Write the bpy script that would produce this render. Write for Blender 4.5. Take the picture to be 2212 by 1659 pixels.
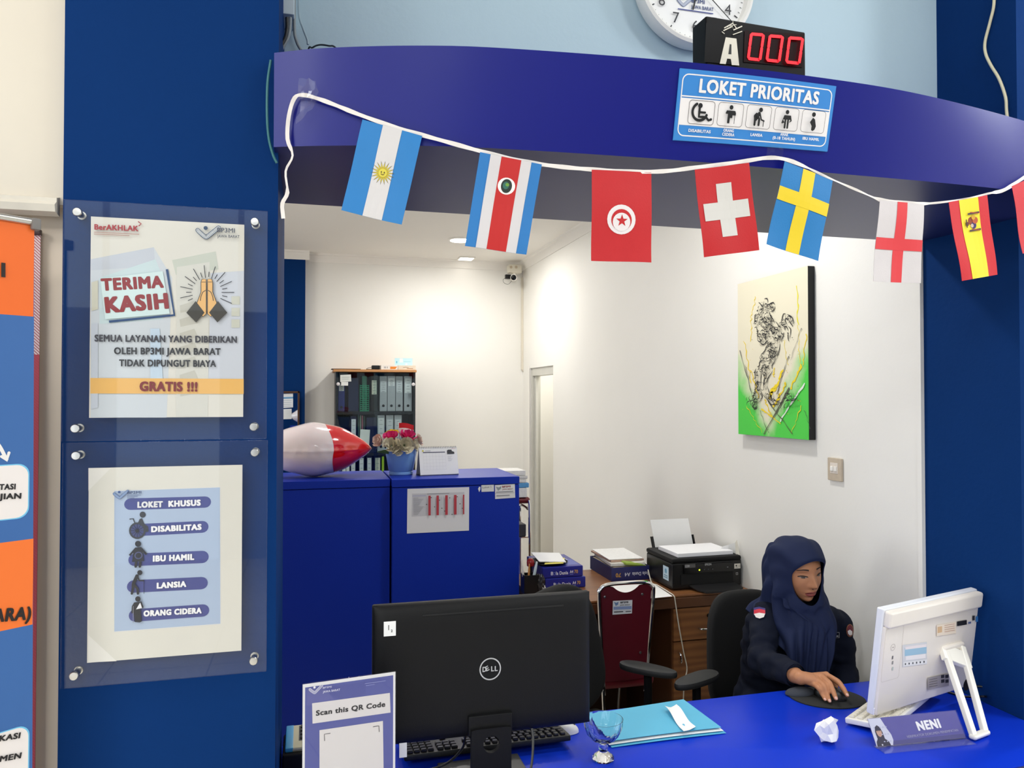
import bpy, bmesh, math, random
from mathutils import Vector, Matrix, geometry

for _o in list(bpy.data.objects):
    bpy.data.objects.remove(_o)
SC = bpy.context.scene
COL = SC.collection
rnd = random.Random(7)
PI = math.pi

# ---------------------------------------------------------------- camera
CZ, YAW, PIT, FPX = 1.70, math.radians(14.8), math.radians(0.98), 1661.0
CX, CY = 1106.0, 829.5
cam_d = bpy.data.cameras.new('camera')
cam_d.sensor_width = 36.0
cam_d.lens = FPX / 2212.0 * 36.0
cam_d.clip_start = 0.05
cam = bpy.data.objects.new('camera', cam_d)
COL.objects.link(cam)
cam.location = (0, 0, CZ)
cam.rotation_euler = (PI / 2 + PIT, 0, -YAW)
SC.camera = cam

# ---------------------------------------------------------------- world, lights, exposure
wd = bpy.data.worlds.new('sky')
SC.world = wd
wd.use_nodes = True
wd.node_tree.nodes['Background'].inputs[0].default_value = (0.80, 0.90, 1.0, 1)
wd.node_tree.nodes['Background'].inputs[1].default_value = 1.5
SC.view_settings.view_transform = 'Standard'
SC.view_settings.look = 'None'
SC.view_settings.gamma = 1.0
SC.view_settings.use_curve_mapping = False
SC.view_settings.exposure = -0.2
SC.cycles.max_bounces = 8
SC.cycles.diffuse_bounces = 5
SC.cycles.glossy_bounces = 4
SC.cycles.transparent_max_bounces = 12
SC.cycles.caustics_reflective = False
SC.cycles.caustics_refractive = False
SC.cycles.sample_clamp_indirect = 6.0


def area(name, loc, size, power, color=(1, 1, 1), rot=(0, 0, 0), sy=None, disk=False, spread=PI):
    l = bpy.data.lights.new(name, 'AREA')
    l.shape = 'DISK' if disk else 'RECTANGLE'
    l.size = size
    if not disk:
        l.size_y = sy or size
    l.energy = power
    l.color = color
    l.spread = spread
    o = bpy.data.objects.new(name, l)
    COL.objects.link(o)
    o.location = loc
    o.rotation_euler = rot
    return o


WARM = (1.0, 0.985, 0.95)
COOL = (0.93, 0.97, 1.0)
# downlights of the office behind the counter (ceiling at 3.02 m)
area('downlight_lamp', (1.22, 6.30, 2.985), 0.16, 25, WARM, disk=True)
area('downlight_lamp', (1.30, 2.93, 2.985), 0.16, 19, WARM, disk=True)
area('downlight_lamp', (0.35, 4.40, 2.985), 0.16, 8, WARM, disk=True)
area('downlight_lamp', (-1.4, 4.50, 2.985), 0.16, 16, WARM, disk=True)
# unseen fill light added at the left office wall, with its window opening
area('office_side_fill', (-2.95, 4.3, 1.75), 2.2, 42, (1, .99, .97), rot=(0, -PI / 2, 0), sy=1.6)
area('passage_fill_light', (2.36, 6.5, 2.46), 0.3, 9, WARM, sy=0.5)  # unseen, added to brighten the passage behind the doorway
# unseen area lights added at the hall ceiling to light the bay front
area('unseen_hall_light', (1.75, 0.55, 3.66), 0.35, 21, COOL, sy=0.35)
area('unseen_hall_light', (-3.2, -1.3, 3.66), 0.9, 88, COOL, sy=0.9)
area('unseen_hall_light', (3.7, 0.5, 3.66), 0.6, 28, COOL, sy=0.6)
area('unseen_hall_light', (-1.5, 0.2, 3.66), 0.6, 26, COOL, sy=0.6)  # added to brighten the left wall and its recess
area('unseen_hall_light', (-0.6, -2.2, 3.66), 1.2, 62, COOL, sy=0.6)
pl_ = bpy.data.lights.new('added_fascia_light', 'POINT')  # unseen point light, added to brighten the right end of the fascia
pl_.energy = 24
pl_.shadow_soft_size = .12
pl_.color = COOL
po0 = bpy.data.objects.new('added_fascia_light', pl_)
COL.objects.link(po0)
po0.location = (2.75, 1.0, 3.1)


# ---------------------------------------------------------------- photo geometry -> world points
def ray(px, py):
    r = (px - CX) / FPX
    u = (CY - py) / FPX
    f = Vector((math.sin(YAW) * math.cos(PIT), math.cos(YAW) * math.cos(PIT), math.sin(PIT)))
    R = Vector((math.cos(YAW), -math.sin(YAW), 0))
    U = Vector((-math.sin(YAW) * math.sin(PIT), -math.cos(YAW) * math.sin(PIT), math.cos(PIT)))
    return f + R * r + U * u


CAMP = Vector((0, 0, CZ))


def aY(px, py, Y):
    d = ray(px, py)
    return CAMP + d * (Y / d.y)


def aX(px, py, X):
    d = ray(px, py)
    return CAMP + d * (X / d.x)


def aZ(px, py, Z):
    d = ray(px, py)
    return CAMP + d * ((Z - CZ) / d.z)


# ---------------------------------------------------------------- materials
def lin(h):
    h = h.lstrip('#')
    c = [int(h[i:i + 2], 16) / 255 for i in (0, 2, 4)]
    return tuple((v / 12.92 if v <= .04045 else ((v + .055) / 1.055) ** 2.4) for v in c) + (1,)


_mats = {}


def mat(name, hexc, rough=.5, metal=0.0, spec=.5, var=.06, scale=12.0, bump=0.0, bscale=120.0, emit=None, estr=0.0,
        coat=0.0, sheen=0.0, aniso=None):
    if name in _mats:
        return _mats[name]
    m = bpy.data.materials.new(name)
    m.use_nodes = True
    nt = m.node_tree
    b = nt.nodes['Principled BSDF']
    b.inputs['Roughness'].default_value = rough
    b.inputs['Metallic'].default_value = metal
    b.inputs['Specular IOR Level'].default_value = spec
    b.inputs['Coat Weight'].default_value = coat
    b.inputs['Sheen Weight'].default_value = sheen
    c = lin(hexc)
    tc = nt.nodes.new('ShaderNodeTexCoord')
    nz = nt.nodes.new('ShaderNodeTexNoise')
    nz.inputs['Scale'].default_value = scale
    nz.inputs['Detail'].default_value = 4
    nt.links.new(tc.outputs['Object'], nz.inputs['Vector'])
    mx = nt.nodes.new('ShaderNodeMix')
    mx.data_type = 'RGBA'
    mx.inputs['A'].default_value = tuple(v * (1 - var) for v in c[:3]) + (1,)
    mx.inputs['B'].default_value = tuple(min(1, v * (1 + var)) for v in c[:3]) + (1,)
    nt.links.new(nz.outputs['Fac'], mx.inputs['Factor'])
    nt.links.new(mx.outputs['Result'], b.inputs['Base Color'])
    if bump:
        n2 = nt.nodes.new('ShaderNodeTexNoise')
        n2.inputs['Scale'].default_value = bscale
        n2.inputs['Detail'].default_value = 5
        nt.links.new(tc.outputs['Object'], n2.inputs['Vector'])
        bp = nt.nodes.new('ShaderNodeBump')
        bp.inputs['Strength'].default_value = bump
        bp.inputs['Distance'].default_value = .01
        nt.links.new(n2.outputs['Fac'], bp.inputs['Height'])
        nt.links.new(bp.outputs['Normal'], b.inputs['Normal'])
    if emit:
        b.inputs['Emission Color'].default_value = lin(emit)
        b.inputs['Emission Strength'].default_value = estr
    _mats[name] = m
    return m


def glass_mat(name, tint='ffffff', alpha=.9, rough=.02, ior=1.49):
    """thin clear sheet: transparent body with a fresnel reflection"""
    m = bpy.data.materials.new(name)
    m.use_nodes = True
    nt = m.node_tree
    nt.nodes.clear()
    out = nt.nodes.new('ShaderNodeOutputMaterial')
    tr = nt.nodes.new('ShaderNodeBsdfTransparent')
    t = lin(tint)
    tr.inputs[0].default_value = tuple(v * alpha for v in t[:3]) + (1,)
    gl = nt.nodes.new('ShaderNodeBsdfGlossy')
    gl.inputs['Roughness'].default_value = rough
    lw = nt.nodes.new('ShaderNodeLayerWeight')
    lw.inputs['Blend'].default_value = .5
    pw = nt.nodes.new('ShaderNodeMath')
    pw.operation = 'POWER'
    pw.inputs[1].default_value = 4.0
    nt.links.new(lw.outputs['Facing'], pw.inputs[0])
    fr = nt.nodes.new('ShaderNodeMath')
    fr.operation = 'MULTIPLY_ADD'
    f0 = ((ior - 1) / (ior + 1)) ** 2
    fr.inputs[1].default_value = 1 - f0
    fr.inputs[2].default_value = f0
    nt.links.new(pw.outputs[0], fr.inputs[0])
    mx = nt.nodes.new('ShaderNodeMixShader')
    nt.links.new(fr.outputs[0], mx.inputs[0])
    nt.links.new(tr.outputs[0], mx.inputs[1])
    nt.links.new(gl.outputs[0], mx.inputs[2])
    nt.links.new(mx.outputs[0], out.inputs[0])
    _mats[name] = m
    return m


def ink(hexc):
    return mat('ink_' + hexc, hexc, .55, var=.02)


# ---------------------------------------------------------------- mesh builder
class MB:
    def __init__(s):
        s.v, s.f, s.m = [], [], []
        s.mi = 0
        s.M = None
        s.wn = False

    def add(s, vs, fs, mi=None):
        b = len(s.v)
        for p in vs:
            p = Vector(p)
            s.v.append(s.M @ p if s.M else p)
        for f in fs:
            s.f.append([i + b for i in f])
            s.m.append(s.mi if mi is None else mi)
        return s

    def bm(s, bm):
        bm.verts.ensure_lookup_table()
        bm.verts.index_update()
        s.add([v.co.copy() for v in bm.verts], [[v.index for v in f.verts] for f in bm.faces])
        bm.free()
        return s

    def box(s, c, size, bev=0.0, rot=None, seg=2):
        M = Matrix.Translation(Vector(c))
        if rot is not None:
            M = M @ (rot.to_4x4() if len(rot) == 3 else rot)
        x, y, z = [v / 2 for v in size]
        if bev <= 0:
            vs = [(-x, -y, -z), (x, -y, -z), (x, y, -z), (-x, y, -z), (-x, -y, z), (x, -y, z), (x, y, z), (-x, y, z)]
            s.add([M @ Vector(p) for p in vs],
                  [(0, 3, 2, 1), (4, 5, 6, 7), (0, 1, 5, 4), (1, 2, 6, 5), (2, 3, 7, 6), (3, 0, 4, 7)])
            return s
        s.wn = True
        bm = bmesh.new()
        bmesh.ops.create_cube(bm, size=1.0)
        bmesh.ops.scale(bm, vec=Vector(size), verts=bm.verts)
        bmesh.ops.bevel(bm, geom=list(bm.edges), offset=min(bev, min(size) * .49), segments=seg, profile=.5, affect='EDGES')
        bmesh.ops.transform(bm, matrix=M, verts=bm.verts)
        return s.bm(bm)

    def span(s, a, b, bev=0.0, seg=2):
        a, b = Vector(a), Vector(b)
        return s.box((a + b) / 2, [abs(b[i] - a[i]) for i in range(3)], bev, None, seg)

    def tube(s, path, r, n=10, closed=False, caps=True, flat=None):
        path = [Vector(p) for p in path]
        k = len(path)
        rr = r if isinstance(r, (list, tuple)) else [r] * k
        rings = []
        prev = None
        for i, p in enumerate(path):
            if closed:
                t = path[(i + 1) % k] - path[i - 1]
            else:
                t = path[min(i + 1, k - 1)] - path[max(i - 1, 0)]
            t.normalize()
            if prev is None:
                a = Vector((0, 0, 1)) if abs(t.z) < .9 else Vector((1, 0, 0))
                u = t.cross(a).normalized()
            else:
                u = (prev - t * prev.dot(t)).normalized()
            prev = u
            w = t.cross(u)
            q = rr[i]
            qa, qb = (q if isinstance(q, (tuple, list)) else (q, q))
            rings.append([p + u * (math.cos(2 * PI * j / n) * qa) + w * (math.sin(2 * PI * j / n) * qb) for j in range(n)])
        vs = [p for g in rings for p in g]
        fs = []
        for i in range(k if closed else k - 1):
            a, b = i * n, ((i + 1) % k) * n
            for j in range(n):
                fs.append((a + j, a + (j + 1) % n, b + (j + 1) % n, b + j))
        if caps and not closed:
            fs.append(tuple(reversed(range(n))))
            fs.append(tuple(range((k - 1) * n, k * n)))
        return s.add(vs, fs)

    def cyl(s, p0, p1, r0, r1=None, n=20, caps=True):
        return s.tube([p0, p1], [r0, r0 if r1 is None else r1], n, caps=caps)

    def lathe(s, prof, n=24, o=(0, 0, 0), axis=None, cap0=True, cap1=True, wob=None):
        o = Vector(o)
        Q = Vector(axis).to_track_quat('Z', 'Y').to_matrix() if axis is not None else Matrix.Identity(3)
        vs, fs = [], []
        k = len(prof)
        for i, (r, z) in enumerate(prof):
            for j in range(n):
                a = 2 * PI * j / n
                q = r * (wob(a, z) if wob else 1)
                vs.append(o + Q @ Vector((q * math.cos(a), q * math.sin(a), z)))
        for i in range(k - 1):
            for j in range(n):
                fs.append((i * n + j, i * n + (j + 1) % n, (i + 1) * n + (j + 1) % n, (i + 1) * n + j))
        if cap0:
            fs.append(tuple(reversed(range(n))))
        if cap1:
            fs.append(tuple(range((k - 1) * n, k * n)))
        return s.add(vs, fs)

    def ell(s, c, r, rot=None, nu=20, nv=12):
        c = Vector(c)
        R = rot or Matrix.Identity(3)
        vs = [c + R @ Vector((0, 0, -r[2]))]
        for i in range(1, nv):
            b = -PI / 2 + PI * i / nv
            for j in range(nu):
                a = 2 * PI * j / nu
                vs.append(c + R @ Vector((r[0] * math.cos(a) * math.cos(b), r[1] * math.sin(a) * math.cos(b), r[2] * math.sin(b))))
        vs.append(c + R @ Vector((0, 0, r[2])))
        fs = []
        for j in range(nu):
            fs.append((0, 1 + (j + 1) % nu, 1 + j))
        for i in range(nv - 2):
            a, b = 1 + i * nu, 1 + (i + 1) * nu
            for j in range(nu):
                fs.append((a + j, a + (j + 1) % nu, b + (j + 1) % nu, b + j))
        L = len(vs) - 1
        a = 1 + (nv - 2) * nu
        for j in range(nu):
            fs.append((L, a + j, a + (j + 1) % nu))
        return s.add(vs, fs)

    def prism(s, pts, z0, z1, M=None, bev=0.0):
        """extruded outline, pts counter-clockwise in xy"""
        bm = bmesh.new()
        lo = [bm.verts.new((p[0], p[1], z0)) for p in pts]
        f = bm.faces.new(lo)
        r = bmesh.ops.extrude_face_region(bm, geom=[f])
        up = [g for g in r['geom'] if isinstance(g, bmesh.types.BMVert)]
        bmesh.ops.translate(bm, vec=(0, 0, z1 - z0), verts=up)
        bmesh.ops.recalc_face_normals(bm, faces=bm.faces)
        if bev:
            es = [e for e in bm.edges if abs(e.verts[0].co.z - e.verts[1].co.z) < 1e-7]
            bmesh.ops.bevel(bm, geom=es, offset=bev, segments=2, profile=.5, affect='EDGES')
        if M is not None:
            bmesh.ops.transform(bm, matrix=M, verts=bm.verts)
        return s.bm(bm)

    def grid(s, fn, nu, nv, cu=False, cv=False):
        vs = [fn(i / (nu if cu else nu - 1), j / (nv if cv else nv - 1)) for i in range(nu) for j in range(nv)]
        fs = []
        for i in range(nu if cu else nu - 1):
            for j in range(nv if cv else nv - 1):
                a, b = i, (i + 1) % nu
                c, d = j, (j + 1) % nv
                fs.append((a * nv + c, b * nv + c, b * nv + d, a * nv + d))
        return s.add(vs, fs)

    def build(s, name, mats, parent=None, angle=35, recalc=False):
        me = bpy.data.meshes.new(name)
        me.from_pydata([tuple(p) for p in s.v], [], s.f)
        if not isinstance(mats, (list, tuple)):
            mats = [mats]
        for m in mats:
            me.materials.append(m)
        if len(mats) > 1:
            me.polygons.foreach_set('material_index', s.m)
        if recalc:
            bm = bmesh.new()
            bm.from_mesh(me)
            bmesh.ops.recalc_face_normals(bm, faces=bm.faces)
            bm.to_mesh(me)
            bm.free()
        if angle:
            me.polygons.foreach_set('use_smooth', [True] * len(me.polygons))
            me.set_sharp_from_angle(angle=math.radians(angle))
        me.update()
        o = bpy.data.objects.new(name, me)
        COL.objects.link(o)
        if s.wn and angle:
            w = o.modifiers.new('weighted_normals', 'WEIGHTED_NORMAL')
            w.weight = 100
            w.keep_sharp = True
        if parent is not None:
            attach(o, parent)
        return o


def attach(o, parent):
    """keep o where it is and make it a child"""
    o.parent = parent
    M = Matrix.Translation(parent.location) if parent.parent is None else parent_world(parent)
    o.matrix_parent_inverse = M.inverted()


def parent_world(p):
    M = Matrix.LocRotScale(p.location, p.rotation_euler, p.scale)
    if p.parent is not None:
        M = parent_world(p.parent) @ p.matrix_parent_inverse @ M
    return M


def tag(o, label=None, cat=None, group=None, kind=None):
    if label:
        o['label'] = label
    if cat:
        o['category'] = cat
    if group:
        o['group'] = group
    if kind:
        o['kind'] = kind
    return o


def thing(name, label, cat, loc, group=None):
    o = bpy.data.objects.new(name, None)
    o.empty_display_size = .05
    COL.objects.link(o)
    o.location = Vector(loc)
    return tag(o, label, cat, group)


def struct(mb, name, m, angle=35, recalc=False):
    return tag(mb.build(name, m, None, angle, recalc), kind='structure')


def copy_tree(o, parent=None):
    c = o.copy()
    COL.objects.link(c)
    if parent is not None:
        c.parent = parent
        c.matrix_parent_inverse = o.matrix_parent_inverse.copy()
    for ch in [x for x in list(bpy.data.objects) if x.parent == o]:
        copy_tree(ch, c)
    return c


def spline(pts, n=8, closed=False):
    """Catmull-Rom through pts"""
    pts = [Vector(p) for p in pts]
    k = len(pts)
    out = []
    for i in range(k if closed else k - 1):
        p1, p2 = pts[i], pts[(i + 1) % k]
        p0 = pts[i - 1] if (closed or i > 0) else p1 * 2 - p2
        p3 = pts[(i + 2) % k] if (closed or i + 2 < k) else p2 * 2 - p1
        for j in range(n):
            t = j / n
            out.append(.5 * ((2 * p1) + (p2 - p0) * t + (2 * p0 - 5 * p1 + 4 * p2 - p3) * t * t + (3 * p1 - p0 - 3 * p2 + p3) * t ** 3))
    if not closed:
        out.append(pts[-1].copy())
    return out


# ---------------------------------------------------------------- printed graphics on a plane
_txt = {}


def text_mesh(s, bold=0.0):
    key = (s, bold)
    if key not in _txt:
        cu = bpy.data.curves.new('lettering_curve', 'FONT')
        cu.body = s
        cu.size = 1.0
        cu.resolution_u = 3
        cu.space_character = 1 + bold * 2.6
        o = bpy.data.objects.new('lettering_curve', cu)
        COL.objects.link(o)
        dg = bpy.context.evaluated_depsgraph_get()
        dg.update()
        me = bpy.data.meshes.new_from_object(o.evaluated_get(dg), depsgraph=dg)
        vs = [Vector((v.co.x, v.co.y, 0)) for v in me.vertices]
        fs = [list(p.vertices) for p in me.polygons]
        if bold:
            k = len(vs)
            d = bold * 1.25
            base, bf = vs[:], fs[:]
            vs, fs = [], []
            for i, (ox, oy) in enumerate(((0, 0), (d, 0), (-d, 0), (0, d * .7), (0, -d * .7), (d * .8, d * .6), (-d * .8, d * .6), (d * .8, -d * .6), (-d * .8, -d * .6))):
                vs += [Vector((v.x + ox, v.y + oy, i * .00003)) for v in base]
                fs += [[j + i * k for j in f] for f in bf]
        bpy.data.objects.remove(o)
        bpy.data.curves.remove(cu)
        bpy.data.meshes.remove(me)
        _txt[key] = (vs, fs)
    return _txt[key]


def cap_h(bold):
    vs, _ = text_mesh('H', bold)
    return max(v.y for v in vs), min(v.y for v in vs)


class Plane:
    def __init__(s, o, ax, ay):
        s.o = Vector(o)
        s.ax = Vector(ax).normalized()
        s.ay = Vector(ay)
        s.ay = (s.ay - s.ax * s.ay.dot(s.ax)).normalized()
        s.n = s.ax.cross(s.ay)

    def q(s, px, py):
        d = ray(px, py)
        t = (s.o - CAMP).dot(s.n) / d.dot(s.n)
        w = CAMP + d * t - s.o
        return Vector((w.dot(s.ax), w.dot(s.ay)))

    def map(s, x, y, w):
        return s.o + s.ax * x + s.ay * y + s.n * w


class Pr:
    """flat coloured print: shapes laid on a plane in metres, later ones a hair above earlier ones"""
    def __init__(s, mapf, step=.00008, base=.0, sub=0):
        s.sub = sub
        s.map = mapf.map if isinstance(mapf, Plane) else mapf
        s.q = mapf.q if isinstance(mapf, Plane) else None
        s.d = []
        s.w = base
        s.step = step

    def _put(s, vs, fs, col):
        s.w += s.step
        s.d.append(([s.map(v[0], v[1], s.w + (v[2] if len(v) > 2 else 0)) for v in vs], fs, col))
        s.w += max([v[2] for v in vs if len(v) > 2] + [0])
        return s

    def poly(s, pts, col):
        pts = [Vector((p[0], p[1])) for p in pts]
        tri = geometry.tessellate_polygon([[p.to_3d() for p in pts]])
        fs = []
        for t in tri:
            a, b, c = [pts[i] for i in t]
            fs.append(tuple(t) if (b - a).cross(c - a) > 0 else (t[0], t[2], t[1]))
        return s._put(pts, fs, col)

    def rect(s, x0, y0, x1, y1, col, n=1, m=1):
        vs = [(x0 + (x1 - x0) * i / n, y0 + (y1 - y0) * j / m) for i in range(n + 1) for j in range(m + 1)]
        fs = [(i * (m + 1) + j, (i + 1) * (m + 1) + j, (i + 1) * (m + 1) + j + 1, i * (m + 1) + j + 1) for i in range(n) for j in range(m)]
        return s._put(vs, fs, col)

    def rr_pts(s, x0, y0, x1, y1, r, n=6):
        out = []
        for cx, cy, a in ((x1 - r, y1 - r, 0), (x0 + r, y1 - r, 90), (x0 + r, y0 + r, 180), (x1 - r, y0 + r, 270)):
            for i in range(n + 1):
                t = math.radians(a + 90 * i / n)
                out.append((cx + r * math.cos(t), cy + r * math.sin(t)))
        return out

    def rrect(s, x0, y0, x1, y1, r, col):
        return s.poly(s.rr_pts(x0, y0, x1, y1, r), col)

    def disc(s, x, y, r, col, ry=None, n=24, rot=0):
        ry = ry or r
        c, d = math.cos(rot), math.sin(rot)
        pts = [(r * math.cos(2 * PI * i / n), ry * math.sin(2 * PI * i / n)) for i in range(n)]
        return s._put([(x, y)] + [(x + a * c - b * d, y + a * d + b * c) for a, b in pts], [(0, 1 + i, 1 + (i + 1) % n) for i in range(n)], col)

    def stroke(s, pts, w, col, closed=False, cap=True):
        pts = [Vector((p[0], p[1])) for p in pts]
        if s.sub and not isinstance(w, (list, tuple)):
            o2 = []
            for i in range(len(pts)):
                o2.append(pts[i])
                if i + 1 < len(pts) or closed:
                    d_ = pts[(i + 1) % len(pts)] - pts[i]
                    m_ = int(d_.length / s.sub)
                    o2 += [pts[i] + d_ * ((j + 1) / (m_ + 1)) for j in range(m_)]
            pts = o2
        k = len(pts)
        L, R = [], []
        ws = w if isinstance(w, (list, tuple)) else [w] * k
        for i in range(k):
            if closed:
                t = pts[(i + 1) % k] - pts[i - 1]
            else:
                t = pts[min(i + 1, k - 1)] - pts[max(i - 1, 0)]
            if t.length < 1e-9:
                t = Vector((1, 0))
            t.normalize()
            nn = Vector((-t.y, t.x)) * ws[i] / 2
            L.append(pts[i] + nn)
            R.append(pts[i] - nn)
        vs = L + R
        fs = [(k + i, k + (i + 1) % k, (i + 1) % k, i) for i in range(k if closed else k - 1)]
        if cap and not closed:
            for i in (0, k - 1):
                b = len(vs)
                e_ = .00003 if i == 0 else .00006
                vs.append(Vector((pts[i].x, pts[i].y, e_)))
                vs += [Vector((pts[i].x + math.cos(PI * j / 8) * ws[i] / 2, pts[i].y + math.sin(PI * j / 8) * ws[i] / 2, e_)) for j in range(16)]
                fs += [(b, b + 1 + j, b + 1 + (j + 1) % 16) for j in range(16)]
        return s._put(vs, fs, col)

    def ring(s, x, y, r, w, col, a0=0, a1=360, ry=None, n=28):
        ry = ry or r
        full = abs(a1 - a0) >= 360
        pts = [(x + r * math.cos(math.radians(a0 + (a1 - a0) * i / n)), y + ry * math.sin(math.radians(a0 + (a1 - a0) * i / n)))
               for i in range(n if full else n + 1)]
        return s.stroke(pts, w, col, closed=full, cap=not full)

    def text(s, t, x, y, h, col, width=None, align='l', bold=0.0, rot=0.0, shear=0.0):
        vs, fs = text_mesh(t, bold)
        if not vs:
            return s
        hi, lo = cap_h(bold)
        x0, x1 = min(v.x for v in vs), max(v.x for v in vs)
        ky = h / (hi - lo)
        kx = width / (x1 - x0) if width else ky
        off = {'l': 0, 'c': -.5, 'r': -1}[align] * (x1 - x0) * kx
        c, d = math.cos(rot), math.sin(rot)
        out = []
        for v in vs:
            a, b = (v.x - x0) * kx + off, (v.y - lo) * ky
            a += shear * b
            out.append((x + a * c - b * d, y + a * d + b * c, v.z))
        return s._put(out, fs, col)

    def tq(s, t, pl, pr, hpx, col, bold=0.0):
        """text fitted between two photo points on its base line, cap height given in photo pixels"""
        a, b = s.q(*pl), s.q(*pr)
        h = (s.q(pl[0], pl[1] - hpx) - a).length
        d = b - a
        return s.text(t, a.x, a.y, h, col, width=d.length, bold=bold, rot=math.atan2(d.y, d.x))

    def pq(s, pts, col):
        return s.poly([s.q(*p) for p in pts], col)

    def sq(s, pts, wpx, col, closed=False, cap=True):
        """stroke through photo points, width in photo pixels"""
        a = s.q(*pts[0])
        w = (s.q(pts[0][0], pts[0][1] + 1) - a).length
        ws = [x * w for x in wpx] if isinstance(wpx, (list, tuple)) else wpx * w
        return s.stroke([s.q(*p) for p in pts], ws, col, closed, cap)

    def build(s, name, parent):
        mb = MB()
        cols = []
        for vs, fs, c in s.d:
            if c not in cols:
                cols.append(c)
            mb.add(vs, fs, cols.index(c))
        mats = [c if not isinstance(c, str) else ink(c) for c in cols]
        return mb.build(name, mats, parent, angle=0)


def check_logo(p, x, y, h, c1, c2, c3=None):
    """three-line tick with a dot above its corner"""
    for k, (w, c) in enumerate(((.30, c1), (.20, c3 or 'f2f0ea'), (.12, c2), (.05, c3 or 'f2f0ea'))):
        p.stroke(spline([(x + .02 * h, y + .62 * h), (x + .18 * h, y + .45 * h), (x + .52 * h, y + .17 * h), (x + .66 * h, y + .19 * h), (x + 1.0 * h, y + .5 * h), (x + 1.42 * h, y + .88 * h)], 4), w * h, c)
    p.disc(x + .55 * h, y + .80 * h, .14 * h, c1)

# ================================================================ the setting
W_WHITE = mat('white_wall_paint', 'eeece6', .6, var=.02, scale=3, bump=.04, bscale=60)
W_CEIL = mat('white_ceiling_paint', 'f1eee8', .8, var=.02, scale=2)
W_SKY = mat('pale_blue_wall_paint', 'b4cbd6', .6, var=.02, scale=3, bump=.08, bscale=50)
W_NAVY = mat('navy_wall_paint', '0e3268', .62, spec=.03, var=.05, scale=5, bump=.12, bscale=45)
FASCIA = mat('blue_laminate', '060f78', .36, spec=.38, var=.03, scale=6, bump=.02, bscale=20)
SOFFIT = mat('grey_blue_laminate', '1c2258', .36, spec=.4, var=.12, scale=2.5)
COUNTER = mat('bright_blue_laminate', '0f35c2', .30, spec=.11, var=.02, scale=6, bump=.015, bscale=300)
COUNTER_EDGE = mat('dark_blue_laminate', '16184f', .4, var=.04)
ALU = mat('aluminium', 'b9b9b4', .35, .85, var=.05)
ALU_PAINT = mat('pale_grey_metal', 'cfcec6', .4, .3, var=.06)
STEEL = mat('brushed_steel', 'd2cfc8', .28, 1.0, var=.05, scale=40)
CHROME = mat('chrome', 'e6e6e6', .08, 1.0, var=.02)
BLACK = mat('black_plastic', '0a0a0b', .38, var=.1, bump=.05, bscale=400)
BLACK_M = mat('black_matte_plastic', '0d0d0e', .55, spec=.25, var=.12, scale=30, bump=.08, bscale=500)
WHITE_P = mat('white_plastic', 'f0ede6', .32, var=.03)
CREAM_P = mat('cream_plastic', 'ddd6c6', .4, var=.05)
PAPER = mat('white_paper', 'f4f3f1', .75, var=.02, scale=25)
PAPER_W = mat('warm_white_paper', 'e8e4d8', .75, var=.03, scale=10)


def floor_tiles(name, c1, c2, size):
    m = mat(name, c1, .25, var=.03)
    nt = m.node_tree
    b = nt.nodes['Principled BSDF']
    br = nt.nodes.new('ShaderNodeTexBrick')
    br.offset = 0
    br.inputs['Color1'].default_value = lin(c1)
    br.inputs['Color2'].default_value = tuple(v * .95 for v in lin(c1)[:3]) + (1,)
    br.inputs['Mortar'].default_value = lin(c2)
    br.inputs['Scale'].default_value = 1.0
    br.inputs['Mortar Size'].default_value = .004
    br.inputs['Brick Width'].default_value = size
    br.inputs['Row Height'].default_value = size
    tc = nt.nodes.new('ShaderNodeTexCoord')
    nt.links.new(tc.outputs['Object'], br.inputs['Vector'])
    nt.links.new(br.outputs['Color'], b.inputs['Base Color'])
    return m


TILE = floor_tiles('dull_floor_tile', 'b8b0a4', '8c8479', .4)

ZB0, ZB1 = 2.235, 2.438
XR = 2.04           # right wall of the counter bay
YW = 2.12           # front of the upper wall
YB = 7.30           # back wall
ZC = 3.02           # office ceiling
ZF = 3.70           # hall ceiling
PX0, PX1 = -.488, -.067

struct(MB().span((-6, 2.0, -.1), (6.2, 7.6, 0)), 'floor', TILE)
struct(MB().span((-6, -5.2, -.1), (6.2, 2.0, 0)), 'floor_hall', floor_tiles('cream_floor_tile', 'e6e0d4', 'b0a99c', .6))
struct(MB().span((PX0, 1.75, 0), (PX1, 2.2, ZF)), 'wall_left_pillar', W_NAVY)
struct(MB().span((XR, 1.82, 0), (2.62, 2.2, ZF)), 'wall_right_pillar', W_NAVY)
struct(MB().span((PX0, YW, ZB1), (XR, 2.2, ZF)), 'wall_upper', W_SKY)
b = MB()
b.span((-6, 1.772, 2.098), (PX0, 2.2, ZF))
b.mi = 1
b.span((-6, 1.80, 0), (PX0, 2.2, 2.098))
struct(b, 'wall_left', [mat('warm_white_wall_paint', 'ddd3c2', .65, var=.03, scale=4), mat('cream_plaster', 'efdcc4', .7, var=.06, scale=6)])
b = MB()
b.prism([(0, 0), (.03, .004), (.034, .018), (.022, .026), (.022, .034), (0, .04)], 0, 5.5,
        Matrix(((0, 0, 1, -6), (-1, 0, 0, 1.772), (0, 1, 0, 2.073), (0, 0, 0, 1))))
struct(b, 'trim_1', mat('stained_white_plaster', 'ddd5c6', .7, var=.14, scale=18))

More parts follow.
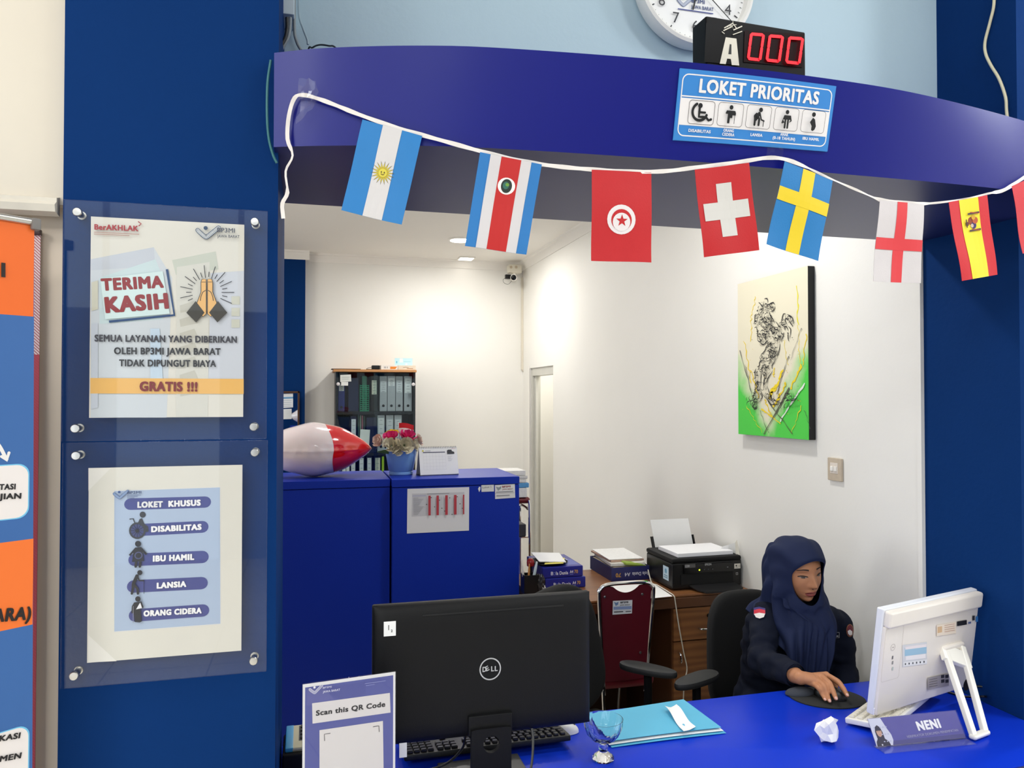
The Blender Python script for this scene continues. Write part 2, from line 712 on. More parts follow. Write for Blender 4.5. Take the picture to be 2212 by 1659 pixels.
# office behind the counter
b = MB()
b.span((XR, 2.2, 0), (XR + .1, 6.33, ZC))
b.span((XR, 7.05, 0), (XR + .1, 7.4, ZC))
b.span((XR, 6.33, 1.975), (XR + .1, 7.05, ZC))
struct(b, 'wall_right', W_WHITE)
struct(MB().span((-3.1, YB, 0), (XR + .7, YB + .1, ZC)), 'wall_back', W_WHITE)
b = MB()
for y0, y1, z0, z1 in ((2.2, 3.2, 0, ZC), (5.4, YB, 0, ZC), (3.2, 5.4, 0, .95), (3.2, 5.4, 2.55, ZC)):
    b.span((-3.1, y0, z0), (-3.0, y1, z1))
struct(b, 'wall_left_office', W_WHITE)
b = MB()
for y in (3.2, 4.3, 5.4):
    b.span((-3.07, y - .03, .95), (-3.03, y + .03, 2.55))
struct(b, 'window_4', ALU_PAINT)
struct(MB().span((-3.1, 2.12, 0), (PX0, 2.2, ZC)).span((-3.1, 2.2, 2.98), (PX0, 2.21, ZC)), 'wall_front', W_WHITE)
struct(MB().span((-1.2, YB - .10, 0), (-.035, YB, 2.95)), 'wall_back_pier', W_NAVY)
struct(MB().span((-3.1, 2.2, ZC), (XR + .1, YB + .1, ZC + .1)), 'ceiling', W_CEIL)
struct(MB().span((XR + .55, 5.9, 0), (XR + .65, 7.4, 2.6)).span((XR + .1, 5.8, 2.5), (XR + .65, 7.4, 2.6)).span((XR + .1, 5.8, 0), (XR + .65, 5.9, 2.6)),
       'wall_passage', W_WHITE)
prof = [(0, 0), (0, -.075), (.008, -.075), (.012, -.062), (.03, -.04), (.04, -.02), (.055, -.012), (.06, 0)]
b = MB()   # back cornice
b.prism(prof, 0, 3.2, Matrix(((0, 0, 1, -.035 - .0), (-1, 0, 0, YB), (0, 1, 0, ZC), (0, 0, 0, 1))) @ Matrix.Translation((0, 0, -.0)) if False else
        Matrix(((0, 0, 1, -1.16), (-1, 0, 0, YB), (0, 1, 0, ZC), (0, 0, 0, 1))))
struct(b, 'trim_2', W_CEIL, recalc=True)
b = MB()
b.prism(prof, 0, YB - 2.2, Matrix(((-1, 0, 0, XR), (0, 0, 1, 2.2), (0, 1, 0, ZC), (0, 0, 0, 1))))
struct(b, 'trim_3', W_CEIL, recalc=True)
b = MB()   # white return strip where the office wall ends
b.span((XR - .014, 2.188, .75), (XR, 2.206, 2.236))
struct(b, 'trim_4', W_WHITE)
b = MB()
b.prism(prof, 0, 1.2, Matrix(((0, 0, 1, -1.2), (-1, 0, 0, YB - .1), (0, 1, 0, ZC), (0, 0, 0, 1))))
struct(b, 'trim_5', W_CEIL, recalc=True)

# doorway in the right wall with a pale metal frame
d1 = struct(MB().span((XR + .012, 7.0, 0), (XR + .09, 7.05, 1.975)).span((XR + .012, 6.33, 1.90), (XR + .09, 7.0, 1.975), .003)
            .span((XR + .03, 6.955, 0), (XR + .055, 7.0, 1.90), .003).span((XR + .02, 6.33, 0), (XR + .09, 6.36, 1.90)), 'door_1', ALU_PAINT)
b = MB().span((XR - .012, 7.045, 0), (XR, 7.075, 2.0), .003)
attach(b.build('casing', W_CEIL), d1)

# curved blue fascia over the counter: two arcs, read at its lower and upper edge
BOT = spline([(-.074, 1.712, 0), (.029, 1.676, 0), (.22, 1.625, 0), (.416, 1.597, 0), (.788, 1.575, 0), (1.217, 1.572, 0), (1.55, 1.574, 0), (1.85, 1.592, 0), (2.1, 1.64, 0)], 8)
TOP = spline([(-.075, 1.712, 0), (.028, 1.661, 0), (.215, 1.600, 0), (.407, 1.563, 0), (.819, 1.526, 0), (1.172, 1.524, 0), (1.457, 1.548, 0), (1.846, 1.625, 0), (2.1, 1.70, 0)], 8)

def arc_y(line, x):
    for i in range(len(line) - 1):
        a, c = line[i], line[i + 1]
        if a.x <= x <= c.x:
            return a.y + (c.y - a.y) * (x - a.x) / max(1e-9, c.x - a.x)
    return line[0].y if x < line[0].x else line[-1].y


def fascia_y(x, z):
    t = (z - ZB0) / (ZB1 - ZB0)
    return arc_y(BOT, x) * (1 - t) + arc_y(TOP, x) * t


b = MB()
xs = [-.075 + (2.1 + .075) * i / 60 for i in range(61)]
n = len(xs)
vs = []
for z in (ZB0, ZB1):
    vs += [(x, fascia_y(x, z), z) for x in xs]
    vs += [(x, 2.2 if x < XR else 1.82, z) for x in xs]
fs, ms = [], []
for i in range(n - 1):
    fs.append((i, i + 1, 2 * n + i + 1, 2 * n + i)); ms.append(0)               # front
    fs.append((2 * n + i, 2 * n + i + 1, 3 * n + i + 1, 3 * n + i)); ms.append(0)   # top
    fs.append((i, n + i, n + i + 1, i + 1)); ms.append(1)                        # underside
    fs.append((n + i, 3 * n + i, 3 * n + i + 1, n + i + 1)); ms.append(0)
fs.append((0, 2 * n, 3 * n, n)); ms.append(0)
fs.append((n - 1, 2 * n - 1, 4 * n - 1, 3 * n - 1)); ms.append(0)
b.add(vs, fs)
b.m = ms
struct(b, 'wall_fascia', [FASCIA, SOFFIT])

# waiting hall behind the camera
struct(MB().span((-6, -5.2, ZF), (6.2, 2.2, ZF + .1)), 'ceiling_hall', W_CEIL)
b = MB()
for x0, x1, z0, z1 in ((-6, -4.6, 0, ZF), (-4.6, -2.6, 0, .3), (-4.6, 2.0, 2.2, 2.6), (-2.6, -1.9, 0, 2.2), (-.9, 2.0, 0, 2.2), (2.0, 6.2, 0, ZF)):
    b.span((x0, -5.2, z0), (x1, -5.1, z1))
struct(b, 'wall_rear', mat('grey_hall_paint', 'a4aab6', .7, var=.03))
b = MB()
for y0, y1, z0, z1 in ((-5.2, -3.6, 0, ZF), (-3.6, -.4, 0, .5), (-3.6, -.4, 2.7, ZF), (-.4, 1.95, 0, ZF)):
    b.span((-6.1, y0, z0), (-6, y1, z1))
struct(b, 'wall_left_hall', W_WHITE)
b = MB()
for y0, y1, z0, z1 in ((-5.2, -1.2, 0, ZF), (-1.2, 1.2, 0, .5), (-1.2, 1.2, 2.9, ZF), (1.2, 2.2, 0, ZF)):
    b.span((6.2, y0, z0), (6.3, y1, z1))
struct(b, 'wall_right_hall', W_WHITE)
struct(MB().span((2.62, 2.12, 0), (6.2, 2.2, ZF)), 'wall_right_front', W_WHITE)
b = MB()
for y in (-3.6, -2.53, -1.47, -.4):
    b.span((-6.06, y - .03, .5), (-6.02, y + .03, 2.7))
b.span((-6.06, -3.6, 1.8), (-6.02, -.4, 1.86))
struct(b, 'window_1', ALU_PAINT)
b = MB()
for x in (-4.6, -3.6, -2.6):
    b.span((x - .03, -5.17, .3), (x + .03, -5.13, 2.2))
for x in (-4.6, -3.3, -2.0, -.7, .6, 2.0):
    b.span((x - .03, -5.17, 2.6), (x + .03, -5.13, ZF))
struct(b, 'window_2', ALU_PAINT)
b = MB()
for y in (-1.2, 0, 1.2):
    b.span((6.22, y - .03, .5), (6.26, y + .03, 2.9))
struct(b, 'window_3', ALU_PAINT)
# daylight through the hall windows
area('window_daylight', (-5.95, -2.0, 1.6), 3.1, 45, (.92, .96, 1), rot=(0, -PI / 2, 0), sy=2.1)
area('window_daylight', (6.15, 0.0, 1.7), 2.3, 45, (.92, .96, 1), rot=(0, PI / 2, 0), sy=2.3)
area('window_daylight', (-3.5, -5.05, 1.25), 2.0, 35, (.92, .96, 1), rot=(PI / 2, 0, 0), sy=2.2)

# ================================================================ front of the counter bay
ACRYL = glass_mat('clear_acrylic', 'ffffff', .985, .02, 1.49)
GLASS = glass_mat('clear_glass', 'f4fafa', .97, .01, 1.5)
TAPE = glass_mat('clear_tape', 'ffffff', .96, .12, 1.6)


def panel_sign(label, corners, sheet_px, yb):
    """acrylic sheet on four steel standoffs with a printed sheet behind it"""
    ps = [aY(x, y, 1.72) for x, y in corners]
    x0 = (ps[0].x + ps[3].x) / 2
    x1 = (ps[1].x + ps[2].x) / 2
    z1 = (ps[0].z + ps[1].z) / 2
    z0 = (ps[2].z + ps[3].z) / 2
    t = thing('acrylic_sign', label, 'sign', ((x0 + x1) / 2, 1.75, z0))
    MB().span((x0, 1.720, z0), (x1, 1.725, z1), .001).build('acrylic_sheet', ACRYL, t)
    for sx, sz in ((0, 0), (1, 0), (0, 1), (1, 1)):
        cx = x0 + .026 if sx == 0 else x1 - .026
        cz = z0 + .026 if sz == 0 else z1 - .026
        MB().lathe([(.0085, 0), (.0085, .0015)], 18, (cx, 1.7485, cz), (0, -1, 0)).lathe([(.0065, 0), (.0065, .023)], 16, (cx, 1.7485, cz), (0, -1, 0)) \
            .lathe([(.0088, .0285), (.0088, .0345), (.0075, .0365), (.002, .0368)], 20, (cx, 1.7485, cz), (0, -1, 0)).build('standoff_bolt', STEEL, t)
    q = [aY(x, y, 1.7275) for x, y in sheet_px]
    sx0, sx1 = (q[0].x + q[3].x) / 2, (q[1].x + q[2].x) / 2
    sz1, sz0 = (q[0].z + q[1].z) / 2, (q[2].z + q[3].z) / 2
    pp = MB().span((sx0, 1.7272, sz0), (sx1, 1.7278, sz1)).build('poster', PAPER_W, t)
    return t, pp, Plane((sx0, 1.72715, sz0), (1, 0, 0), (0, 0, 1)), sx1 - sx0, sz1 - sz0


# ---- upper panel: TERIMA KASIH
t, pp, pl, w, h = panel_sign('upper clear acrylic panel with a thank-you poster on the navy pillar', [(135, 430), (577, 455), (577, 947), (135, 955)],
                             [(195, 468), (527, 485), (526, 900), (194, 903)], 0)
p = Pr(pl)
# pale building photograph in the paper
p.pq([(196, 560), (332, 534), (372, 600), (360, 902), (196, 902)], 'd5dbe0')
p.pq([(196, 560), (332, 534), (336, 575), (196, 584)], 'ccd1da')
p.pq([(336, 560), (352, 600), (352, 690), (215, 700), (215, 600)], 'cfe2e4')
p.pq([(372, 562), (466, 543), (472, 582), (380, 594)], 'cfd3c4')
p.pq([(455, 590), (527, 585), (526, 822), (450, 822)], 'd3d7df')
p.pq([(382, 577), (453, 566), (449, 900), (380, 900)], 'dfddd2')
for k in range(7):
    p.pq([(388, 660 + k * 30), (420, 650 + k * 30), (428, 668 + k * 30), (390, 676 + k * 30)], 'cdcabc')
for k in range(3):
    p.pq([(500, 640 + k * 25), (518, 640 + k * 25), (518, 658 + k * 25), (500, 658 + k * 25)], 'd2d2c2')
p.pq([(198, 610), (212, 606), (212, 668), (198, 672)], 'd8d4be')
p.pq([(198, 700), (212, 698), (212, 880), (198, 884)], 'cdd3dd')
p.pq([(325, 710), (345, 710), (352, 818), (325, 818)], 'c9dcec')
p.pq([(195.5, 816.5), (526.5, 818.5), (526.5, 851), (195.5, 850)], 'f6bd5e')
p.build('printed_picture', pp)
p = Pr(pl, base=.0028 * 0 + .0022)
red, navy = '8e2428', '1d4372'
p.pq([(217, 602), (352, 586), (367, 678), (228, 690)], 'cfe3e2')
p.sq([(361, 582), (377, 681), (236, 695)], 5, navy, cap=False)
p.tq('TERIMA', (220, 629), (355, 622), 27, red, .05)
p.tq('KASIH', (229, 677), (366, 667), 35, red, .05)
p.tq('SEMUA LAYANAN YANG DIBERIKAN', (205, 738), (512, 741), 15, '3a3a42', .035)
p.tq('OLEH BP3MI JAWA BARAT', (247, 765.5), (477, 767), 15, '232326', .035)
p.tq('TIDAK DIPUNGUT BIAYA', (258, 791.5), (467, 793), 15, '232326', .035)
p.tq('GRATIS !!!', (302, 845), (427, 846), 21, '7c1a1c', .045)
p.tq('BerAKHLAK', (205, 497), (300, 500.5), 12, 'a51f2b', .035)
p.sq([(300, 480), (306, 484.5), (301, 489)], 2, 'a51f2b')
p.sq([(205, 502.5), (301, 507)], 1.6, 'b08a80')
p.sq([(205, 506.5), (280, 510)], 1.6, 'b08a80')
a, c = pl.q(427, 517), pl.q(467, 500)
check_logo(p, a.x, a.y, (c - a).length * .72, '2c4666', '2c4666', 'e9ebe8')
p.tq('BP3MI', (470, 502.5), (508, 504), 9.5, '3a4256', .012)
p.tq('JAWA BARAT', (470, 514), (518, 515.5), 6, '3a4256', .012)
p.build('lettering', pp)
p = Pr(pl, base=.0022)
# folded hands with rays
cx, cy = 447.5, 632
for k, ang in enumerate(range(-24, 205, 12)):
    if ang in (-24, 204):
        pass
    a = math.radians(ang)
    r0, r1 = (32, 58) if k % 2 == 0 else (34, 44)
    p.sq([(cx + r0 * math.cos(a), cy - r0 * math.sin(a)), (cx + r1 * math.cos(a), cy - r1 * math.sin(a))], 1.5, '26242a')
for s in (-1, 1):
    hand = [(2, -28), (10, -28), (12, -22), (12, 0), (26, 37), (8, 52), (2, 46)]
    p.sq([(447.5 + s * x, 632 + y) for x, y in hand], 2.6, '332a24', closed=True)
    o = [(447.5 + s * x, 632 + y) for x, y in hand]
    p.pq(o, 'e8b56f')
    p.sq([(447.5 + s * 3, 610), (447.5 + s * 11, 610)], 1.2, '5a4428')
    p.sq([(447.5 + s * 3, 628), (447.5 + s * 9, 632), (447.5 + s * 13, 642), (447.5 + s * 14, 650)], 1.4, '332a24')
    p.pq([(447.5 + s * 24, 651), (447.5 + s * 44, 676), (447.5 + s * 23, 697), (447.5 + s * 5, 676)], '3a372f')
p.build('praying_hands_picture', pp)

# ---- lower panel: LOKET KHUSUS
t, pp, pl, w, h = panel_sign('lower clear acrylic panel with a special-counter notice on the navy pillar', [(132, 957), (577, 950), (577, 1450), (132, 1490)],
                             [(190, 1010), (523, 1005), (522, 1405), (190, 1432)], 0)
p = Pr(pl)
p.pq([(191, 1060), (240, 1011), (191, 1011)], 'f3efe6')
p.pq([(191, 1372), (252, 1428), (191, 1431)], 'f4f0e7')
p.pq([(247, 1059.5), (476, 1052), (477, 1348.5), (247, 1365.5)], 'e7e6e4')
p.pq([(247, 1061), (475, 1053), (476, 1347), (247, 1364)], 'b1c3dd')
pills = [((282, 1089), (443, 1084.5), 25), ((296, 1145), (437, 1138), 26), ((292, 1209), (437, 1203), 27), ((289, 1266.5), (435, 1259.5), 27), ((293, 1329), (438, 1318.5), 27)]
for a, c, wd in pills:
    p.sq([a, c], wd, '343c8c')
p.build('printed_notice', pp)
p = Pr(pl, base=.0016)
for s, a, c, hh in (('LOKET', (297, 1097), (352, 1095.5), 13.5), ('KHUSUS', (364, 1095), (434, 1092), 13.5), ('DISABILITAS', (327, 1149.5), (436, 1144), 13),
                    ('IBU HAMIL', (330.5, 1213), (420, 1209), 13.5), ('LANSIA', (339, 1271), (403, 1267), 13), ('ORANG CIDERA', (310.5, 1331), (436, 1324), 13)):
    p.tq(s, a, c, hh, 'f3f2f4', .06)
a, c = pl.q(247, 1078), pl.q(274, 1062)
check_logo(p, a.x, a.y, (c - a).length * .66, '2c4c86', '2c4c86', 'a9c0e0')
p.tq('BP2MI', (276, 1066.5), (306, 1065.5), 5.5, '3a4a72', .02)
for k in range(3):
    p.sq([(276, 1069.5 + k * 3), (305 - k * 7, 1068.6 + k * 3)], 1, '5a6a92')
p.build('lettering', pp)
p = Pr(pl, base=.0016)
K = '1c1b22'
def dq(p, x, y, r, col, k=1.0):
    p.pq([(x + r * math.cos(2 * PI * i / 18), y + r * k * math.sin(2 * PI * i / 18)) for i in range(18)][::-1], col)
# wheelchair user
dq(p, 308.5, 1111.5, 6.5, K)
p.pq([(302, 1121), (307, 1119), (312, 1131), (320, 1137), (321, 1148), (314, 1149), (296, 1134)], K)
p.sq([(281, 1121), (288, 1120), (293, 1133)], 2.2, K)
dq(p, 297, 1146, 18, K)
dq(p, 297, 1146, 14, '2d3474')
for k in range(12):
    a = k * PI / 6
    p.sq([(297, 1146), (297 + 14 * math.cos(a), 1146 + 14 * math.sin(a))], .8, K)
dq(p, 297, 1146, 4, K)
# expecting mother
dq(p, 299, 1174, 6.5, K)
p.pq([(293, 1182), (306, 1181), (319, 1195), (316, 1198), (309, 1192), (312, 1211), (286, 1213), (289, 1193), (282, 1200), (279, 1198)], K)
p.ring(*pl.q(300, 1199), .0065, .0022, '4a4e78')
p.sq([(295, 1212), (294, 1223)], 5, K)
p.sq([(304, 1212), (303, 1223)], 5, K)
# elder with stick
dq(p, 303, 1236, 5.5, K)
p.sq([(297, 1243), (290, 1258), (289, 1265)], 7, K)
p.sq([(298, 1244), (302, 1253), (311, 1253)], 3, K)
p.sq([(289, 1264), (286, 1281)], 5, K)
p.sq([(291, 1262), (298, 1270), (299, 1281)], 5, K)
p.sq([(312, 1253), (312, 1281)], 1, K)
# injured person
dq(p, 299, 1292.5, 5.8, K)
p.pq([(291, 1300), (307, 1298), (311, 1310), (309, 1313), (304, 1304), (307, 1341), (303, 1343), (292, 1342), (290, 1322), (285, 1324), (286, 1308)], K)
p.pq([(304, 1300), (308, 1312), (295, 1315)], 'e6e6ea')
p.sq([(289, 1308), (289, 1344)], .9, '9a9aa6')
p.build('pictogram', pp)

# ---------------------------------------------------------------- roll-up banners at the left
bd = Vector((.795, .606, 0))
bo = aY(74, 485, 1.62)
bw = .60
org = Vector((bo.x, 1.62, 0)) - bd * bw
bpl = Plane(org + Vector((0, 0, .08)), bd, (.0, .0, 1))
t = thing('rollup_banner', 'orange and blue printed roll-up banner at the left edge of the picture', 'banner', org + bd * .3)
nrm = bpl.n
topz = bo.z
b = MB()
b.add([bpl.map(0, 0, 0), bpl.map(bw + .012, 0, 0), bpl.map(bw, topz - .08, 0), bpl.map(0, topz - .08, 0)], [(0, 1, 2, 3)])
b.add([bpl.map(0, 0, -.0006), bpl.map(bw + .012, 0, -.0006), bpl.map(bw, topz - .08, -.0006), bpl.map(0, topz - .08, -.0006)], [(3, 2, 1, 0)])
sheet = b.build('banner_sheet', mat('blue_banner_print', '3566a6', .5, var=.03), t, 0)
p = Pr(bpl)
def bz(py):
    return bpl.q(60, py).y
p.rect(0, bz(683), bw, topz - .082, 'f06c20', 8, 4)
p.rect(0, bz(1351), bw + .004, bz(1165), 'f67628', 8, 4)
for ya, yb in ((1003, 1116), (1566, 1720)):
    xr = bpl.q(61, ya + 20).x
    p.rrect(.12, bz(yb) - .002, xr + .002, bz(ya) + .002, .02, '74c4e8')
    p.rrect(.12, bz(yb), xr, bz(ya), .02, 'efe7e2')
p.stroke(spline([bpl.q(-40, 950), bpl.q(-8, 956), bpl.q(14, 992)], 6), .006, 'f1ece8')
p.stroke([bpl.q(3, 986), bpl.q(14, 995), bpl.q(19, 978)], .005, 'f1ece8')
p.build('printed_boxes', sheet)
p = Pr(bpl, base=.0012)
p.tq('DOKUMENTASI', (-96, 1062), (33, 1057), 13, '1b1718', .035)
p.tq('PERJANJIAN', (-84, 1082), (45, 1077), 13, '1b1718', .035)
p.tq('(NEGARA)', (-110, 1352), (65, 1338), 30, '1b1210', .04)
p.tq('VERIFIKASI', (-72, 1613), (42, 1594), 13, '1b1718', .035)
p.tq('DOKUMEN', (-76, 1659), (44, 1637), 13, '1b1718', .035)
p.sq([(6, 568), (6, 599)], 8, '1b1210', cap=False)
p.build('lettering', sheet)
b = MB()
b.tube([bpl.map(-.005, topz - .076, .0), bpl.map(bw - .004, topz - .076, .0)], .007, 12)
b.build('top_rail', STEEL, t)
MB().box(bpl.map(bw + .001, topz - .080, 0), (.016, .02, .022), .003, Matrix((bd, nrm, (0, 0, 1))).transposed()).build('end_cap', mat('grey_plastic', '7a7672', .5), t)
b = MB()
b.box(bpl.map(bw / 2, -.04, 0), (bw + .04, .13, .08), .015, Matrix((bd, nrm, (0, 0, 1))).transposed())
b.build('banner_base', ALU, t)
b = MB()
b.cyl(bpl.map(bw / 2, 0, -.03), bpl.map(bw / 2, topz - .08, -.012), .006)
b.build('support_pole', ALU, t)

# red and white net banner behind it
m = mat('red_white_net', 'c8455a', .7)
nt = m.node_tree
wv = nt.nodes.new('ShaderNodeTexWave')
wv.bands_direction = 'DIAGONAL'
wv.inputs['Scale'].default_value = 100
wv.inputs['Distortion'].default_value = .3
tc = nt.nodes.new('ShaderNodeTexCoord')
nt.links.new(tc.outputs['Object'], wv.inputs['Vector'])
sep = nt.nodes.new('ShaderNodeSeparateXYZ')
nt.links.new(tc.outputs['Object'], sep.inputs[0])
cr = nt.nodes.new('ShaderNodeMath')
cr.operation = 'GREATER_THAN'
cr.inputs[1].default_value = aY(80, 766, 1.785).z
nt.links.new(sep.outputs['Z'], cr.inputs[0])
m1 = nt.nodes.new('ShaderNodeMix'); m1.data_type = 'RGBA'
m1.inputs['A'].default_value = lin('b8404f'); m1.inputs['B'].default_value = lin('efe6e4')
nt.links.new(cr.outputs[0], m1.inputs['Factor'])
m2 = nt.nodes.new('ShaderNodeMix'); m2.data_type = 'RGBA'
nt.links.new(wv.outputs['Fac'], m2.inputs['Factor'])
nt.links.new(m1.outputs['Result'], m2.inputs['A'])
m2.inputs['B'].default_value = lin('b2505f')
nt.links.new(m2.outputs['Result'], nt.nodes['Principled BSDF'].inputs['Base Color'])
a = aY(88, 496, 1.785)
t = thing('net_banner', 'narrow red and white hatched banner edge showing behind the orange banner', 'banner', (a.x - .3, 1.785, 0))
MB().span((a.x - .6, 1.784, .1), (a.x, 1.786, a.z - .006)).build('net_sheet', m, t)
MB().span((a.x - .61, 1.778, a.z - .012), (a.x + .001, 1.792, a.z), .002).build('top_rail', mat('dark_brown_metal', '3a1c1c', .4), t)
MB().span((a.x - .61, 1.70, 0), (a.x + .0, 1.798, .1), .01).build('banner_base', ALU, t)

# ---------------------------------------------------------------- sign on the fascia: LOKET PRIORITAS
a, c = aY(1469, 147, 1.535), aY(1807, 186, 1.545)
for _ in range(6):
    a = aY(1469, 147, fascia_y(a.x, a.z) - .004)
    c = aY(1807, 186, fascia_y(c.x, c.z) - .004)
    e = aY(1469, 298, fascia_y(a.x, a.z - .08) - .004)
    g = aY(1807, 324, fascia_y(c.x, c.z - .08) - .004)
W_, H_ = (c - a).length, ((a - e).length + (c - g).length) / 2


def fas(x, y, w):
    """curved sheet following the fascia; x,y in metres from the lower left corner"""
    f = x / W_
    px = a.x + (c.x - a.x) * f
    pz = e.z + (g.z - e.z) * f + (a.z - e.z + ((c.z - g.z) - (a.z - e.z)) * f) * (y / H_)
    return Vector((px, fascia_y(px, pz) - .003 - w, pz))


t = thing('priority_counter_sign', 'blue and white sign with five black figures on the curved fascia', 'sign', fas(W_ / 2, 0, 0))
b = MB()
b.grid(lambda u, v: fas(u * W_, v * H_, .0005), 20, 6)
b.grid(lambda u, v: fas((1 - u) * W_, v * H_, -.002), 20, 6)
plate = b.build('sign_plate', mat('blue_sticker', '3b86cf', .35, var=.02), t)
p = Pr(fas, step=.0002, base=.0006, sub=.012)
LB, WH = '3b86cf', 'ece7e6'
u = W_ / 345.0      # rough sign units: 345 x 145


def fr(x0, y0, x1, y1, col, n=10):
    p.rect(x0 * u, y0 * u, x1 * u, y1 * u, col, n, 2)


Hs = H_ / u
p.stroke([(x * u, y * u) for x, y in p.rr_pts(8, 9, 337, Hs - 9, 12, 6)], 2.2 * u, WH, closed=True)
fr(8, 28, 337, Hs - 51, WH, 20)
fr(9, Hs - 49, 336, Hs - 46.6, WH, 20)
p.text('LOKET PRIORITAS', W_ / 2 + 3 * u, (Hs - 40) * u, 25 * u, WH, width=265 * u, align='c', bold=.035)
for k, lab in enumerate((('DISABILITAS',), ('ORANG', 'CEDERA'), ('LANSIA',), ('ANAK', '(0-18 TAHUN)'), ('IBU HAMIL',))):
    x = 53 + k * 61
    p.stroke([(q_[0] * u, q_[1] * u) for q_ in p.rr_pts(x - 27, 31, x + 27, Hs - 54, 6, 4)], .8 * u, '4a4040', closed=True)
    for i, l in enumerate(lab):
        yy = (16 if len(lab) == 1 else 20.5 - 7.5 * i)
        p.text(l, x * u, yy * u, 5.6 * u, WH, align='c', bold=.03, width=(len(l) * 4.1 + 2) * u)
    K = '0d0c0e'
    def S(pts, w_):
        p.stroke([((x + i_) * u, (31 + j_) * u) for i_, j_ in pts], w_ * u, K)
    def D(i_, j_, r_):
        p.disc((x + i_) * u, (31 + j_) * u, r_ * u, K)
    top = Hs - 54 - 31
    if k == 0:
        D(-4, top - 9, 4.6); S([(-5, top - 12), (-5, top - 29), (10, top - 29), (16, 8), (21, 10)], 4.6); S([(-5, top - 21), (7, top - 21)], 4)
        p.ring((x - 4) * u, (31 + 22) * u, 15.5 * u, 5 * u, K, 120, 340, n=20)
    elif k == 1:
        D(0, top - 8, 4); p.poly([((x + i_) * u, (31 + j_) * u) for i_, j_ in ((-9, top - 14), (9, top - 14), (11, top - 18), (11, 20), (4, 20), (4, 15), (-1, 15), (-1, 5), (-6, 5), (-6, 22), (-11, 22), (-11, top - 18))], K)
        S([(9, 22), (9, 5)], 1)
    elif k == 2:
        D(3, top - 8, 4.2); S([(0, top - 15), (-7, top - 30), (-8, 22)], 6.5); S([(2, top - 16), (6, top - 26), (12, top - 28)], 3); S([(-8, 24), (-8, 6)], 4.5); S([(-6, 26), (1, 17), (1, 6)], 4.5); S([(11, top - 28), (11, 4)], 1.6)
    elif k == 3:
        D(0, top - 8, 4); p.poly([((x + i_) * u, (31 + j_) * u) for i_, j_ in ((-6, top - 14), (9, top - 14), (12, top - 24), (6, top - 28), (9, 20), (-8, 20), (-4, top - 28), (-9, top - 30), (-11, top - 29))], K)
        S([(-2.6, 20), (-2.6, 5)], 4); S([(3.4, 20), (3.4, 5)], 4)
    else:
        D(-1, top - 8, 4.4); p.poly([((x + i_) * u, (31 + j_) * u) for i_, j_ in ((-2, top - 14), (3, top - 17), (7, top - 30), (5, top - 36), (3, top - 38), (-3, top - 38), (-3, top - 30), (-8, top - 23))], K)
        S([(0, 20), (0, 5)], 4.4)
p.build('lettering', plate)

# ---------------------------------------------------------------- queue number display on the fascia
qa, qb = aY(1519, 138, 1.60), aY(1741, 158, 1.62)
qz = ZB1
dx = Vector((qb.x - qa.x, .012, 0)).normalized()
dn = Vector((dx.y, -dx.x, 0))
oq = Vector((qa.x, 1.585, qz))
qw = .0
qpl = Plane(oq, dx, (0, 0, 1))
w1 = qpl.q(1741, 120).x
h1 = qpl.q(1640, 52).y
t = thing('queue_display', 'black box with red digits 000 standing on the fascia in front of the clock', 'queue display', oq + dx * w1 / 2)
R3 = Matrix((dx, -dn, (0, 0, 1))).transposed()
b = MB()
b.box(oq + dx * (w1 / 2) - dn * .032 + Vector((0, 0, h1 / 2)), (w1, .062, h1), .004, R3)
# the chamfered left shoulder
b.build('housing', mat('black_sheet_metal', '0a080a', .5, .0, spec=.15, var=.08), t)
MB().span((0, 0, 0), (0, 0, 0)) if False else None
p = Pr(qpl, step=.0003, base=.0004)
p.pq([(1608, 66), (1736, 74), (1734, 146), (1606, 134)], mat('smoked_red_acrylic', '1c0408', .3, spec=.15, var=.02))
p.pq([(1525, 50), (1596, 55), (1594, 141), (1521, 134)], mat('black_acrylic', '080709', .35, spec=.15, var=.02))
scr = p.build('display_window', t)
LED = mat('red_led', '30000a', .4, emit='ff0018', estr=2.4)
p = Pr(qpl, step=.0003, base=.0012)
for x0, y0, x1, y1 in ((1620, 74, 1648, 128), (1659, 79, 1688, 132), (1700, 84, 1730, 137)):
    s_ = -4
    tl, tr, bl, br = (x0 + 2, y0), (x1, y0 + 2), (x0 - 5, y1 - 1), (x1 - 8, y1 + 2)
    ml, mr = ((tl[0] + bl[0]) / 2, (tl[1] + bl[1]) / 2), ((tr[0] + br[0]) / 2, (tr[1] + br[1]) / 2)
    for A_, B_ in ((tl, tr), (bl, br), (tl, ml), (ml, bl), (tr, mr), (mr, br)):
        f = .10
        p.sq([(A_[0] + (B_[0] - A_[0]) * f, A_[1] + (B_[1] - A_[1]) * f), (B_[0] + (A_[0] - B_[0]) * f, B_[1] + (A_[1] - B_[1]) * f)], 6.5, LED)
p.build('digits', t)
p = Pr(qpl, step=.0003, base=.0012)
CR = 'd9d2c2'
p.pq([(1567, 81), (1590, 84), (1596, 142), (1580, 141), (1578, 128), (1570, 127), (1567, 139), (1554, 138)][::-1], CR)
p.pq([(1575.5, 96), (1579, 96.5), (1579, 118), (1572.5, 117.5)][::-1], '0c0b0d')
p.sq([(1564, 61), (1582, 51), (1589, 61)], 2.4, CR)
p.sq([(1582, 47), (1582, 51)], 1.2, CR)
p.sq([(1562, 67), (1581, 58), (1583, 66), (1601, 58)], 2.4, CR)
p.sq([(1582, 76), (1601, 69)], 1.8, CR)
p.sq([(1558, 70), (1563, 74)], 1.6, CR)
for k in range(4):
    p.sq([(1569 + k * 5, 60 - k * 1.5), (1573 + k * 5, 57 - k * .5)], 1.2, CR)
p.build('lettering', t)

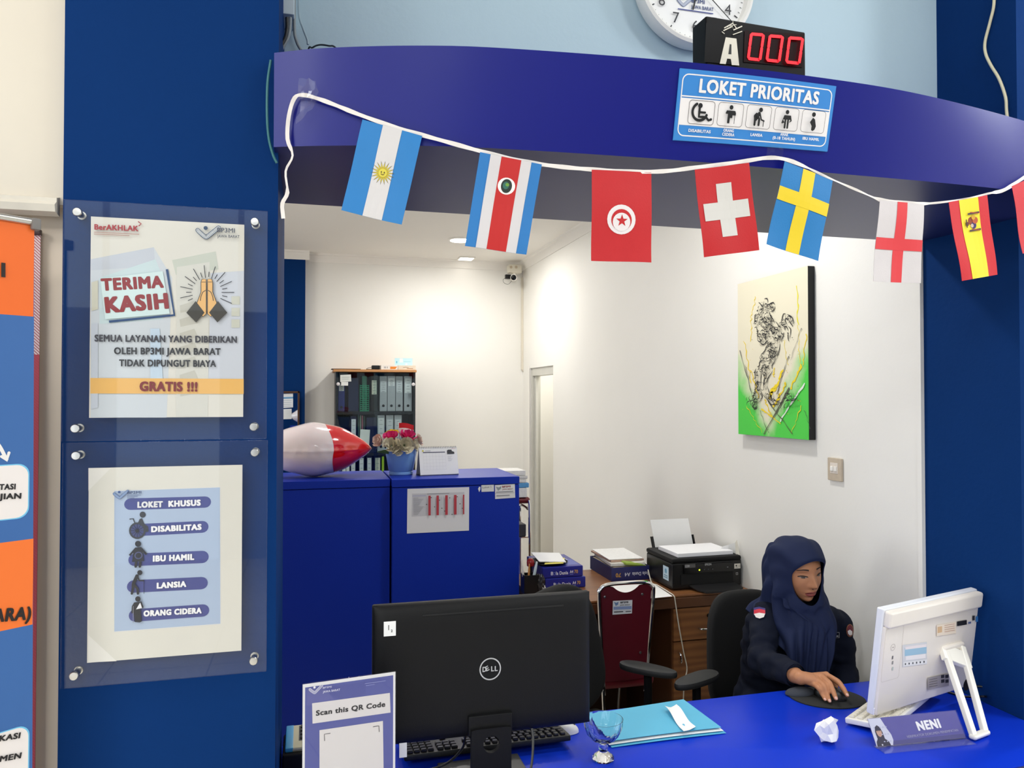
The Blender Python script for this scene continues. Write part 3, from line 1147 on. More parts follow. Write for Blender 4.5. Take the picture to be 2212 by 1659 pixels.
# ---------------------------------------------------------------- wall clock
cc = aY(1503, -36, YW - .05)
cr_ = .192
t = thing('wall_clock', 'large round white wall clock on the pale blue wall above the fascia', 'clock', (cc.x, YW, cc.z))
b = MB()
b.lathe([(cr_ * .9, 0), (cr_ * .97, .01), (cr_, .03), (cr_, .05), (cr_ * .985, .062), (cr_ * .94, .066), (cr_ * .90, .060), (cr_ * .885, .046), (cr_ * .885, .040)], 64, (cc.x, YW - .001, cc.z), (0, -1, 0), cap1=False)
b.build('clock_frame', WHITE_P, t)
cpl = Plane((cc.x, YW - .0415, cc.z), (1, 0, 0), (0, 0, 1))
face = MB().lathe([(cr_ * .89, 0), (cr_ * .89, .0005)], 64, (cc.x, YW - .0405, cc.z), (0, -1, 0)).build('clock_face', PAPER, t)
p = Pr(cpl)
for k in range(60):
    a_ = math.radians(6 * k)
    r0 = .80 if k % 5 == 0 else .83
    p.stroke([(cr_ * r0 * math.sin(a_), cr_ * r0 * math.cos(a_)), (cr_ * .865 * math.sin(a_), cr_ * .865 * math.cos(a_))], .0035 if k % 5 == 0 else .0016, '2a2a30', cap=False)
for k in range(1, 13):
    a_ = math.radians(30 * k)
    p.text(str(k), cr_ * .66 * math.sin(a_), cr_ * .66 * math.cos(a_) - .016, .032, '2c2c32', align='c')
p.build('numerals', face)
p = Pr(cpl, base=.001)
p.text('BP3MI', -.01, -.055, .012, '35487e', bold=.02)
p.text('JAWA BARAT', -.012, -.073, .011, '35487e', bold=.015, width=.075)
check_logo(p, -.055, -.072, .030, '35508c', '35508c', 'e8ecf0')
p.stroke([(-.055, -.081), (.060, -.081)], .003, '33408a')
p.build('lettering', face)
p = Pr(cpl, base=.006)
p.stroke([(.012, .0), (-.008, -.078)], [.006, .005], '111114')
p.build('hour_hand', t)
p = Pr(cpl, base=.010)
p.stroke([(-.015, .018), (.118, -.100)], [.004, .003], '111114')
p.build('minute_hand', t)
MB().lathe([(.006, 0), (.006, .012)], 16, (cc.x, YW - .042, cc.z), (0, -1, 0)).build('hand_hub', BLACK, t)

# ---------------------------------------------------------------- bunting
def onf(px, py, off=.014):
    y = 1.6
    for _ in range(8):
        q_ = aY(px, py, y)
        y = fascia_y(q_.x, min(max(q_.z, ZB0), ZB1)) - off
    return aY(px, py, y)


STR = [(612, 472), (610, 440), (621, 415), (617, 370), (632, 336), (621, 300), (624, 250), (636, 212), (655, 205), (690, 214), (730, 229), (775, 247), (845, 272),
       (910, 291), (975, 309), (1040, 327), (1105, 343), (1170, 355), (1230, 362), (1280, 366), (1345, 370), (1407, 371), (1455, 368), (1500, 362), (1560, 355), (1615, 347),
       (1656, 341), (1692, 343), (1735, 358), (1790, 384), (1850, 410), (1900, 431), (1945, 437), (1995, 440), (2050, 435), (2095, 428), (2135, 418), (2165, 412), (2190, 398), (2225, 376), (2280, 352)]
pts = [onf(x, y) for x, y in STR]
t = thing('bunting', 'string of small paper flags taped along the curved blue fascia', 'bunting', pts[8])
TAPEW = mat('white_ribbon', 'e9e2dc', .6, var=.05, scale=40)
b = MB()
line = spline(pts, 4)
vs, fs = [], []
for i, q_ in enumerate(line):
    tn = (line[min(i + 1, len(line) - 1)] - line[max(i - 1, 0)]).normalized()
    up = Vector((0, -1, 0)).cross(tn)
    if up.z < 0 and i > 28:
        up = -up
    tw = .0045 * (1 if i > 30 else .9)
    if 112 < i < 124 or 132 < i < 146 or 8 < i < 18:
        tw *= .55
    wob = .0015 * math.sin(i * 1.3)
    vs += [q_ + up * tw + Vector((0, wob, 0)), q_ - up * tw - Vector((0, wob, 0))]
for i in range(len(line) - 1):
    fs.append((2 * i, 2 * i + 1, 2 * i + 3, 2 * i + 2))
b.add(vs, fs)
b.add([v + Vector((0, .0006, 0)) for v in vs], [f[::-1] for f in fs])
b.build('ribbon', TAPEW, t, 60)

FLAGCOL = {}


def flag(label, TL, TR, BR, BL, draw, back, sway=.0):
    A, B = onf(*TL, off=.017), onf(*TR, off=.017)
    C, D = aY(*BR, B.y + sway), aY(*BL, A.y + sway)
    ph = rnd.random() * 6
    amp = .0028
    nn = (B - A).cross(D - A).normalized()
    if nn.y > 0:
        nn = -nn

    def mp(x, y, w):       # x 0..1 along the ribbon, y 0..1 upward
        q_ = (D * (1 - x) + C * x) * (1 - y) + (A * (1 - x) + B * x) * y
        rp = amp * (1 - y * .7) * math.sin(x * 5 + ph + y * 2.3) + .0016 * math.sin(y * 7 + ph)
        return q_ + nn * (rp + w)
    nb = MB()
    nb.grid(lambda u_, v_: mp(u_, v_, 0), 9, 13)
    nb.grid(lambda u_, v_: mp(1 - u_, v_, -.0006), 9, 13)
    o = nb.build('flag', mat('flag_' + back, back, .55, var=.04, scale=30, bump=.05, bscale=300), t, 60)
    o['label'] = label
    asp = (B - A).length / (A - D).length
    p = Pr(mp, step=.00025, base=.0004)
    draw(p, asp)
    if p.d:
        p.build('flag_print', o)
    return o


def g_rect(p, x0, y0, x1, y1, c):
    p.rect(x0, y0, x1, y1, c, max(1, round((x1 - x0) * 8)), max(1, round((y1 - y0) * 12)))


def star(p, x, y, r, asp, col, n=5, inner=.4, rot=PI / 2):
    p.poly([(x + (r if i % 2 == 0 else r * inner) * math.cos(rot + PI * i / n), y + (r if i % 2 == 0 else r * inner) * asp * math.sin(rot + PI * i / n)) for i in range(2 * n)], col)


def f_arg(p, asp):
    g_rect(p, .345, 0, .665, 1, 'd2cecd')
    star(p, .51, .50, .20, asp, '5a4a10', 18, .45)
    star(p, .51, .50, .17, asp, 'c8b428', 18, .5)
    p.disc(.51, .50, .085, 'b8a21c', .085 * asp)
    p.disc(.51, .50, .07, 'd8c840', .07 * asp)
    for i in (-1, 1):
        p.disc(.51 + .025 * i, .505, .01, '5a4a10', .01)
    p.stroke([(.485, .485), (.51, .478), (.535, .485)], .008, '5a4a10')


def f_cr(p, asp):
    g_rect(p, .17, 0, .83, 1, 'd2cdce')
    g_rect(p, .345, 0, .665, 1, 'be1a18')
    p.disc(.50, .70, .14, 'efe9e6', .085 * asp * 1.6)
    p.disc(.50, .70, .088, '1d2a22', .075 * asp * 1.5)
    p.disc(.49, .705, .05, '2f6a5a', .04)
    p.disc(.51, .715, .03, '6a9a3a', .018)


def f_tun(p, asp):
    p.disc(.485, .46, .235, 'e6dede', .235 * asp)
    p.disc(.485, .455, .17, 'bf1a20', .17 * asp)
    p.disc(.485, .432, .145, 'e6dede', .145 * asp)
    star(p, .49, .445, .10, asp, 'bf1a20')


def f_sui(p, asp):
    g_rect(p, .36, .20, .64, .81, 'd0ccc6')
    g_rect(p, .09, .40, .91, .60, 'd0ccc6')


def f_swe(p, asp):
    g_rect(p, .375, 0, .625, 1, 'e6c81e')
    g_rect(p, 0, .545, 1, .705, 'e6c81e')


def f_eng(p, asp):
    g_rect(p, .39, 0, .61, 1, 'd93a40')
    g_rect(p, 0, .40, 1, .545, 'd93a40')


def f_spa(p, asp):
    g_rect(p, .265, 0, .755, 1, 'ecd92c')
    for x, y, r, c in ((.52, .72, .085, '8a3a1e'), (.57, .66, .07, '3a2a6a'), (.62, .72, .07, 'b8542a'), (.58, .76, .05, 'd2a028'), (.40, .69, .045, '6a3018'), (.52, .66, .04, 'c8b4a0')):
        p.disc(x, y, r, c, r * asp * .95)
    for yy in (.60, .81):
        p.stroke([(.44, yy), (.72, yy)], .022, '4a3a3a')
        p.stroke([(.5, yy + .015), (.7, yy - .01)], .012, 'a03a30')
    p.stroke([(.37, .655), (.37, .735)], .03, '4a2a14')


flag('sky blue and white striped flag with a golden sun', (783, 258), (912, 294), (868, 486), (738, 455), f_arg, '1878bc')
flag('blue white and red striped flag with a small oval crest', (1037, 329), (1170, 356), (1137, 550), (1004, 532), f_cr, '2274b8')
flag('red flag with a crescent and star in a white ring', (1279, 366), (1408, 372), (1407, 567), (1278, 563), f_tun, 'bf1a20')
flag('red flag with a white cross', (1500, 367), (1617, 352), (1641, 540), (1520, 556), f_sui, 'bc161c')
flag('blue flag with a yellow cross', (1696, 348), (1800, 390), (1766, 564), (1656, 527), f_swe, '1a76b6')
flag('white flag with a red cross', (1901, 432), (1996, 442), (1987, 612), (1884, 608), f_eng, 'd0c9c9')
flag('red and yellow striped flag with a coat of arms', (2048, 437), (2131, 422), (2156, 593), (2077, 607), f_spa, 'cc262e')
flag('plain red flag cut off by the right edge of the picture', (2187, 402), (2282, 358), (2300, 520), (2209, 548), lambda p, a: None, 'c8222e')

# clear adhesive tape holding the ribbon
def crumple(corners, n, amp, off):
    P4 = [onf(x, y, off) for x, y in corners]
    seeds = {}
    def fn(u_, v_):
        q_ = (P4[0] * (1 - u_) + P4[1] * u_) * (1 - v_) + (P4[3] * (1 - u_) + P4[2] * u_) * v_
        k = (round(u_ * 100), round(v_ * 100))
        if k not in seeds:
            seeds[k] = Vector((rnd.uniform(-1, 1) * amp * .5, -rnd.random() * amp, rnd.uniform(-1, 1) * amp * .5))
        return q_ + seeds[k]
    return MB().grid(fn, n, n)


tag(crumple([(648, 168), (684, 176), (688, 222), (640, 268)], 7, .005, .019).build('tape_strip', TAPE, None, 5),
    'crumpled clear tape holding the left end of the flag ribbon', 'tape')
tag(crumple([(1656, 314), (1690, 318), (1690, 342), (1655, 342)], 5, .003, .019).build('tape_strip', TAPE, None, 5),
    'small clear tape strip holding the flag ribbon below the blue sign', 'tape')

# ---------------------------------------------------------------- cables beside the upper wall
WIRE_G = mat('grey_cable', '8f979a', .5, var=.1)
WIRE_D = mat('dark_cable', '26282a', .5, var=.1)
WIRE_T = mat('teal_cable', '2f6a70', .45, var=.1)
tr_ = [aY(x, y, 2.05) for x, y in ((609, -60), (640, -60), (636, 40), (609, 40))]
b = MB().span((tr_[0].x, 2.03, tr_[2].z), (tr_[1].x - .004, 2.118, ZF - .01), .003)
t = tag(b.build('cable_trunking', mat('pale_blue_trunking', 'cfdde2', .5, var=.05)), 'pale grey-blue cable trunking in the corner above the left end of the fascia', 'trunking')
def wire(name, pxs, Y, r, m, label):
    ys = Y if isinstance(Y, (list, tuple)) else [Y] * len(pxs)
    w_ = [aY(x, y, yy) for (x, y), yy in zip(pxs, ys)]
    o = MB().tube(spline(w_, 6), r, 8).build(name, m, None, 60)
    return tag(o, label, 'cable')
wire('cable', [(620, 38), (620, 62), (615, 85), (600, 108), (596, 112)], 2.0, .0045, WIRE_D, 'dark cable curving left out of the trunking onto the fascia')
wire('cable', [(627, 38), (626, 62), (622, 80), (612, 100), (604, 112)], 2.04, .0045, WIRE_G, 'grey cable right beside the dark one below the trunking')
wire('cable', [(636, -40), (636, 60), (641, 90), (650, 108)], 2.06, .004, WIRE_G, 'thin grey cable running straight down right of the trunking')
wire('cable', [(646, -40), (646, 30), (655, 62), (664, 86), (665, 96)], 2.09, .003, mat('pale_cable', 'a8bcc6', .5), 'pale cable hugging the light blue wall near the trunking')
wk = [aY(664, 116, 2.09), aY(675, 103, 2.06), aY(690, 97, 2.0), aY(710, 99, 1.93), aY(727, 106, 1.86)]
wk.append(Vector((wk[-1].x + .03, 1.80, ZB1 + .003)))
wk.append(Vector((wk[-1].x + .05, 1.85, ZB1 + .003)))
wk.insert(0, Vector((wk[0].x - .02, 2.10, ZB1 + .003)))
tag(MB().tube(spline(wk, 6), .0022, 8).build('cable', WIRE_D, None, 60), 'thin black cable arching over the top edge of the fascia', 'cable')
wire('cable', [(585, 130), (578, 180), (577, 250), (581, 300), (590, 335), (598, 352)], 1.722, .003, WIRE_T, 'teal cable hanging between the navy pillar and the fascia end')
wr_ = [aX(x, y, 2.032) for x, y in ((2146, -30), (2147, 10), (2138, 50), (2128, 90), (2129, 115), (2140, 140), (2158, 170), (2172, 210), (2175, 246))]
for w_ in wr_:
    w_.y = min(w_.y, YW - .008)
wr_.append(Vector((2.028, wr_[-1].y - .02, ZB1 + .005)))
tag(MB().tube(spline(wr_, 6), .0045, 8).build('cable', mat('cream_cable', 'd8cfae', .45, var=.06), None, 60), 'cream cable snaking down the corner at the right end of the fascia', 'cable')

# ================================================================ the counter and what stands on it
ZT = .75
YK = 2.2
t = thing('service_counter', 'bright blue laminate counter with a curved front across the bay', 'counter', (1.0, 1.9, 0))
xs = [-.066 + (2.038 + .066) * i / 60 for i in range(61)]
fy = [arc_y(BOT, x) + .012 for x in xs]
out = [(x, y) for x, y in zip(xs, fy)] + [(2.038, 1.819 if False else YK), (-.066, YK)]
MB().prism(out, ZT - .03, ZT, bev=.0015).build('countertop', [COUNTER], t)
inn = [(x, y - .0005) for x, y in zip(xs, fy)]
b = MB()
vs = [(x, y - .002, ZT - .031) for x, y in inn] + [(x, y - .002, ZT - .0015) for x, y in inn]
k = len(inn)
b.add(vs, [(i, i + 1, k + i + 1, k + i) for i in range(k - 1)])
b.build('edge_band', COUNTER_EDGE, t)
inn = [(x, y + .03) for x, y in zip(xs, fy)]
MB().prism(inn + [(x, y + .02) for x, y in inn[::-1]], 0, ZT - .03).build('front_panel', COUNTER_EDGE, t)
MB().span((-.066, 1.76, 0), (-.046, YK, ZT - .03)).build('side_panel', COUNTER_EDGE, t)
MB().span((2.018, 1.8, 0), (2.038, YK, ZT - .03)).build('side_panel', COUNTER_EDGE, t)

# ---------------------------------------------------------------- QR stand
qd = Vector((.991, .134, 0)).normalized()
qo = aY(653, 1478, 1.72)
qo = Vector((qo.x, qo.y, ZT))
lean = Vector((.02, .16, 1)).normalized()
lean = (lean - qd * lean.dot(qd)).normalized()
qpl = Plane(qo - lean * 0, qd, (0, 0, 1))
tl, tr = qpl.q(653, 1478), qpl.q(855, 1450)
qw = tr.x
qh = (tl.y + tr.y) / 2
t = thing('acrylic_sign_stand', 'acrylic table stand with a blue scan-this-code card left of the black monitor', 'sign stand', qpl.map(qw / 2, 0, 0))
b = MB()
Rq = Matrix((qd, -qpl.n, (0, 0, 1))).transposed()
b.box(qpl.map(qw / 2, qh / 2, .0018), (qw, .002, qh), .0005, Rq)
b.box(qpl.map(qw / 2, qh / 2, -.0028), (qw, .002, qh), .0005, Rq)
b.build('acrylic_sheet', ACRYL, t)
b = MB()
b.box(qpl.map(qw / 2, .0015, -.035), (qw, .075, .003), .0005, Rq)
b.build('acrylic_foot', ACRYL, t)
card = MB().box(qpl.map(qw / 2, qh / 2, -.0004), (qw - .002, .0008, qh - .002), 0, Rq).build('card', mat('white_card', 'f0eef0', .6, var=.02), t)
p = Pr(qpl, base=.0001)
p.rect(.006, .006, qw - .006, qh - .008, '4a52a4')
p.pq([(664, 1490), (700, 1485), (722, 1512), (700, 1521), (662, 1524)], '575aa6')
p.pq([(700, 1485), (790, 1472), (790, 1498), (760, 1512), (722, 1508)], '434b9e')
p.build('card_print', card)
p = Pr(qpl, base=.0006)
p.pq([(674, 1519), (842, 1496.5), (843.5, 1539), (675, 1563)], 'e8e2e4')
p.pq([(690, 1577), (827, 1557), (829, 1700), (690, 1700)], 'e9e3e3')
p.build('white_panels', card)
p = Pr(qpl, base=.0009)
p.tq('Scan this QR Code', (682, 1546), (832, 1526), 11.5, '26242c', .035)
p.sq([(701, 1600), (700.5, 1585.5), (713.5, 1583.5)], 1.3, '3a3238', cap=False)
p.sq([(805.5, 1569.5), (818, 1567.5), (819, 1580.5)], 1.3, '3a3238', cap=False)
a, c = qpl.q(669, 1500), qpl.q(693, 1480)
check_logo(p, a.x, a.y, (c - a).length * .62, 'f0eef4', 'f0eef4', '4a52a4')
p.tq('BP3MI', (697, 1487), (716, 1484.5), 4, 'c8c8e4', .02)
p.tq('JAWA BARAT', (697, 1496), (734, 1491), 4.5, 'd8d8ee', .02)
p.sq([(788, 1476), (832, 1469.5)], 1.2, '8d92c8')
p.sq([(790, 1480), (808, 1477.5)], 1.0, '8d92c8')
p.build('lettering', card)

# ---------------------------------------------------------------- black monitor seen from behind
mt = thing('monitor', 'black desktop monitor seen from behind on the blue counter', 'monitor', (.45, 1.86, ZT))
m0, m1 = aY(806, 1318, 1.84), aY(1279, 1278, 1.84)
mz1, mz0 = 1.204, .872
mx0, mx1 = m0.x, m1.x
b = MB()
b.box(((mx0 + mx1) / 2, 1.868, (mz0 + mz1) / 2), (mx1 - mx0, .018, mz1 - mz0), .004)
b.build('screen_frame', BLACK_M, mt)
# swelling rear cover
def cover(u_, v_):
    x = mx0 + (mx1 - mx0) * u_
    z = mz0 + (mz1 - mz0) * v_
    e = min(u_, 1 - u_, 1.0) * (mx1 - mx0)
    f = min(v_, 1 - v_) * (mz1 - mz0)
    d = 0 if e <= 1e-6 or f <= 1e-6 else .019 * min(1, e / .02) ** .5 * min(1, f / .02) ** .5
    return (x, 1.860 - d, z)
us = [0, .004, .012, .03] + [.06 + .88 * i / 10 for i in range(11)] + [.97, .988, .996, 1]
b = MB()
k = len(us)
b.add([cover(u_, v_) for u_ in us for v_ in us], [(i * k + j, (i + 1) * k + j, (i + 1) * k + j + 1, i * k + j + 1) for i in range(k - 1) for j in range(k - 1)])
b.build('rear_cover', BLACK_M, mt, 50)
mpl = Plane((mx0, 1.8405, mz0), (1, 0, 0), (0, 0, 1))
MB().box(((mx0 + mx1) / 2 - .02 + .04, 1.8405, mz1 - .026), (.355, .002, .0045), .0005).build('vent_slot', mat('deep_black_plastic', '050506', .6), mt)
lg = mpl.q(1059, 1445)
p = Pr(mpl, step=.0002, base=.0002)
p.ring(lg.x, lg.y, .0255, .003, 'b8b8b8', n=48)
p.text('D', lg.x - .0195, lg.y - .0058, .0125, 'b8b8b8', bold=.03, width=.0098)
p.text('E', lg.x - .0098, lg.y - .0050, .0120, 'b8b8b8', bold=.03, width=.0088, rot=.40)
p.text('L', lg.x + .0018, lg.y - .0058, .0125, 'b8b8b8', bold=.03, width=.0075)
p.text('L', lg.x + .0108, lg.y - .0058, .0125, 'b8b8b8', bold=.03, width=.0075)
p.build('badge', mt)
st = mpl.q(842, 1358)
b = MB().box(mpl.map(st.x, st.y, .0006), (.0285, .0012, .0345), .0004)
sk = b.build('sticker', PAPER, mt)
sk['label'] = 'small white sticker with handwritten digits'
p = Pr(mpl, step=.0001, base=.0013)
p.text('1', st.x - .0035, st.y - .003, .012, '1b1b1e')
p.text('2', st.x + .0025, st.y - .008, .006, '1b1b1e', bold=.02)
p.build('handwriting', sk)
b = MB()   # neck with a round cable hole
nx0, nx1 = aY(1017, 1600, 1.83).x, aY(1103, 1600, 1.83).x
ncx, hz, hr = (nx0 + nx1) / 2, aY(1061, 1605, 1.83).z, .0205
outer = [(nx1 - nx0) / 2, .16]
ring_o, ring_i = [], []
N = 40
zt_, zb_ = .90, ZT + .004
for i in range(N):
    a_ = 2 * PI * i / N
    ring_i.append((ncx + hr * math.cos(a_), hz + hr * math.sin(a_)))
    ca, sa = math.cos(a_), math.sin(a_)
    kx = (nx1 - nx0) / 2 / abs(ca) if abs(ca) > 1e-6 else 9
    kz = ((zt_ - hz) if sa > 0 else (hz - zb_)) / abs(sa) if abs(sa) > 1e-6 else 9
    q_ = min(kx, kz)
    ring_o.append((ncx + q_ * ca, hz + q_ * sa))
for y, fl in ((1.822, 0), (1.836, 1)):
    vs = [(x, y, z) for x, z in ring_o] + [(x, y, z) for x, z in ring_i]
    b.add(vs, [(i, (i + 1) % N, N + (i + 1) % N, N + i)[::-1 if fl else 1] for i in range(N)])
b.add([(x, 1.822, z) for x, z in ring_i] + [(x, 1.836, z) for x, z in ring_i], [(i, N + i, N + (i + 1) % N, (i + 1) % N)[::-1] for i in range(N)])
b.add([(x, 1.822, z) for x, z in ring_o] + [(x, 1.836, z) for x, z in ring_o], [(i, N + i, N + (i + 1) % N, (i + 1) % N) for i in range(N)])
# corners missing from the polar outline
b.build('stand_neck', BLACK_M, mt, 30)
MB().box((ncx, 1.845, .905), (.11, .03, .05), .004).build('neck_hinge', BLACK_M, mt)
MB().box((ncx + .0, 1.875, ZT + .005), (.215, .205, .010), .003).build('stand_base', mat('grey_black_plastic', '2a2a2c', .4, var=.08), mt)
b = MB()
b.tube(spline([(.375, 1.862, .874), (.37, 1.885, .83), (.33, 1.90, .79), (.26, 1.91, .772), (.20, 1.90, .758)], 6), .003, 8)
b.build('power_cable', BLACK, mt)
b = MB()
b.tube(spline([(.540, 1.850, .876), (.538, 1.832, .85), (.522, 1.80, .80), (.49, 1.778, .768), (.45, 1.772, .757), (.36, 1.772, .7535)], 6), .0032, 8)
b.build('video_cable', BLACK, mt)
MB().box((.22, 1.845, .862), (.018, .001, .034), 0).build('hanging_tag', PAPER, mt)

# ---------------------------------------------------------------- keyboards
def keyboard(name, label, o, ux, W, D, body, keym, rows, slope=.01, flip=False):
    """o = centre on the counter, ux = direction along the rows"""
    ux = Vector(ux).normalized()
    uy = Vector((-ux.y, ux.x, 0))
    t = thing(name, label, 'keyboard', o)
    R = Matrix((ux, uy, (0, 0, 1))).transposed()
    tilt = Matrix.Rotation(math.atan2(slope, D), 3, 'X')
    RR = R @ tilt
    c = Vector(o) + Vector((0, 0, .012 + slope / 2))
    MB().box(c, (W, D, .016), .004, RR).build('keyboard_body', body, t)
    def key(p_, sz):
        MB().box(c + RR @ Vector(p_), sz, .0018, RR, 1).build('key', keym, t)
    for r in range(rows):
        y = -D / 2 + .016 + (D - .030) * r / (rows - 1)
        x = -W / 2 + .012
        if r == 0:
            ws = [.022, .018, .018, .095, .018, .018, .018, .022]
        elif r == 1:
            ws = [.034] + [.0155] * 10 + [.036]
        elif r == 2:
            ws = [.028] + [.0155] * 11 + [.030]
        elif r == 3:
            ws = [.024] + [.0155] * 12 + [.024]
        else:
            ws = [.0155] * 13 + [.028]
        for w_ in ws:
            if x + w_ > W * .165:
                w_ = max(.012, W * .165 - x)
            if x > W * .16:
                break
            key((x + w_ / 2, y, .011), (w_ - .002, .0145, .007))
            x += w_ + .0035
        for j in range(3):
            if r in (0, 3, 4, 5) or (r == 1 and j == 1):
                key((W * .204 + j * .0185, y, .011), (.0155, .0145, .007))
    # keep the numeric block apart
        for j in range(4):
            key((W / 2 - .017 - .018 * (3 - j), y, .011), (.0152, .0145, .007))
    return t, RR, c


kbt, RR, c = keyboard('keyboard', 'black full-size keyboard behind the black monitor', (.465, 2.052, ZT), (-1, -.01, 0), .452, .128, BLACK, mat('black_keys', '1b1b1d', .3, var=.05), 6, .014)
keyboard('keyboard', 'white keyboard half hidden behind the white all-in-one computer', (1.712, 1.972, ZT), (-.87, -.50, 0), .40, .125, WHITE_P, mat('ivory_keys', 'e2dccc', .4), 5, .012)

def mouse(label, o, ang, m, name='computer_mouse', L=.10, W=.058, H=.034):
    t = thing(name, label, 'mouse', o)
    R = Matrix.Rotation(ang, 3, 'Z')
    b = MB()
    def fn(u_, v_):
        a_ = 2 * PI * u_
        bb = PI / 2 * v_
        x = math.cos(a_) * math.cos(bb) ** .8
        y = math.sin(a_) * math.cos(bb) ** .7
        z = math.sin(bb)
        sx = L / 2 * x
        sy = W / 2 * y * (1 - .10 * x)
        sz = H * z ** .8 * (1 - .18 * x - .1 * x * x) if z > 0 else 0
        return Vector(o) + R @ Vector((sx, sy, sz + .001))
    b.grid(fn, 32, 10, cu=True)
    b.add([fn(i / 32, 0) for i in range(32)], [tuple(reversed(range(32)))])
    b.build('mouse_shell', m, t, 60)
    MB().tube([Vector(o) + R @ Vector((L * .27, -.004, H * .82)), Vector(o) + R @ Vector((L * .27, .004, H * .82))], .007, 14).build('scroll_wheel', mat('grey_rubber', '55565a', .4), t)
    return t
wm = aZ(1222, 1573, ZT + .012)
mouse('white mouse lying behind the lower right corner of the black monitor', (wm.x, wm.y, ZT), -.15, WHITE_P, L=.075, W=.045, H=.03)

# ---------------------------------------------------------------- light blue folder with a paper strip
FO = mat('light_blue_card', '57b4d6', .6, var=.03, scale=20)
f0, f1, f2, f3 = [aZ(x, y, ZT + .002) for x, y in ((1275, 1549), (1484, 1516), (1567, 1582), (1320, 1613))]
t = thing('paper_folder', 'light blue paper folder lying beside the glass cup', 'folder', (f0 + f2) / 2 * 1.0)
t.location.z = ZT
def leaf(za, zb, dx, dy, name, m=FO):
    """one cover sheet, za at the spine, zb at the open edge"""
    P4 = [Vector((q_.x + dx, q_.y + dy, 0)) for q_ in (f0, f1, f2, f3)]
    def fn(u_, v_):
        q_ = (P4[0] * (1 - u_) + P4[1] * u_) * (1 - v_) + (P4[3] * (1 - u_) + P4[2] * u_) * v_
        return Vector((q_.x, q_.y, ZT + za + (zb - za) * v_ + .002 * math.sin(PI * u_) * v_))
    b = MB().grid(fn, 10, 8)
    k = len(b.v)
    b.add([v - Vector((0, 0, .0009)) for v in b.v[:k]], [f[::-1] for f in b.f])
    # rim
    idx = [i * 8 for i in range(10)] + [9 * 8 + j for j in range(1, 8)] + [i * 8 + 7 for i in range(8, -1, -1)] + [j for j in range(6, 0, -1)]
    b.f += [(idx[i], idx[(i + 1) % len(idx)], k + idx[(i + 1) % len(idx)], k + idx[i]) for i in range(len(idx))]
    b.m += [0] * len(idx)
    return b.build(name, m, t, 40)
leaf(.002, .002, 0, -.004, 'back_cover')
leaf(.004, .006, -.004, .004, 'paper_sheets', PAPER)
top_ = leaf(.006, .012, -.006, .012, 'front_cover')
def ftop(px, py):
    q_ = aZ(px, py, ZT + .0105)
    return q_
p = Pr(lambda x, y, w: aZ(x, -y, ZT + .0098 + w) if False else Vector((0, 0, 0)))
fpl = Plane(aZ(1400, 1560, ZT + .0085), (1, 0, 0), (0, 1, 0))
# folded paper strip resting on the cover
a0, a1, a2, a3 = [aZ(x, y, ZT + .02) for x, y in ((1436, 1526), (1461, 1523), (1503, 1570), (1477, 1580))]
st_ = thing('paper_strip', 'curled white paper strip lying on the light blue folder', 'paper', (a0 + a2) / 2)
def fn(u_, v_):
    q_ = (a0 * (1 - u_) + a1 * u_) * (1 - v_) + (a3 * (1 - u_) + a2 * u_) * v_
    return q_ + Vector((0, 0, -.0045 + .007 * (abs(2 * u_ - 1)) ** 1.5 * (1 - .6 * v_) + .004 * math.sin(v_ * 7)))
b = MB().grid(fn, 9, 14)
k = len(b.v)
b.add([v - Vector((0, 0, .0004)) for v in b.v[:k]], [f[::-1] for f in b.f])
b.build('strip_sheet', PAPER, st_, 60)

# ---------------------------------------------------------------- glass dessert cup
GOB = bpl_ = None
m = bpy.data.materials.new('cut_glass')
m.use_nodes = True
bs = m.node_tree.nodes['Principled BSDF']
bs.inputs['Transmission Weight'].default_value = 1
bs.inputs['Roughness'].default_value = .0
bs.inputs['IOR'].default_value = 1.28
bs.inputs['Base Color'].default_value = (.97, .99, 1, 1)
g = aZ(1303, 1640, ZT)
go = Vector((g.x, g.y, ZT))
t = thing('glass_cup', 'ribbed clear glass dessert cup on a short stem in front of the folder', 'glass', go)
S = .92
prof_o = [(.030, .0), (.0315, .004), (.027, .011), (.014, .021), (.010, .025), (.0135, .031), (.0135, .037), (.0095, .043), (.014, .048), (.034, .058), (.047, .074), (.0535, .092), (.0565, .112), (.0570, .1145)]
prof_i = [(.0555, .1145), (.0545, .110), (.0515, .092), (.045, .076), (.032, .062), (.012, .053), (.001, .0515)]
def rib(a_, z):
    return 1 + (.025 * math.cos(14 * a_) if .047 < z / S < .106 else (.03 * math.cos(8 * a_) if z / S < .012 else 0))
b = MB()
b.lathe([(r * S, z * S) for r, z in prof_o + prof_i], 84, go + Vector((0, 0, .0005)), None, True, True, rib)
b.build('cup_body', m, t, 50)

# ---------------------------------------------------------------- crumpled paper
pc = aZ(1802, 1612, ZT)
po_ = Vector((pc.x, pc.y + .028, ZT + .031))
bm = bmesh.new()
bmesh.ops.create_icosphere(bm, subdivisions=2, radius=.030)
r2 = random.Random(11)
for v in bm.verts:
    v.co *= 1 + r2.uniform(-.32, .30)
    v.co.z = max(-.030, v.co.z * 1.08)
for v, d in zip([x for x in bm.verts if x.co.z > .018][:3], ((.012, 0, .010), (-.010, -.004, .012), (.02, -.005, -.004))):
    v.co += Vector(d)
bmesh.ops.translate(bm, vec=po_, verts=bm.verts)
o = MB().bm(bm).build('crumpled_paper', PAPER, None, 0)
tag(o, 'crumpled ball of white paper on the counter left of the name plate', 'paper')

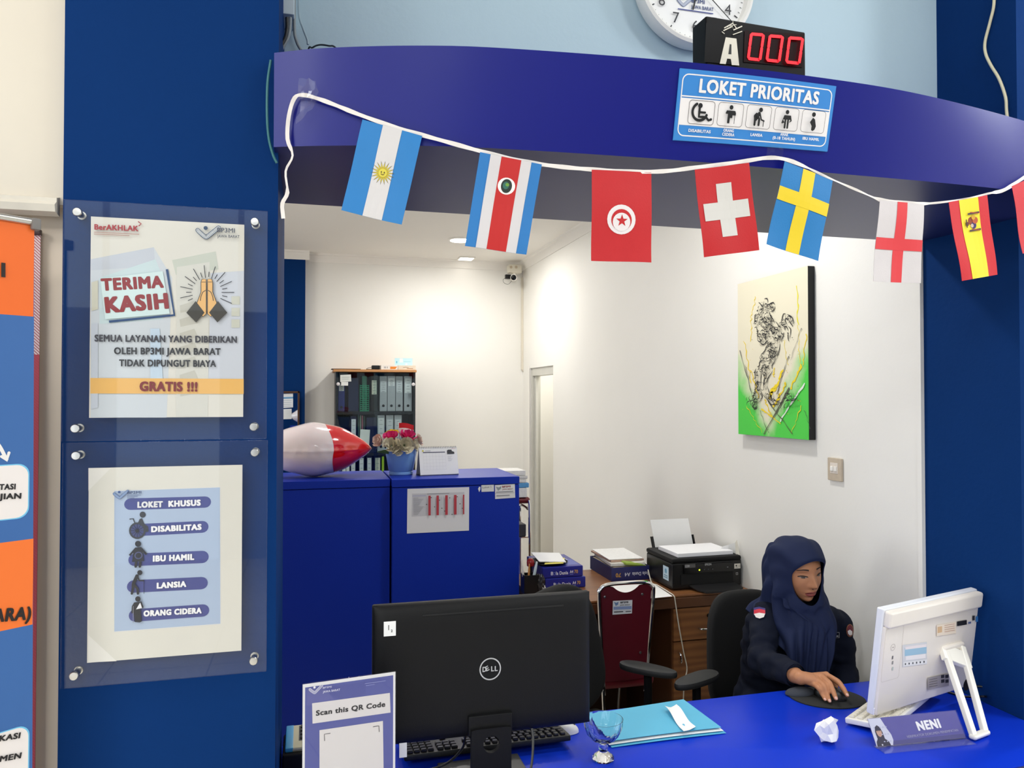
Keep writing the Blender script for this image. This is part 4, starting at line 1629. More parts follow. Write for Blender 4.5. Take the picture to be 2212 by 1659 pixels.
# ---------------------------------------------------------------- name plate
n0, n1 = aZ(1893, 1617, ZT), aZ(2097, 1596, ZT)
nd = (n1 - n0).normalized()
nb_ = Vector((-nd.y, nd.x, 0))
nl = (n1 - n0).length * .955
up = (Vector((0, 0, 1)) + nb_ * .62).normalized()
npl = Plane(n0 + Vector((0, 0, .003)), nd, up)
ht = npl.q(1985, 1541).y
t = thing('name_plate', 'acrylic desk name plate reading NENI beside the white computer stand', 'name plate', (n0 + n1) / 2)
Rn = Matrix((nd, npl.ay, npl.n)).transposed()
b = MB()
b.box(npl.map(nl / 2, ht / 2, .0012), (nl, ht, .002), .0004, Rn)
b.box(npl.map(nl / 2, ht / 2, -.0024), (nl, ht, .002), .0004, Rn)
b.build('acrylic_sheet', ACRYL, t)
MB().box(n0 + nd * (nl / 2) - nb_ * .012 + Vector((0, 0, .0015)), (nl, .045, .002), .0004, Matrix((nd, nb_, (0, 0, 1))).transposed()).build('acrylic_foot', ACRYL, t)
cd = MB().box(npl.map(nl / 2, ht / 2, -.0006), (nl - .004, ht - .003, .0008), 0, Rn).build('name_card', mat('violet_blue_print', '5450a4', .5, var=.05), t)
p = Pr(npl, base=.0001)
p.rect(.002, .0015, nl - .002, .012, '47458a')
p.poly([(.002, .0015), (.052, .0015), (.058, .014), (.057, .028), (.050, .043), (.040, ht - .002), (.002, ht - .002)], 'cfd0e2')
for k in range(5):
    for j in range(3):
        p.disc(.012 + k * .009, .012 + j * .018, .0025, 'b7b9d4', .0014)
p.build('card_print', cd)
p = Pr(npl, base=.0006)
p.poly([(.004, .0015), (.046, .0015), (.043, .012), (.034, .019), (.033, .036), (.029, .049), (.022, .054), (.015, .050), (.011, .038), (.012, .020), (.006, .013)], '2a2742')
p.disc(.0225, .036, .0078, 'c9a08c', .0115)
p.poly([(.014, .040), (.031, .040), (.029, .0485), (.0225, .051), (.016, .0485)], '2a2742')
for i_ in (-1, 1):
    p.disc(.0225 + i_ * .003, .0375, .0012, '3a2a2a', .0006)
    p.stroke([(.0225 + i_ * .0015, .0392), (.0225 + i_ * .0048, .0394)], .0005, '3a2a2a')
p.stroke([(.0200, .0300), (.0225, .0293), (.0250, .0300)], .0009, '9a5050')
p.disc(.020, .0045, .0022, 'd8d8e6')
p.build('portrait_print', cd)
p = Pr(npl, base=.0006)
p.tq('NENI', (1984, 1579), (2034, 1572), 19, 'f3f1f6', .05)
p.tq('VERIFIKATOR DOKUMEN PENEMPATAN', (1959, 1594.5), (2070, 1579.5), 5, 'aaa8cc', .008)
p.build('lettering', cd)

# ---------------------------------------------------------------- white all-in-one computer from behind
t = thing('all_in_one_computer', 'white all-in-one computer seen from behind with a loop stand', 'computer', (1.80, 1.95, ZT))
ad = Vector((.966, .257, 0)).normalized()
an = Vector((ad.y, -ad.x, 0))                  # towards the camera
aup = (Vector((0, 0, 1)) + an * .12).normalized()
a0_ = aZ(1889, 1548, ZT + .042)
apl = Plane(a0_, ad, aup)
AW = apl.q(2117, 1275).x
AH = (apl.q(1908, 1318).y + apl.q(2117, 1275).y) / 2
AW = min(AW, .466)
Ra = Matrix((ad, apl.ay, apl.n)).transposed()
AI = mat('ivory_plastic', 'ece4da', .35, var=.02)
def abox(mb, x0, x1, y0, y1, w0, w1, bev=.003):
    return mb.box(apl.map((x0 + x1) / 2, (y0 + y1) / 2, (w0 + w1) / 2), (x1 - x0, y1 - y0, w1 - w0), bev, Ra, 3)
b = MB(); abox(b, 0, AW, 0, AH, -.028, -.006, .004); b.build('screen_bezel', mat('clear_white_plastic', 'e6e8ee', .2, var=.01), t)
b = MB(); abox(b, .004, AW - .002, AH - .052, AH - .003, -.008, .016, .008); b.build('top_hood', AI, t)
b = MB(); abox(b, .004, AW - .002, .003, AH - .050, -.008, .004, .004); b.build('rear_cover', AI, t)
b = MB(); abox(b, .010, AW - .01, AH - .052, AH - .046, .000, .009, .001); b.build('vent_ledge', AI, t)
def al(px, py):
    return apl.q(px, py)
p = Pr(apl, step=.0001, base=.0043)
r1, r2_ = al(1909, 1359), al(1938, 1462)
p.stroke(p.rr_pts(.006, min(r2_.y, AH - .055) , r2_.x, r1.y, .008, 5), .0007, 'c6bcb2', closed=True)
k1 = al(1926, 1397)
p.ring(k1.x, k1.y, .0095, .0012, 'bcb2ac')
p.stroke([(k1.x - .002, k1.y), (k1.x + .002, k1.y)], .002, '8d8580')
for yy, cc_ in ((1419, '6e6a6a'), (1430, '8f8d8a'), (1443, 'b8c4bc')):
    q_ = al(1925, yy)
    p.rrect(q_.x - .003, q_.y - .005, q_.x + .003, q_.y + .005, .001, cc_)
p.build('button_panel', t)
ss = Pr(apl, step=.0001, base=.0046)
def quad(x0, y0, x1, y1, sl, col):
    ss.pq([(x0, y0), (x1, y0 - sl), (x1, y1 - sl), (x0, y1)][::-1], col)
# stickers on the back
quad(1946, 1392, 1999, 1440, 7, 'd6d6d8'); quad(1951, 1398, 1998, 1416, 6, '9cc2d8'); quad(1952, 1396, 1998, 1402, 6, 'eee4e4')
quad(1953, 1416, 1996, 1425, 5, 'f0ebea'); quad(1948, 1429, 1999, 1438, 6, 'ecebea')
for k in range(6):
    quad(1951 + k * 8, 1431 - k, 1953.5 + k * 8, 1435 - k, .3, '46464c')
quad(2019, 1349, 2061, 1373, 7, 'eadbc8')
quad(2021, 1353, 2031, 1366, 2, 'd8b48c')
for k in range(4):
    quad(2036, 1349 + k * 4.5, 2058, 1350.2 + k * 4.5, 3.5, 'c49c88')
quad(2063, 1341, 2084, 1351, 3.5, '141416')
quad(2087, 1342, 2093, 1346, 1, '5a6a9a')
quad(2096, 1329, 2101, 1339, 1, '2a2a30')
quad(2103, 1330, 2108, 1342, 1, '3a7ab8')
quad(1999, 1462, 2045, 1488, 9, 'aaa29e')
for k in range(4):
    quad(2028 + (k % 2) * 9, 1456 + (k // 2) * 10, 2035 + (k % 2) * 9, 1463 + (k // 2) * 10, 1, '2c2a2c')
    quad(2002, 1466 + k * 5, 2020, 1467 + k * 5, 3.5, '6a6462')
ss.build('stickers', t)
q_ = al(1894, 1538)
MB().box(apl.map(.003, max(.012, q_.y), -.005), (.0045, .020, .004), .0015, Ra).build('power_light', mat('white_lens', 'f4f4ff', .2), t)
# loop stand
L0, L1 = al(2027, 1402), al(2078, 1396)
hx = (L0.x + L1.x) / 2
hy = (L0.y + L1.y) / 2
foot = aZ(2116, 1588, ZT + .0085)
fo_d = ad * 1.0
hw0, hw1 = .052, .036
hA = apl.map(hx, hy, .006)
b = MB()
hp = [apl.map(hx - hw0, hy, .010), apl.map(hx + hw0, hy, .010)]
fp = [foot - fo_d * hw1, foot + fo_d * hw1]
dn_ = (foot - hA).normalized()
nn_ = ad.cross(dn_).normalized()
def bar(b, p0, p1, w, th):
    d = (p1 - p0)
    L_ = d.length
    d.normalize()
    sx = (ad - d * ad.dot(d)).normalized()
    R = Matrix((sx, d, sx.cross(d))).transposed()
    b.box((p0 + p1) / 2, (w, L_, th), .003, R, 3)
bar(b, hp[0] + ad * .009, fp[0] + ad * .009, .018, .016)
bar(b, hp[1] - ad * .009, fp[1] - ad * .009, .018, .016)
bar(b, hA + dn_ * .000, hA + dn_ * .052, .100, .018)
b.box(foot + Vector((0, 0, .002)), (hw1 * 2 + .004, .022, .014), .006, Matrix((ad, -an, (0, 0, 1))).transposed(), 3)
b.build('loop_stand', mat('gloss_white_plastic', 'f4f0e6', .25, var=.02), t)
b = MB(); b.box(apl.map(hx, hy + .004, .006), (.104, .020, .016), .005, Ra, 3); b.build('stand_hinge', AI, t)
o = MB().lathe([(.020, 0), (.020, .0006)], 24, apl.map(al(2086, 1477).x, al(2086, 1477).y, .0042), apl.n).build('port_recess', mat('dark_recess', '1a1614', .7), t)
b = MB()
q1 = apl.map(al(2098, 1480).x, al(2098, 1480).y, .006)
b.tube(spline([q1, q1 + an * .03 + ad * .02, q1 + an * .02 + ad * .03 + Vector((0, 0, -.03)), Vector((2.01, 1.93, ZT + .03)), Vector((2.0, 2.0, ZT + .006)), Vector((1.98, 2.08, ZT + .005)), Vector((1.97, 2.14, ZT + .005))], 6), .0035, 8)
b.build('power_cable', BLACK, t)

# ---------------------------------------------------------------- mouse pad and mouse under the hand
PADM = mat('black_foam', '1c1d1c', .85, var=.12, scale=60, bump=.05, bscale=700)
pc_ = aZ(1785, 1507, ZT)
pd = (aZ(1862, 1512, ZT) - aZ(1700, 1497, ZT)).normalized()
pn_ = Vector((-pd.y, pd.x, 0))
o1 = []
for i in range(48):
    a_ = 2 * PI * i / 48
    rx, ry = .116, .092
    q_ = pd * (rx * math.cos(a_)) + pn_ * (ry * math.sin(a_) * (1 - .10 * math.cos(a_)))
    o1.append((pc_.x + q_.x, min(pc_.y + q_.y, 2.196)))
t = thing('mouse_pad', 'black oval mouse pad with a grey wrist cushion under the hand', 'mouse pad', (pc_.x, pc_.y, ZT))
MB().prism(o1, ZT + .0002, ZT + .004, bev=.001).build('pad', PADM, t)
wr = aZ(1724, 1490, ZT + .012)
b = MB()
b.ell((wr.x + .002, min(wr.y + .004, 2.158), ZT + .005), (.052, .030, .016), Matrix.Rotation(math.atan2(pd.y, pd.x) + .55, 3, 'Z'), 28, 14)
for v in b.v:
    v.z = max(v.z, ZT + .003)
b.build('wrist_cushion', mat('grey_black_fabric', '32363e', .9, var=.1, scale=80), t)
ms = aZ(1806, 1497, ZT + .02)
MOUSE_O = Vector((ms.x - .012, ms.y + .012, ZT + .0042))
mouse('black mouse held under the hand on the oval pad', MOUSE_O, math.atan2(-.80, .60), BLACK, W=.060, H=.033)

# ---------------------------------------------------------------- calculator on a small black case at the pillar
k0 = aZ(608, 1642, ZT + .05)
t0 = Vector((k0.x + .07, 2.09, ZT))
t = thing('black_case', 'small black case at the foot of the navy pillar under the calculator', 'case', t0)
MB().box(t0 + Vector((-.0, 0, .026)), (.138, .13, .052), .006).build('case_body', BLACK_M, t)
MB().box(t0 + Vector((.0, -.066, .03)), (.016, .004, .018), .001).build('latch', BLACK, t)
t1 = t0 + Vector((0, .005, .052))
t = thing('calculator', 'calculator with blue side lying on the black case behind the acrylic stand', 'calculator', t1)
Rk = Matrix.Rotation(.10, 3, 'X')
MB().box(t1 + Vector((0, 0, .010)), (.126, .115, .012), .004, Rk).build('calculator_body', mat('champagne_plastic', 'c8c3a8', .3, .3), t)
MB().box(t1 + Vector((-.052, 0, .0105)), (.022, .116, .0125), .004, Rk).build('side_cover', mat('sky_blue_plastic', '3f9cd0', .3), t)
MB().box(t1 + Vector((.014, .012, .0165)), (.088, .076, .002), .001, Rk).build('key_panel', mat('grey_panel', '4a4c4e', .5), t)
b = MB()
for i in range(4):
    for j in range(4):
        MB().box(t1 + Vector((-.018 + i * .021, -.014 + j * .0175, .0185 + .0017 * j - .001)), (.015, .011, .005), .0015, Rk, 1).build('key', BLACK, t)

# ================================================================ the office behind the counter
CAB = mat('blue_cabinet_steel', '1030a6', .42, spec=.22, var=.03, scale=5, bump=.05, bscale=160)
CABT = CAB
ZCB = 1.32
YC = 3.585


def cabinet(label, x0, x1, yf, yb):
    t = thing('steel_cabinet', label, 'cabinet', ((x0 + x1) / 2, (yf + yb) / 2, 0))
    MB().span((x0, yf, .02), (x1, yb, ZCB - .038), .002).build('cabinet_body', CAB, t)
    MB().span((x0 - .001, yf - .003, ZCB - .036), (x1 + .001, yb, ZCB), .003).build('cabinet_top', CABT, t)
    # drawers on the far side
    for k in range(3):
        z0, z1 = .06 + k * .41, .06 + k * .41 + .39
        d = MB().span((x0 + .015, yb, z0), (x1 - .015, yb + .018, z1), .003).build('drawer', CAB, t)
        MB().span(((x0 + x1) / 2 - .06, yb + .018, z1 - .08), ((x0 + x1) / 2 + .06, yb + .03, z1 - .062), .003).build('handle', CHROME, d)
    MB().span((x0 + .01, yf + .01, 0), (x1 - .01, yb - .01, .02)).build('plinth', BLACK_M, t)
    return t


cabinet('blue steel cabinet next to the navy pillar, under the white and red balloon', -.235, .366, YC + .02, 4.04)
cabinet('blue steel cabinet with a posted timetable on its plain back', .374, .979, YC - .015, 4.02)
cpl_ = Plane((.374, YC - .0156, 0), (1, 0, 0), (0, 0, 1))

# papers on the cabinet back
a, c = cpl_.q(880, 1055), cpl_.q(1013, 1149)
t = thing('timetable_sheet', 'white sheet with a red striped timetable posted on the blue cabinet', 'notice', cpl_.map((a.x + c.x) / 2, c.y, 0))
sh = Pr(cpl_, base=.0006)
sh.pq([(880, 1056), (1013.5, 1052), (1013, 1146), (879, 1152.5)], 'f0eff2')
sh.build('sheet', t)
p = Pr(cpl_, base=.0009)
p.pq([(890, 1066.5), (1003, 1063), (1003, 1110), (889, 1116)], 'd6d5da')
p.pq([(922, 1071), (1003, 1067.5), (1003, 1110.5), (922, 1114)], 'e4e3e6')
p.pq([(891, 1070), (920, 1069), (920, 1072), (891, 1073)], 'c2c2d6')
p.sq([(923, 1067.2), (970, 1065.6)], 1.2, '8d8d94')
for k in range(14):
    y = 1076 + k * 2.7
    p.sq([(893, y), (903 + (k * 37 % 13), y - .4)], .8, 'a2a2aa')
for k in range(20):
    x = 921 + k * 4.1
    p.sq([(x, 1072), (x, 1112)], .5, 'b4b4bb')
for x, w_ in ((927.5, 5), (945, 5), (964, 5.5), (983, 5.5), (1001, 3)):
    p.sq([(x, 1070.5 - (x - 927) * .03), (x, 1113 - (x - 927) * .035)], w_, 'c4404c', cap=False)
for x, y in ((921, 1089), (931, 1074.5), (938, 1094.5), (949, 1080), (954, 1097.5), (960, 1103.5), (971, 1075), (976, 1110.5), (987, 1072.5), (993, 1088), (998, 1097.5)):
    p.sq([(x - 1.1, y), (x + 1.1, y)], 1.6, '1d1d20', cap=False)
p.build('printed_table', t)
t = thing('cabinet_label', 'white inventory label stuck at the upper right of the blue cabinet', 'label', cpl_.map(*cpl_.q(1090, 1077), 0))
p = Pr(cpl_, base=.0006)
p.pq([(1069, 1048), (1112, 1045.5), (1113, 1075), (1069.5, 1078)], 'eceae9')
p.build('sheet', t)
p = Pr(cpl_, base=.0009)
p.tq('BP3MI', (1085, 1053.5), (1103, 1052.5), 4, '9c3a3a', .03)
p.tq('JAWA BARAT', (1085, 1058.5), (1108, 1057), 2.6, 'a8746c', .02)
p.pq([(1071, 1051), (1077, 1053), (1083, 1050), (1082, 1055), (1076, 1060)], '9aa2a6')
p.sq([(1072, 1063), (1108, 1061)], 1.4, '8a8a90')
p.sq([(1073, 1071), (1100, 1069.5)], 2, '9a9aa0')
p.sq([(1070, 1066), (1111, 1063.8)], .5, '7a7a80')
p.build('lettering', t)
t = thing('handwritten_tag', 'small handwritten tag with a torn white corner left of the inventory label', 'label', cpl_.map(*cpl_.q(1050, 1055), 0))
p = Pr(cpl_, base=.0006)
p.pq([(1039.5, 1048), (1067, 1047), (1067, 1061.5), (1040, 1062.5)], 'e6e5e4')
p.pq([(1035, 1051), (1038, 1052), (1037.5, 1058), (1035, 1063), (1032.5, 1056)], 'eeeef0')
p.build('sheet', t)
p = Pr(cpl_, base=.0009)
p.tq('Loket 1', (1042, 1055), (1061, 1053.5), 4, '5a5a62')
p.build('handwriting', t)

# foil balloon on the left cabinet
bl_c = aZ(706, 1030, ZCB)
t = thing('foil_balloon', 'white foil balloon with a red tip lying on the left cabinet', 'balloon', (bl_c.x - .06, 3.80, ZCB))
BL = .54
tipR = aY(803, 966, 3.80)
b0 = Vector((tipR.x - BL, 3.80, tipR.z))
bx = Vector((1, 0, 0))
RB = .127
zc = tipR.z
def balloon(u_, v_):
    """u around, v along from the left end to the right tip"""
    a_ = 2 * PI * u_
    s_ = v_
    prof_ = math.sin(PI * min(1, max(0, s_))) ** .78
    r_ = max(.0005, RB * prof_)
    ry = r_ * 1.12
    # puckered seam in the horizontal middle plane
    se = abs(math.cos(a_))
    pk = 1 + (.016 * math.sin(s_ * 60) * se ** 60 + .03 * se ** 400) * min(1, prof_ * 2)
    y = ry * math.cos(a_) * pk
    z = r_ * math.sin(a_) * (1 + .02 * math.sin(s_ * 23 + a_ * 2))
    return Vector((b0.x + BL * s_, b0.y + y, zc + z))
lowest = min(balloon(i / 40, j / 40).z for i in range(40) for j in range(41))
dz = ZCB + .0015 - lowest
def seam_v(u_):
    a_ = 2 * PI * u_
    return .66 + .06 * math.sin(a_) ** 2 - .13 * (math.sin(a_) > 0) * abs(math.sin(a_)) ** 2 - .05 * (math.sin(a_) < 0) * abs(math.sin(a_))
FW = mat('white_foil', 'f4e6e8', .14, .0, spec=.9, var=.03, bump=.10, bscale=18, coat=.3)
FW.node_tree.nodes['Principled BSDF'].inputs['Subsurface Weight'].default_value = .6
FW.node_tree.nodes['Principled BSDF'].inputs['Subsurface Radius'].default_value = (.12, .10, .10)
FR = mat('red_foil', 'e0101c', .14, .0, spec=.8, var=.05, bump=.10, bscale=18, coat=.6)
for nm, m, lo, hi in (('white_part', FW, 0, None), ('red_tip', FR, None, 1)):
    b = MB()
    b.grid(lambda u_, v_: balloon(u_, (lo + (seam_v(u_) - lo) * v_) if lo is not None else (seam_v(u_) + (1 - seam_v(u_)) * v_)) + Vector((0, 0, dz)), 144, 40, cu=True)
    b.build(nm, m, t, 60)

# flower pot
pz = aZ(865, 1024, ZCB)
po = Vector((pz.x, 3.80, ZCB))
t = thing('flower_pot', 'light blue pot of artificial flowers with a small red and white flag on the cabinets', 'flower pot', po)
k_ = 3.9 / 1661
POT = mat('light_blue_pot', '86b2e6', .28, var=.04)
b = MB()
b.lathe([(.054, 0), (.058, .004), (.058, .014), (.055, .017), (.060, .022), (.078, .118), (.082, .120), (.082, .126), (.076, .126), (.073, .10), (.05, .03), (.002, .028)], 40, po)
b.build('pot', POT, t)
MB().lathe([(.074, .098), (.03, .106), (.001, .108)], 24, po, cap0=False).build('soil', mat('dark_green_foam', '2c3a26', .9), t)
def rose(name, c, r, m, tilt, petals=11, seed=1):
    r3 = random.Random(seed)
    b = MB()
    Q = Vector(tilt).to_track_quat('Z', 'Y').to_matrix()
    for i in range(petals):
        a_ = i * 2.4 + r3.random() * .4
        lay = i / petals
        rr_ = r * (.30 + .62 * lay)
        w_ = r * (.55 + .35 * lay)
        h_ = r * (.95 - .28 * lay)
        fl = .15 + .55 * lay
        def fn(u_, v_, a_=a_, rr_=rr_, w_=w_, h_=h_, fl=fl):
            th = a_ + (u_ - .5) * (w_ / max(rr_, .004)) * 1.25
            q_ = rr_ * (.25 + .75 * math.sin(v_ * PI * .62)) + fl * r * .55 * v_ * v_
            z = h_ * v_ - r * .25 - .16 * r * (abs(u_ - .5) * 2) ** 2 * v_ + .06 * r * math.sin(u_ * 11 + a_ * 3) * v_
            return Vector(c) + Q @ Vector((q_ * math.cos(th), q_ * math.sin(th), z))
        b.grid(fn, 9, 7)
    o = b.build(name, m, t, 60)
    return o
BLU = mat('cream_petals', 'd8cfb6', .7, var=.12, scale=40)
PK = mat('pink_petals', 'd62a78', .65, var=.15, scale=30)
YE = mat('yellow_petals', 'f2d21e', .65, var=.1)
PP = mat('pale_pink_petals', 'd9c0b2', .7, var=.1, scale=40)
GRN = mat('leaf_green', '4b6a34', .6, var=.2, scale=30)
def fl(px, py, Y):
    return aY(px, py, Y)
for nm, px, py, Y, r, m, tl_, sd in (('cream_flower', 846, 962, 3.72, .040, BLU, (-.2, -.9, .35), 1), ('cream_flower', 874, 961, 3.72, .040, BLU, (.2, -.95, .2), 2), ('cream_flower', 893, 960, 3.76, .034, BLU, (.8, -.5, .2), 3),
                                     ('cream_flower', 858, 970, 3.71, .028, BLU, (0, -1, -.1), 9), ('pale_flower', 820, 953, 3.76, .036, PP, (-.8, -.5, .4), 4), ('pink_flower', 845, 945, 3.78, .036, PK, (-.2, -.5, .8), 5),
                                     ('pink_flower', 879, 943, 3.77, .042, PK, (.2, -.5, .9), 6), ('yellow_flower', 848, 938, 3.83, .034, YE, (-.1, .2, 1), 7), ('pale_flower', 903, 950, 3.80, .030, PP, (.9, -.2, .4), 8)):
    c = fl(px, py, Y)
    o = rose(nm, c, r, m, tl_, seed=sd)
    MB().tube([c, (c + po) / 2 + Vector((0, 0, .05)), po + Vector(((c.x - po.x) * .3, (c.y - po.y) * .3, .105))], .0025, 6).build('stem', GRN, o)
for px, py, dx_ in ((812, 976, -.03), (826, 978, -.02), (896, 972, .02)):
    c = fl(px, py, 3.75)
    e_ = po + Vector((dx_, -.03, .115))
    d = (c - e_)
    sd_ = d.cross(Vector((0, 1, .3))).normalized() * .012
    b = MB()
    b.add([e_, e_ + d * .5 + sd_, c, e_ + d * .5 - sd_, e_ + d * .5 + Vector((0, -.003, .004))], [(0, 4, 1), (1, 4, 2), (2, 4, 3), (3, 4, 0)])
    b.build('leaf', GRN, t, 60)
f0_, f1_ = fl(861, 914, 3.79), fl(894, 935, 3.79)
fp_ = Plane((f0_.x, 3.79, f1_.z), (1, 0, 0), (0, 0, 1))
fw, fh = f1_.x - f0_.x, f0_.z - f1_.z
b = MB()
b.tube([po + Vector((.0, -.005, .1)), Vector((f0_.x, 3.79, f0_.z + .004))], .0018, 6)
stk = b.build('flag_stick', mat('white_stick', 'e8e4da', .5), t)
def mp(x, y, w):
    return Vector((f0_.x + fw * x, 3.79 - .006 * math.sin(x * 5) - w, f1_.z + fh * y - .008 * x + .004 * math.sin(x * 4)))
b = MB()
b.grid(lambda u_, v_: mp(u_, v_ * .5, 0), 8, 3)
b.build('flag_white_half', mat('white_cloth', 'efe2de', .7), stk, 60)
b = MB()
b.grid(lambda u_, v_: mp(u_, .5 + v_ * .5, 0), 8, 3)
b.build('flag_red_half', mat('red_cloth', 'c8101e', .7), stk, 60)

# desk calendar
c0, c1 = aZ(906, 1027, ZCB), aZ(990, 1022, ZCB)
cd = Vector((1, .10, 0)).normalized()
cn = Vector((cd.y, -cd.x, 0))
co = Vector((c0.x, 3.70, ZCB))
CWID = (aY(990, 1022, 3.71).x - aY(906, 1027, 3.70).x)
upc = (Vector((0, 0, 1)) - cn * .28).normalized()
cp2 = Plane(co, cd, upc)
CHT = cp2.q(945, 966).y
t = thing('desk_calendar', 'white desk calendar with a camera picture beside the flower pot', 'calendar', co + cd * CWID / 2)
b = MB()
top0 = cp2.map(0, CHT, 0)
bk = co - cn * .085
thick = Vector((0, 0, 0))
b.add([co, co + cd * CWID, top0 + cd * CWID, top0, bk, bk + cd * CWID], [(0, 1, 2, 3), (5, 4, 3, 2)])
b.build('stand_card', mat('grey_card', 'b7b8c0', .6, var=.03), t, 0)
b = MB()
b.box(co - cn * .0425 + cd * CWID / 2 + Vector((0, 0, .001)), (CWID, .085, .0016), 0, Matrix((cd, -cn, (0, 0, 1))).transposed())
b.build('base_card', mat('dark_grey_card', '55565c', .6, var=.03), t)
Rc = Matrix((cd, cp2.ay, cp2.n)).transposed()
pg = MB().box(cp2.map(CWID / 2, CHT * .51, .0022), (CWID, CHT * .96, .003), 0, Rc).build('pages', PAPER, t)
p = Pr(cp2, base=.0038)
W2, H2 = CWID, CHT
p.rect(.10 * W2, .80 * H2, .68 * W2, .83 * H2, '3c3c58')
for i in range(8):
    p.rect((.10 + .58 * i / 7) * W2 - .0002, .20 * H2, (.10 + .58 * i / 7) * W2 + .0002, .79 * H2, 'c6c6ca')
for j in range(6):
    p.rect(.10 * W2, (.20 + .118 * j) * H2 - .0002, .68 * W2, (.20 + .118 * j) * H2 + .0002, 'c6c6ca')
p.disc(.10 * W2, .87 * H2, .004, 'd8cc20')
p.rect(.16 * W2, .862 * H2, .30 * W2, .878 * H2, 'a8a8ac')
p.poly([(.73 * W2, .74 * H2), (.92 * W2, .74 * H2), (.92 * W2, .81 * H2), (.86 * W2, .84 * H2), (.85 * W2, .895 * H2), (.76 * W2, .895 * H2), (.73 * W2, .86 * H2)], '3a3a3e')
for k in range(6):
    p.rect(.74 * W2, (.66 - .035 * k) * H2, (.86 - .02 * (k % 3)) * W2, (.668 - .035 * k) * H2, 'bcbcc2')
p.rect(.85 * W2, .93 * H2, .96 * W2, .937 * H2, 'd88a94')
p.build('printed_month', pg)
b = MB()
for i in range(22):
    x = CWID * (.03 + .94 * i / 21)
    c = cp2.map(x, CHT - .002, 0)
    b.tube([c + cp2.ay * .006 * math.cos(a_) + cp2.n * .006 * math.sin(a_) for a_ in [2 * PI * j / 10 for j in range(10)]], .0007, 5, closed=True)
b.build('wire_binding', mat('grey_wire', '6a6a70', .4, .8), t)

# ---------------------------------------------------------------- file cabinet with glass doors at the back wall
YBK = 6.95
def bk_(px, py):
    q_ = aY(px, py, YBK)
    return q_.x, q_.z
bx0, bz1 = bk_(725, 803)
bx1, _ = bk_(897.5, 803)
DARKW = mat('black_laminate', '17191c', .4, var=.1)
WOOD = mat('beech_edge', 'c08a58', .45, var=.15, scale=20)
t = thing('file_cabinet', 'dark file cabinet with glass doors and a beech top at the back wall', 'file cabinet', ((bx0 + bx1) / 2, 7.12, 0))
b = MB()
b.span((bx0, YBK, .06), (bx0 + .018, 7.295, bz1))
b.span((bx1 - .018, YBK, .06), (bx1, 7.295, bz1))
b.span((bx0, 7.28, .06), (bx1, 7.295, bz1))
b.span((bx0, YBK, .0), (bx1, 7.295, .10))
b.build('carcass', DARKW, t)
MB().span((bx0 - .02, YBK - .02, bz1), (bx1 + .008, 7.295, bz1 + .022), .003).build('top_board', WOOD, t)
shz = [bk_(800, 890)[1], bk_(800, 978)[1], bk_(800, 1066)[1], .9 - .0]
shz = [s_ for s_ in shz]
zs = [bz1]
for zz in (bk_(800, 889)[1], bk_(800, 979)[1]):
    MB().span((bx0 + .018, YBK + .02, zz - .026), (bx1 - .018, 7.28, zz), .002).build('shelf', DARKW, t)
third = bk_(800, 1021)[1] - .06
MB().span((bx0 + .018, YBK + .02, third - .026), (bx1 - .018, 7.28, third), .002).build('shelf', DARKW, t)
MB().span((bx0 + .018, YBK + .02, .62), (bx1 - .018, 7.28, .64), .002).build('shelf', DARKW, t)
mid = (bx0 + bx1) / 2
for k, (xa, xb, yy, kx) in enumerate(((bx0 + .004, mid + .02, YBK - .006, bx0 + .022), (mid - .02, bx1 - .004, YBK - .012, bx1 - .022))):
    d = MB().span((xa, yy, .11), (xb, yy + .004, bz1 - .006), .0008).build('glass_door', GLASS, t)
    MB().lathe([(.011, 0), (.0155, .004), (.0155, .012), (.010, .016), (.002, .017)], 20, (kx, yy, bk_(800, 830)[1]), (0, -1, 0)).build('knob', mat('pearl_plastic', 'd4cfd2', .25), d)

BIND = {}
def binder(px0, px1, ytop, shelf_z, body, label, spine=True, hole=True, name='file_binder', lab='e4e2de', grp=None, lh=(.10, .48), tilt=0):
    x0, x1 = bk_(px0, 850)[0], bk_(px1, 850)[0]
    z1 = bk_(800, ytop)[1]
    h_ = z1 - shelf_z
    y0, y1 = YBK + .035, YBK + .035 + .27
    o = thing(name, label, 'binder' if name == 'file_binder' else 'file', ((x0 + x1) / 2, y0, shelf_z + .0005), grp)
    b = MB()
    b.span((x0, y0, shelf_z + .001), (x1, y1, z1), .003)
    b.build('spine_cover', body, o)
    MB().span((x0 + .004, y0 + .01, shelf_z + .008), (x1 - .004, y1 + .004, z1 - .006)).build('paper_block', PAPER_W, o)
    if spine:
        s_ = MB().span((x0 + .007, y0 - .0012, z1 - h_ * lh[1]), (x1 - .007, y0 + .0004, z1 - h_ * lh[0]), .0003).build('spine_label', mat('label_' + lab, lab, .7, var=.03), o)
        sp = Plane((x0, y0 - .0014, shelf_z), (1, 0, 0), (0, 0, 1))
        p = Pr(sp, step=.0001)
        w_ = x1 - x0
        for k in range(5):
            zz = (z1 - h_ * (lh[0] + .05 + (lh[1] - lh[0] - .08) * k / 4)) - shelf_z
            ww = w_ * (.24 if k % 2 else .16)
            p.rect(w_ / 2 - ww, zz - .003, w_ / 2 + ww, zz + .0005, '8c8c92')
        p.build('handwriting', s_)
    if hole:
        MB().lathe([(.012, 0), (.012, .0015), (.009, .0018), (.009, .0004)], 18, ((x0 + x1) / 2, y0, shelf_z + h_ * .16), (0, -1, 0)).build('finger_hole', mat('black_ring', '0c0c0d', .5), o)
    return o
GB = mat('grey_binder_card', 'aeb0b6', .55, var=.04)
NB = mat('navy_binder', '1d2a78', .4, var=.06)
DB = mat('dark_navy_binder', '141c40', .4, var=.1)
s1 = bk_(800, 889)[1]
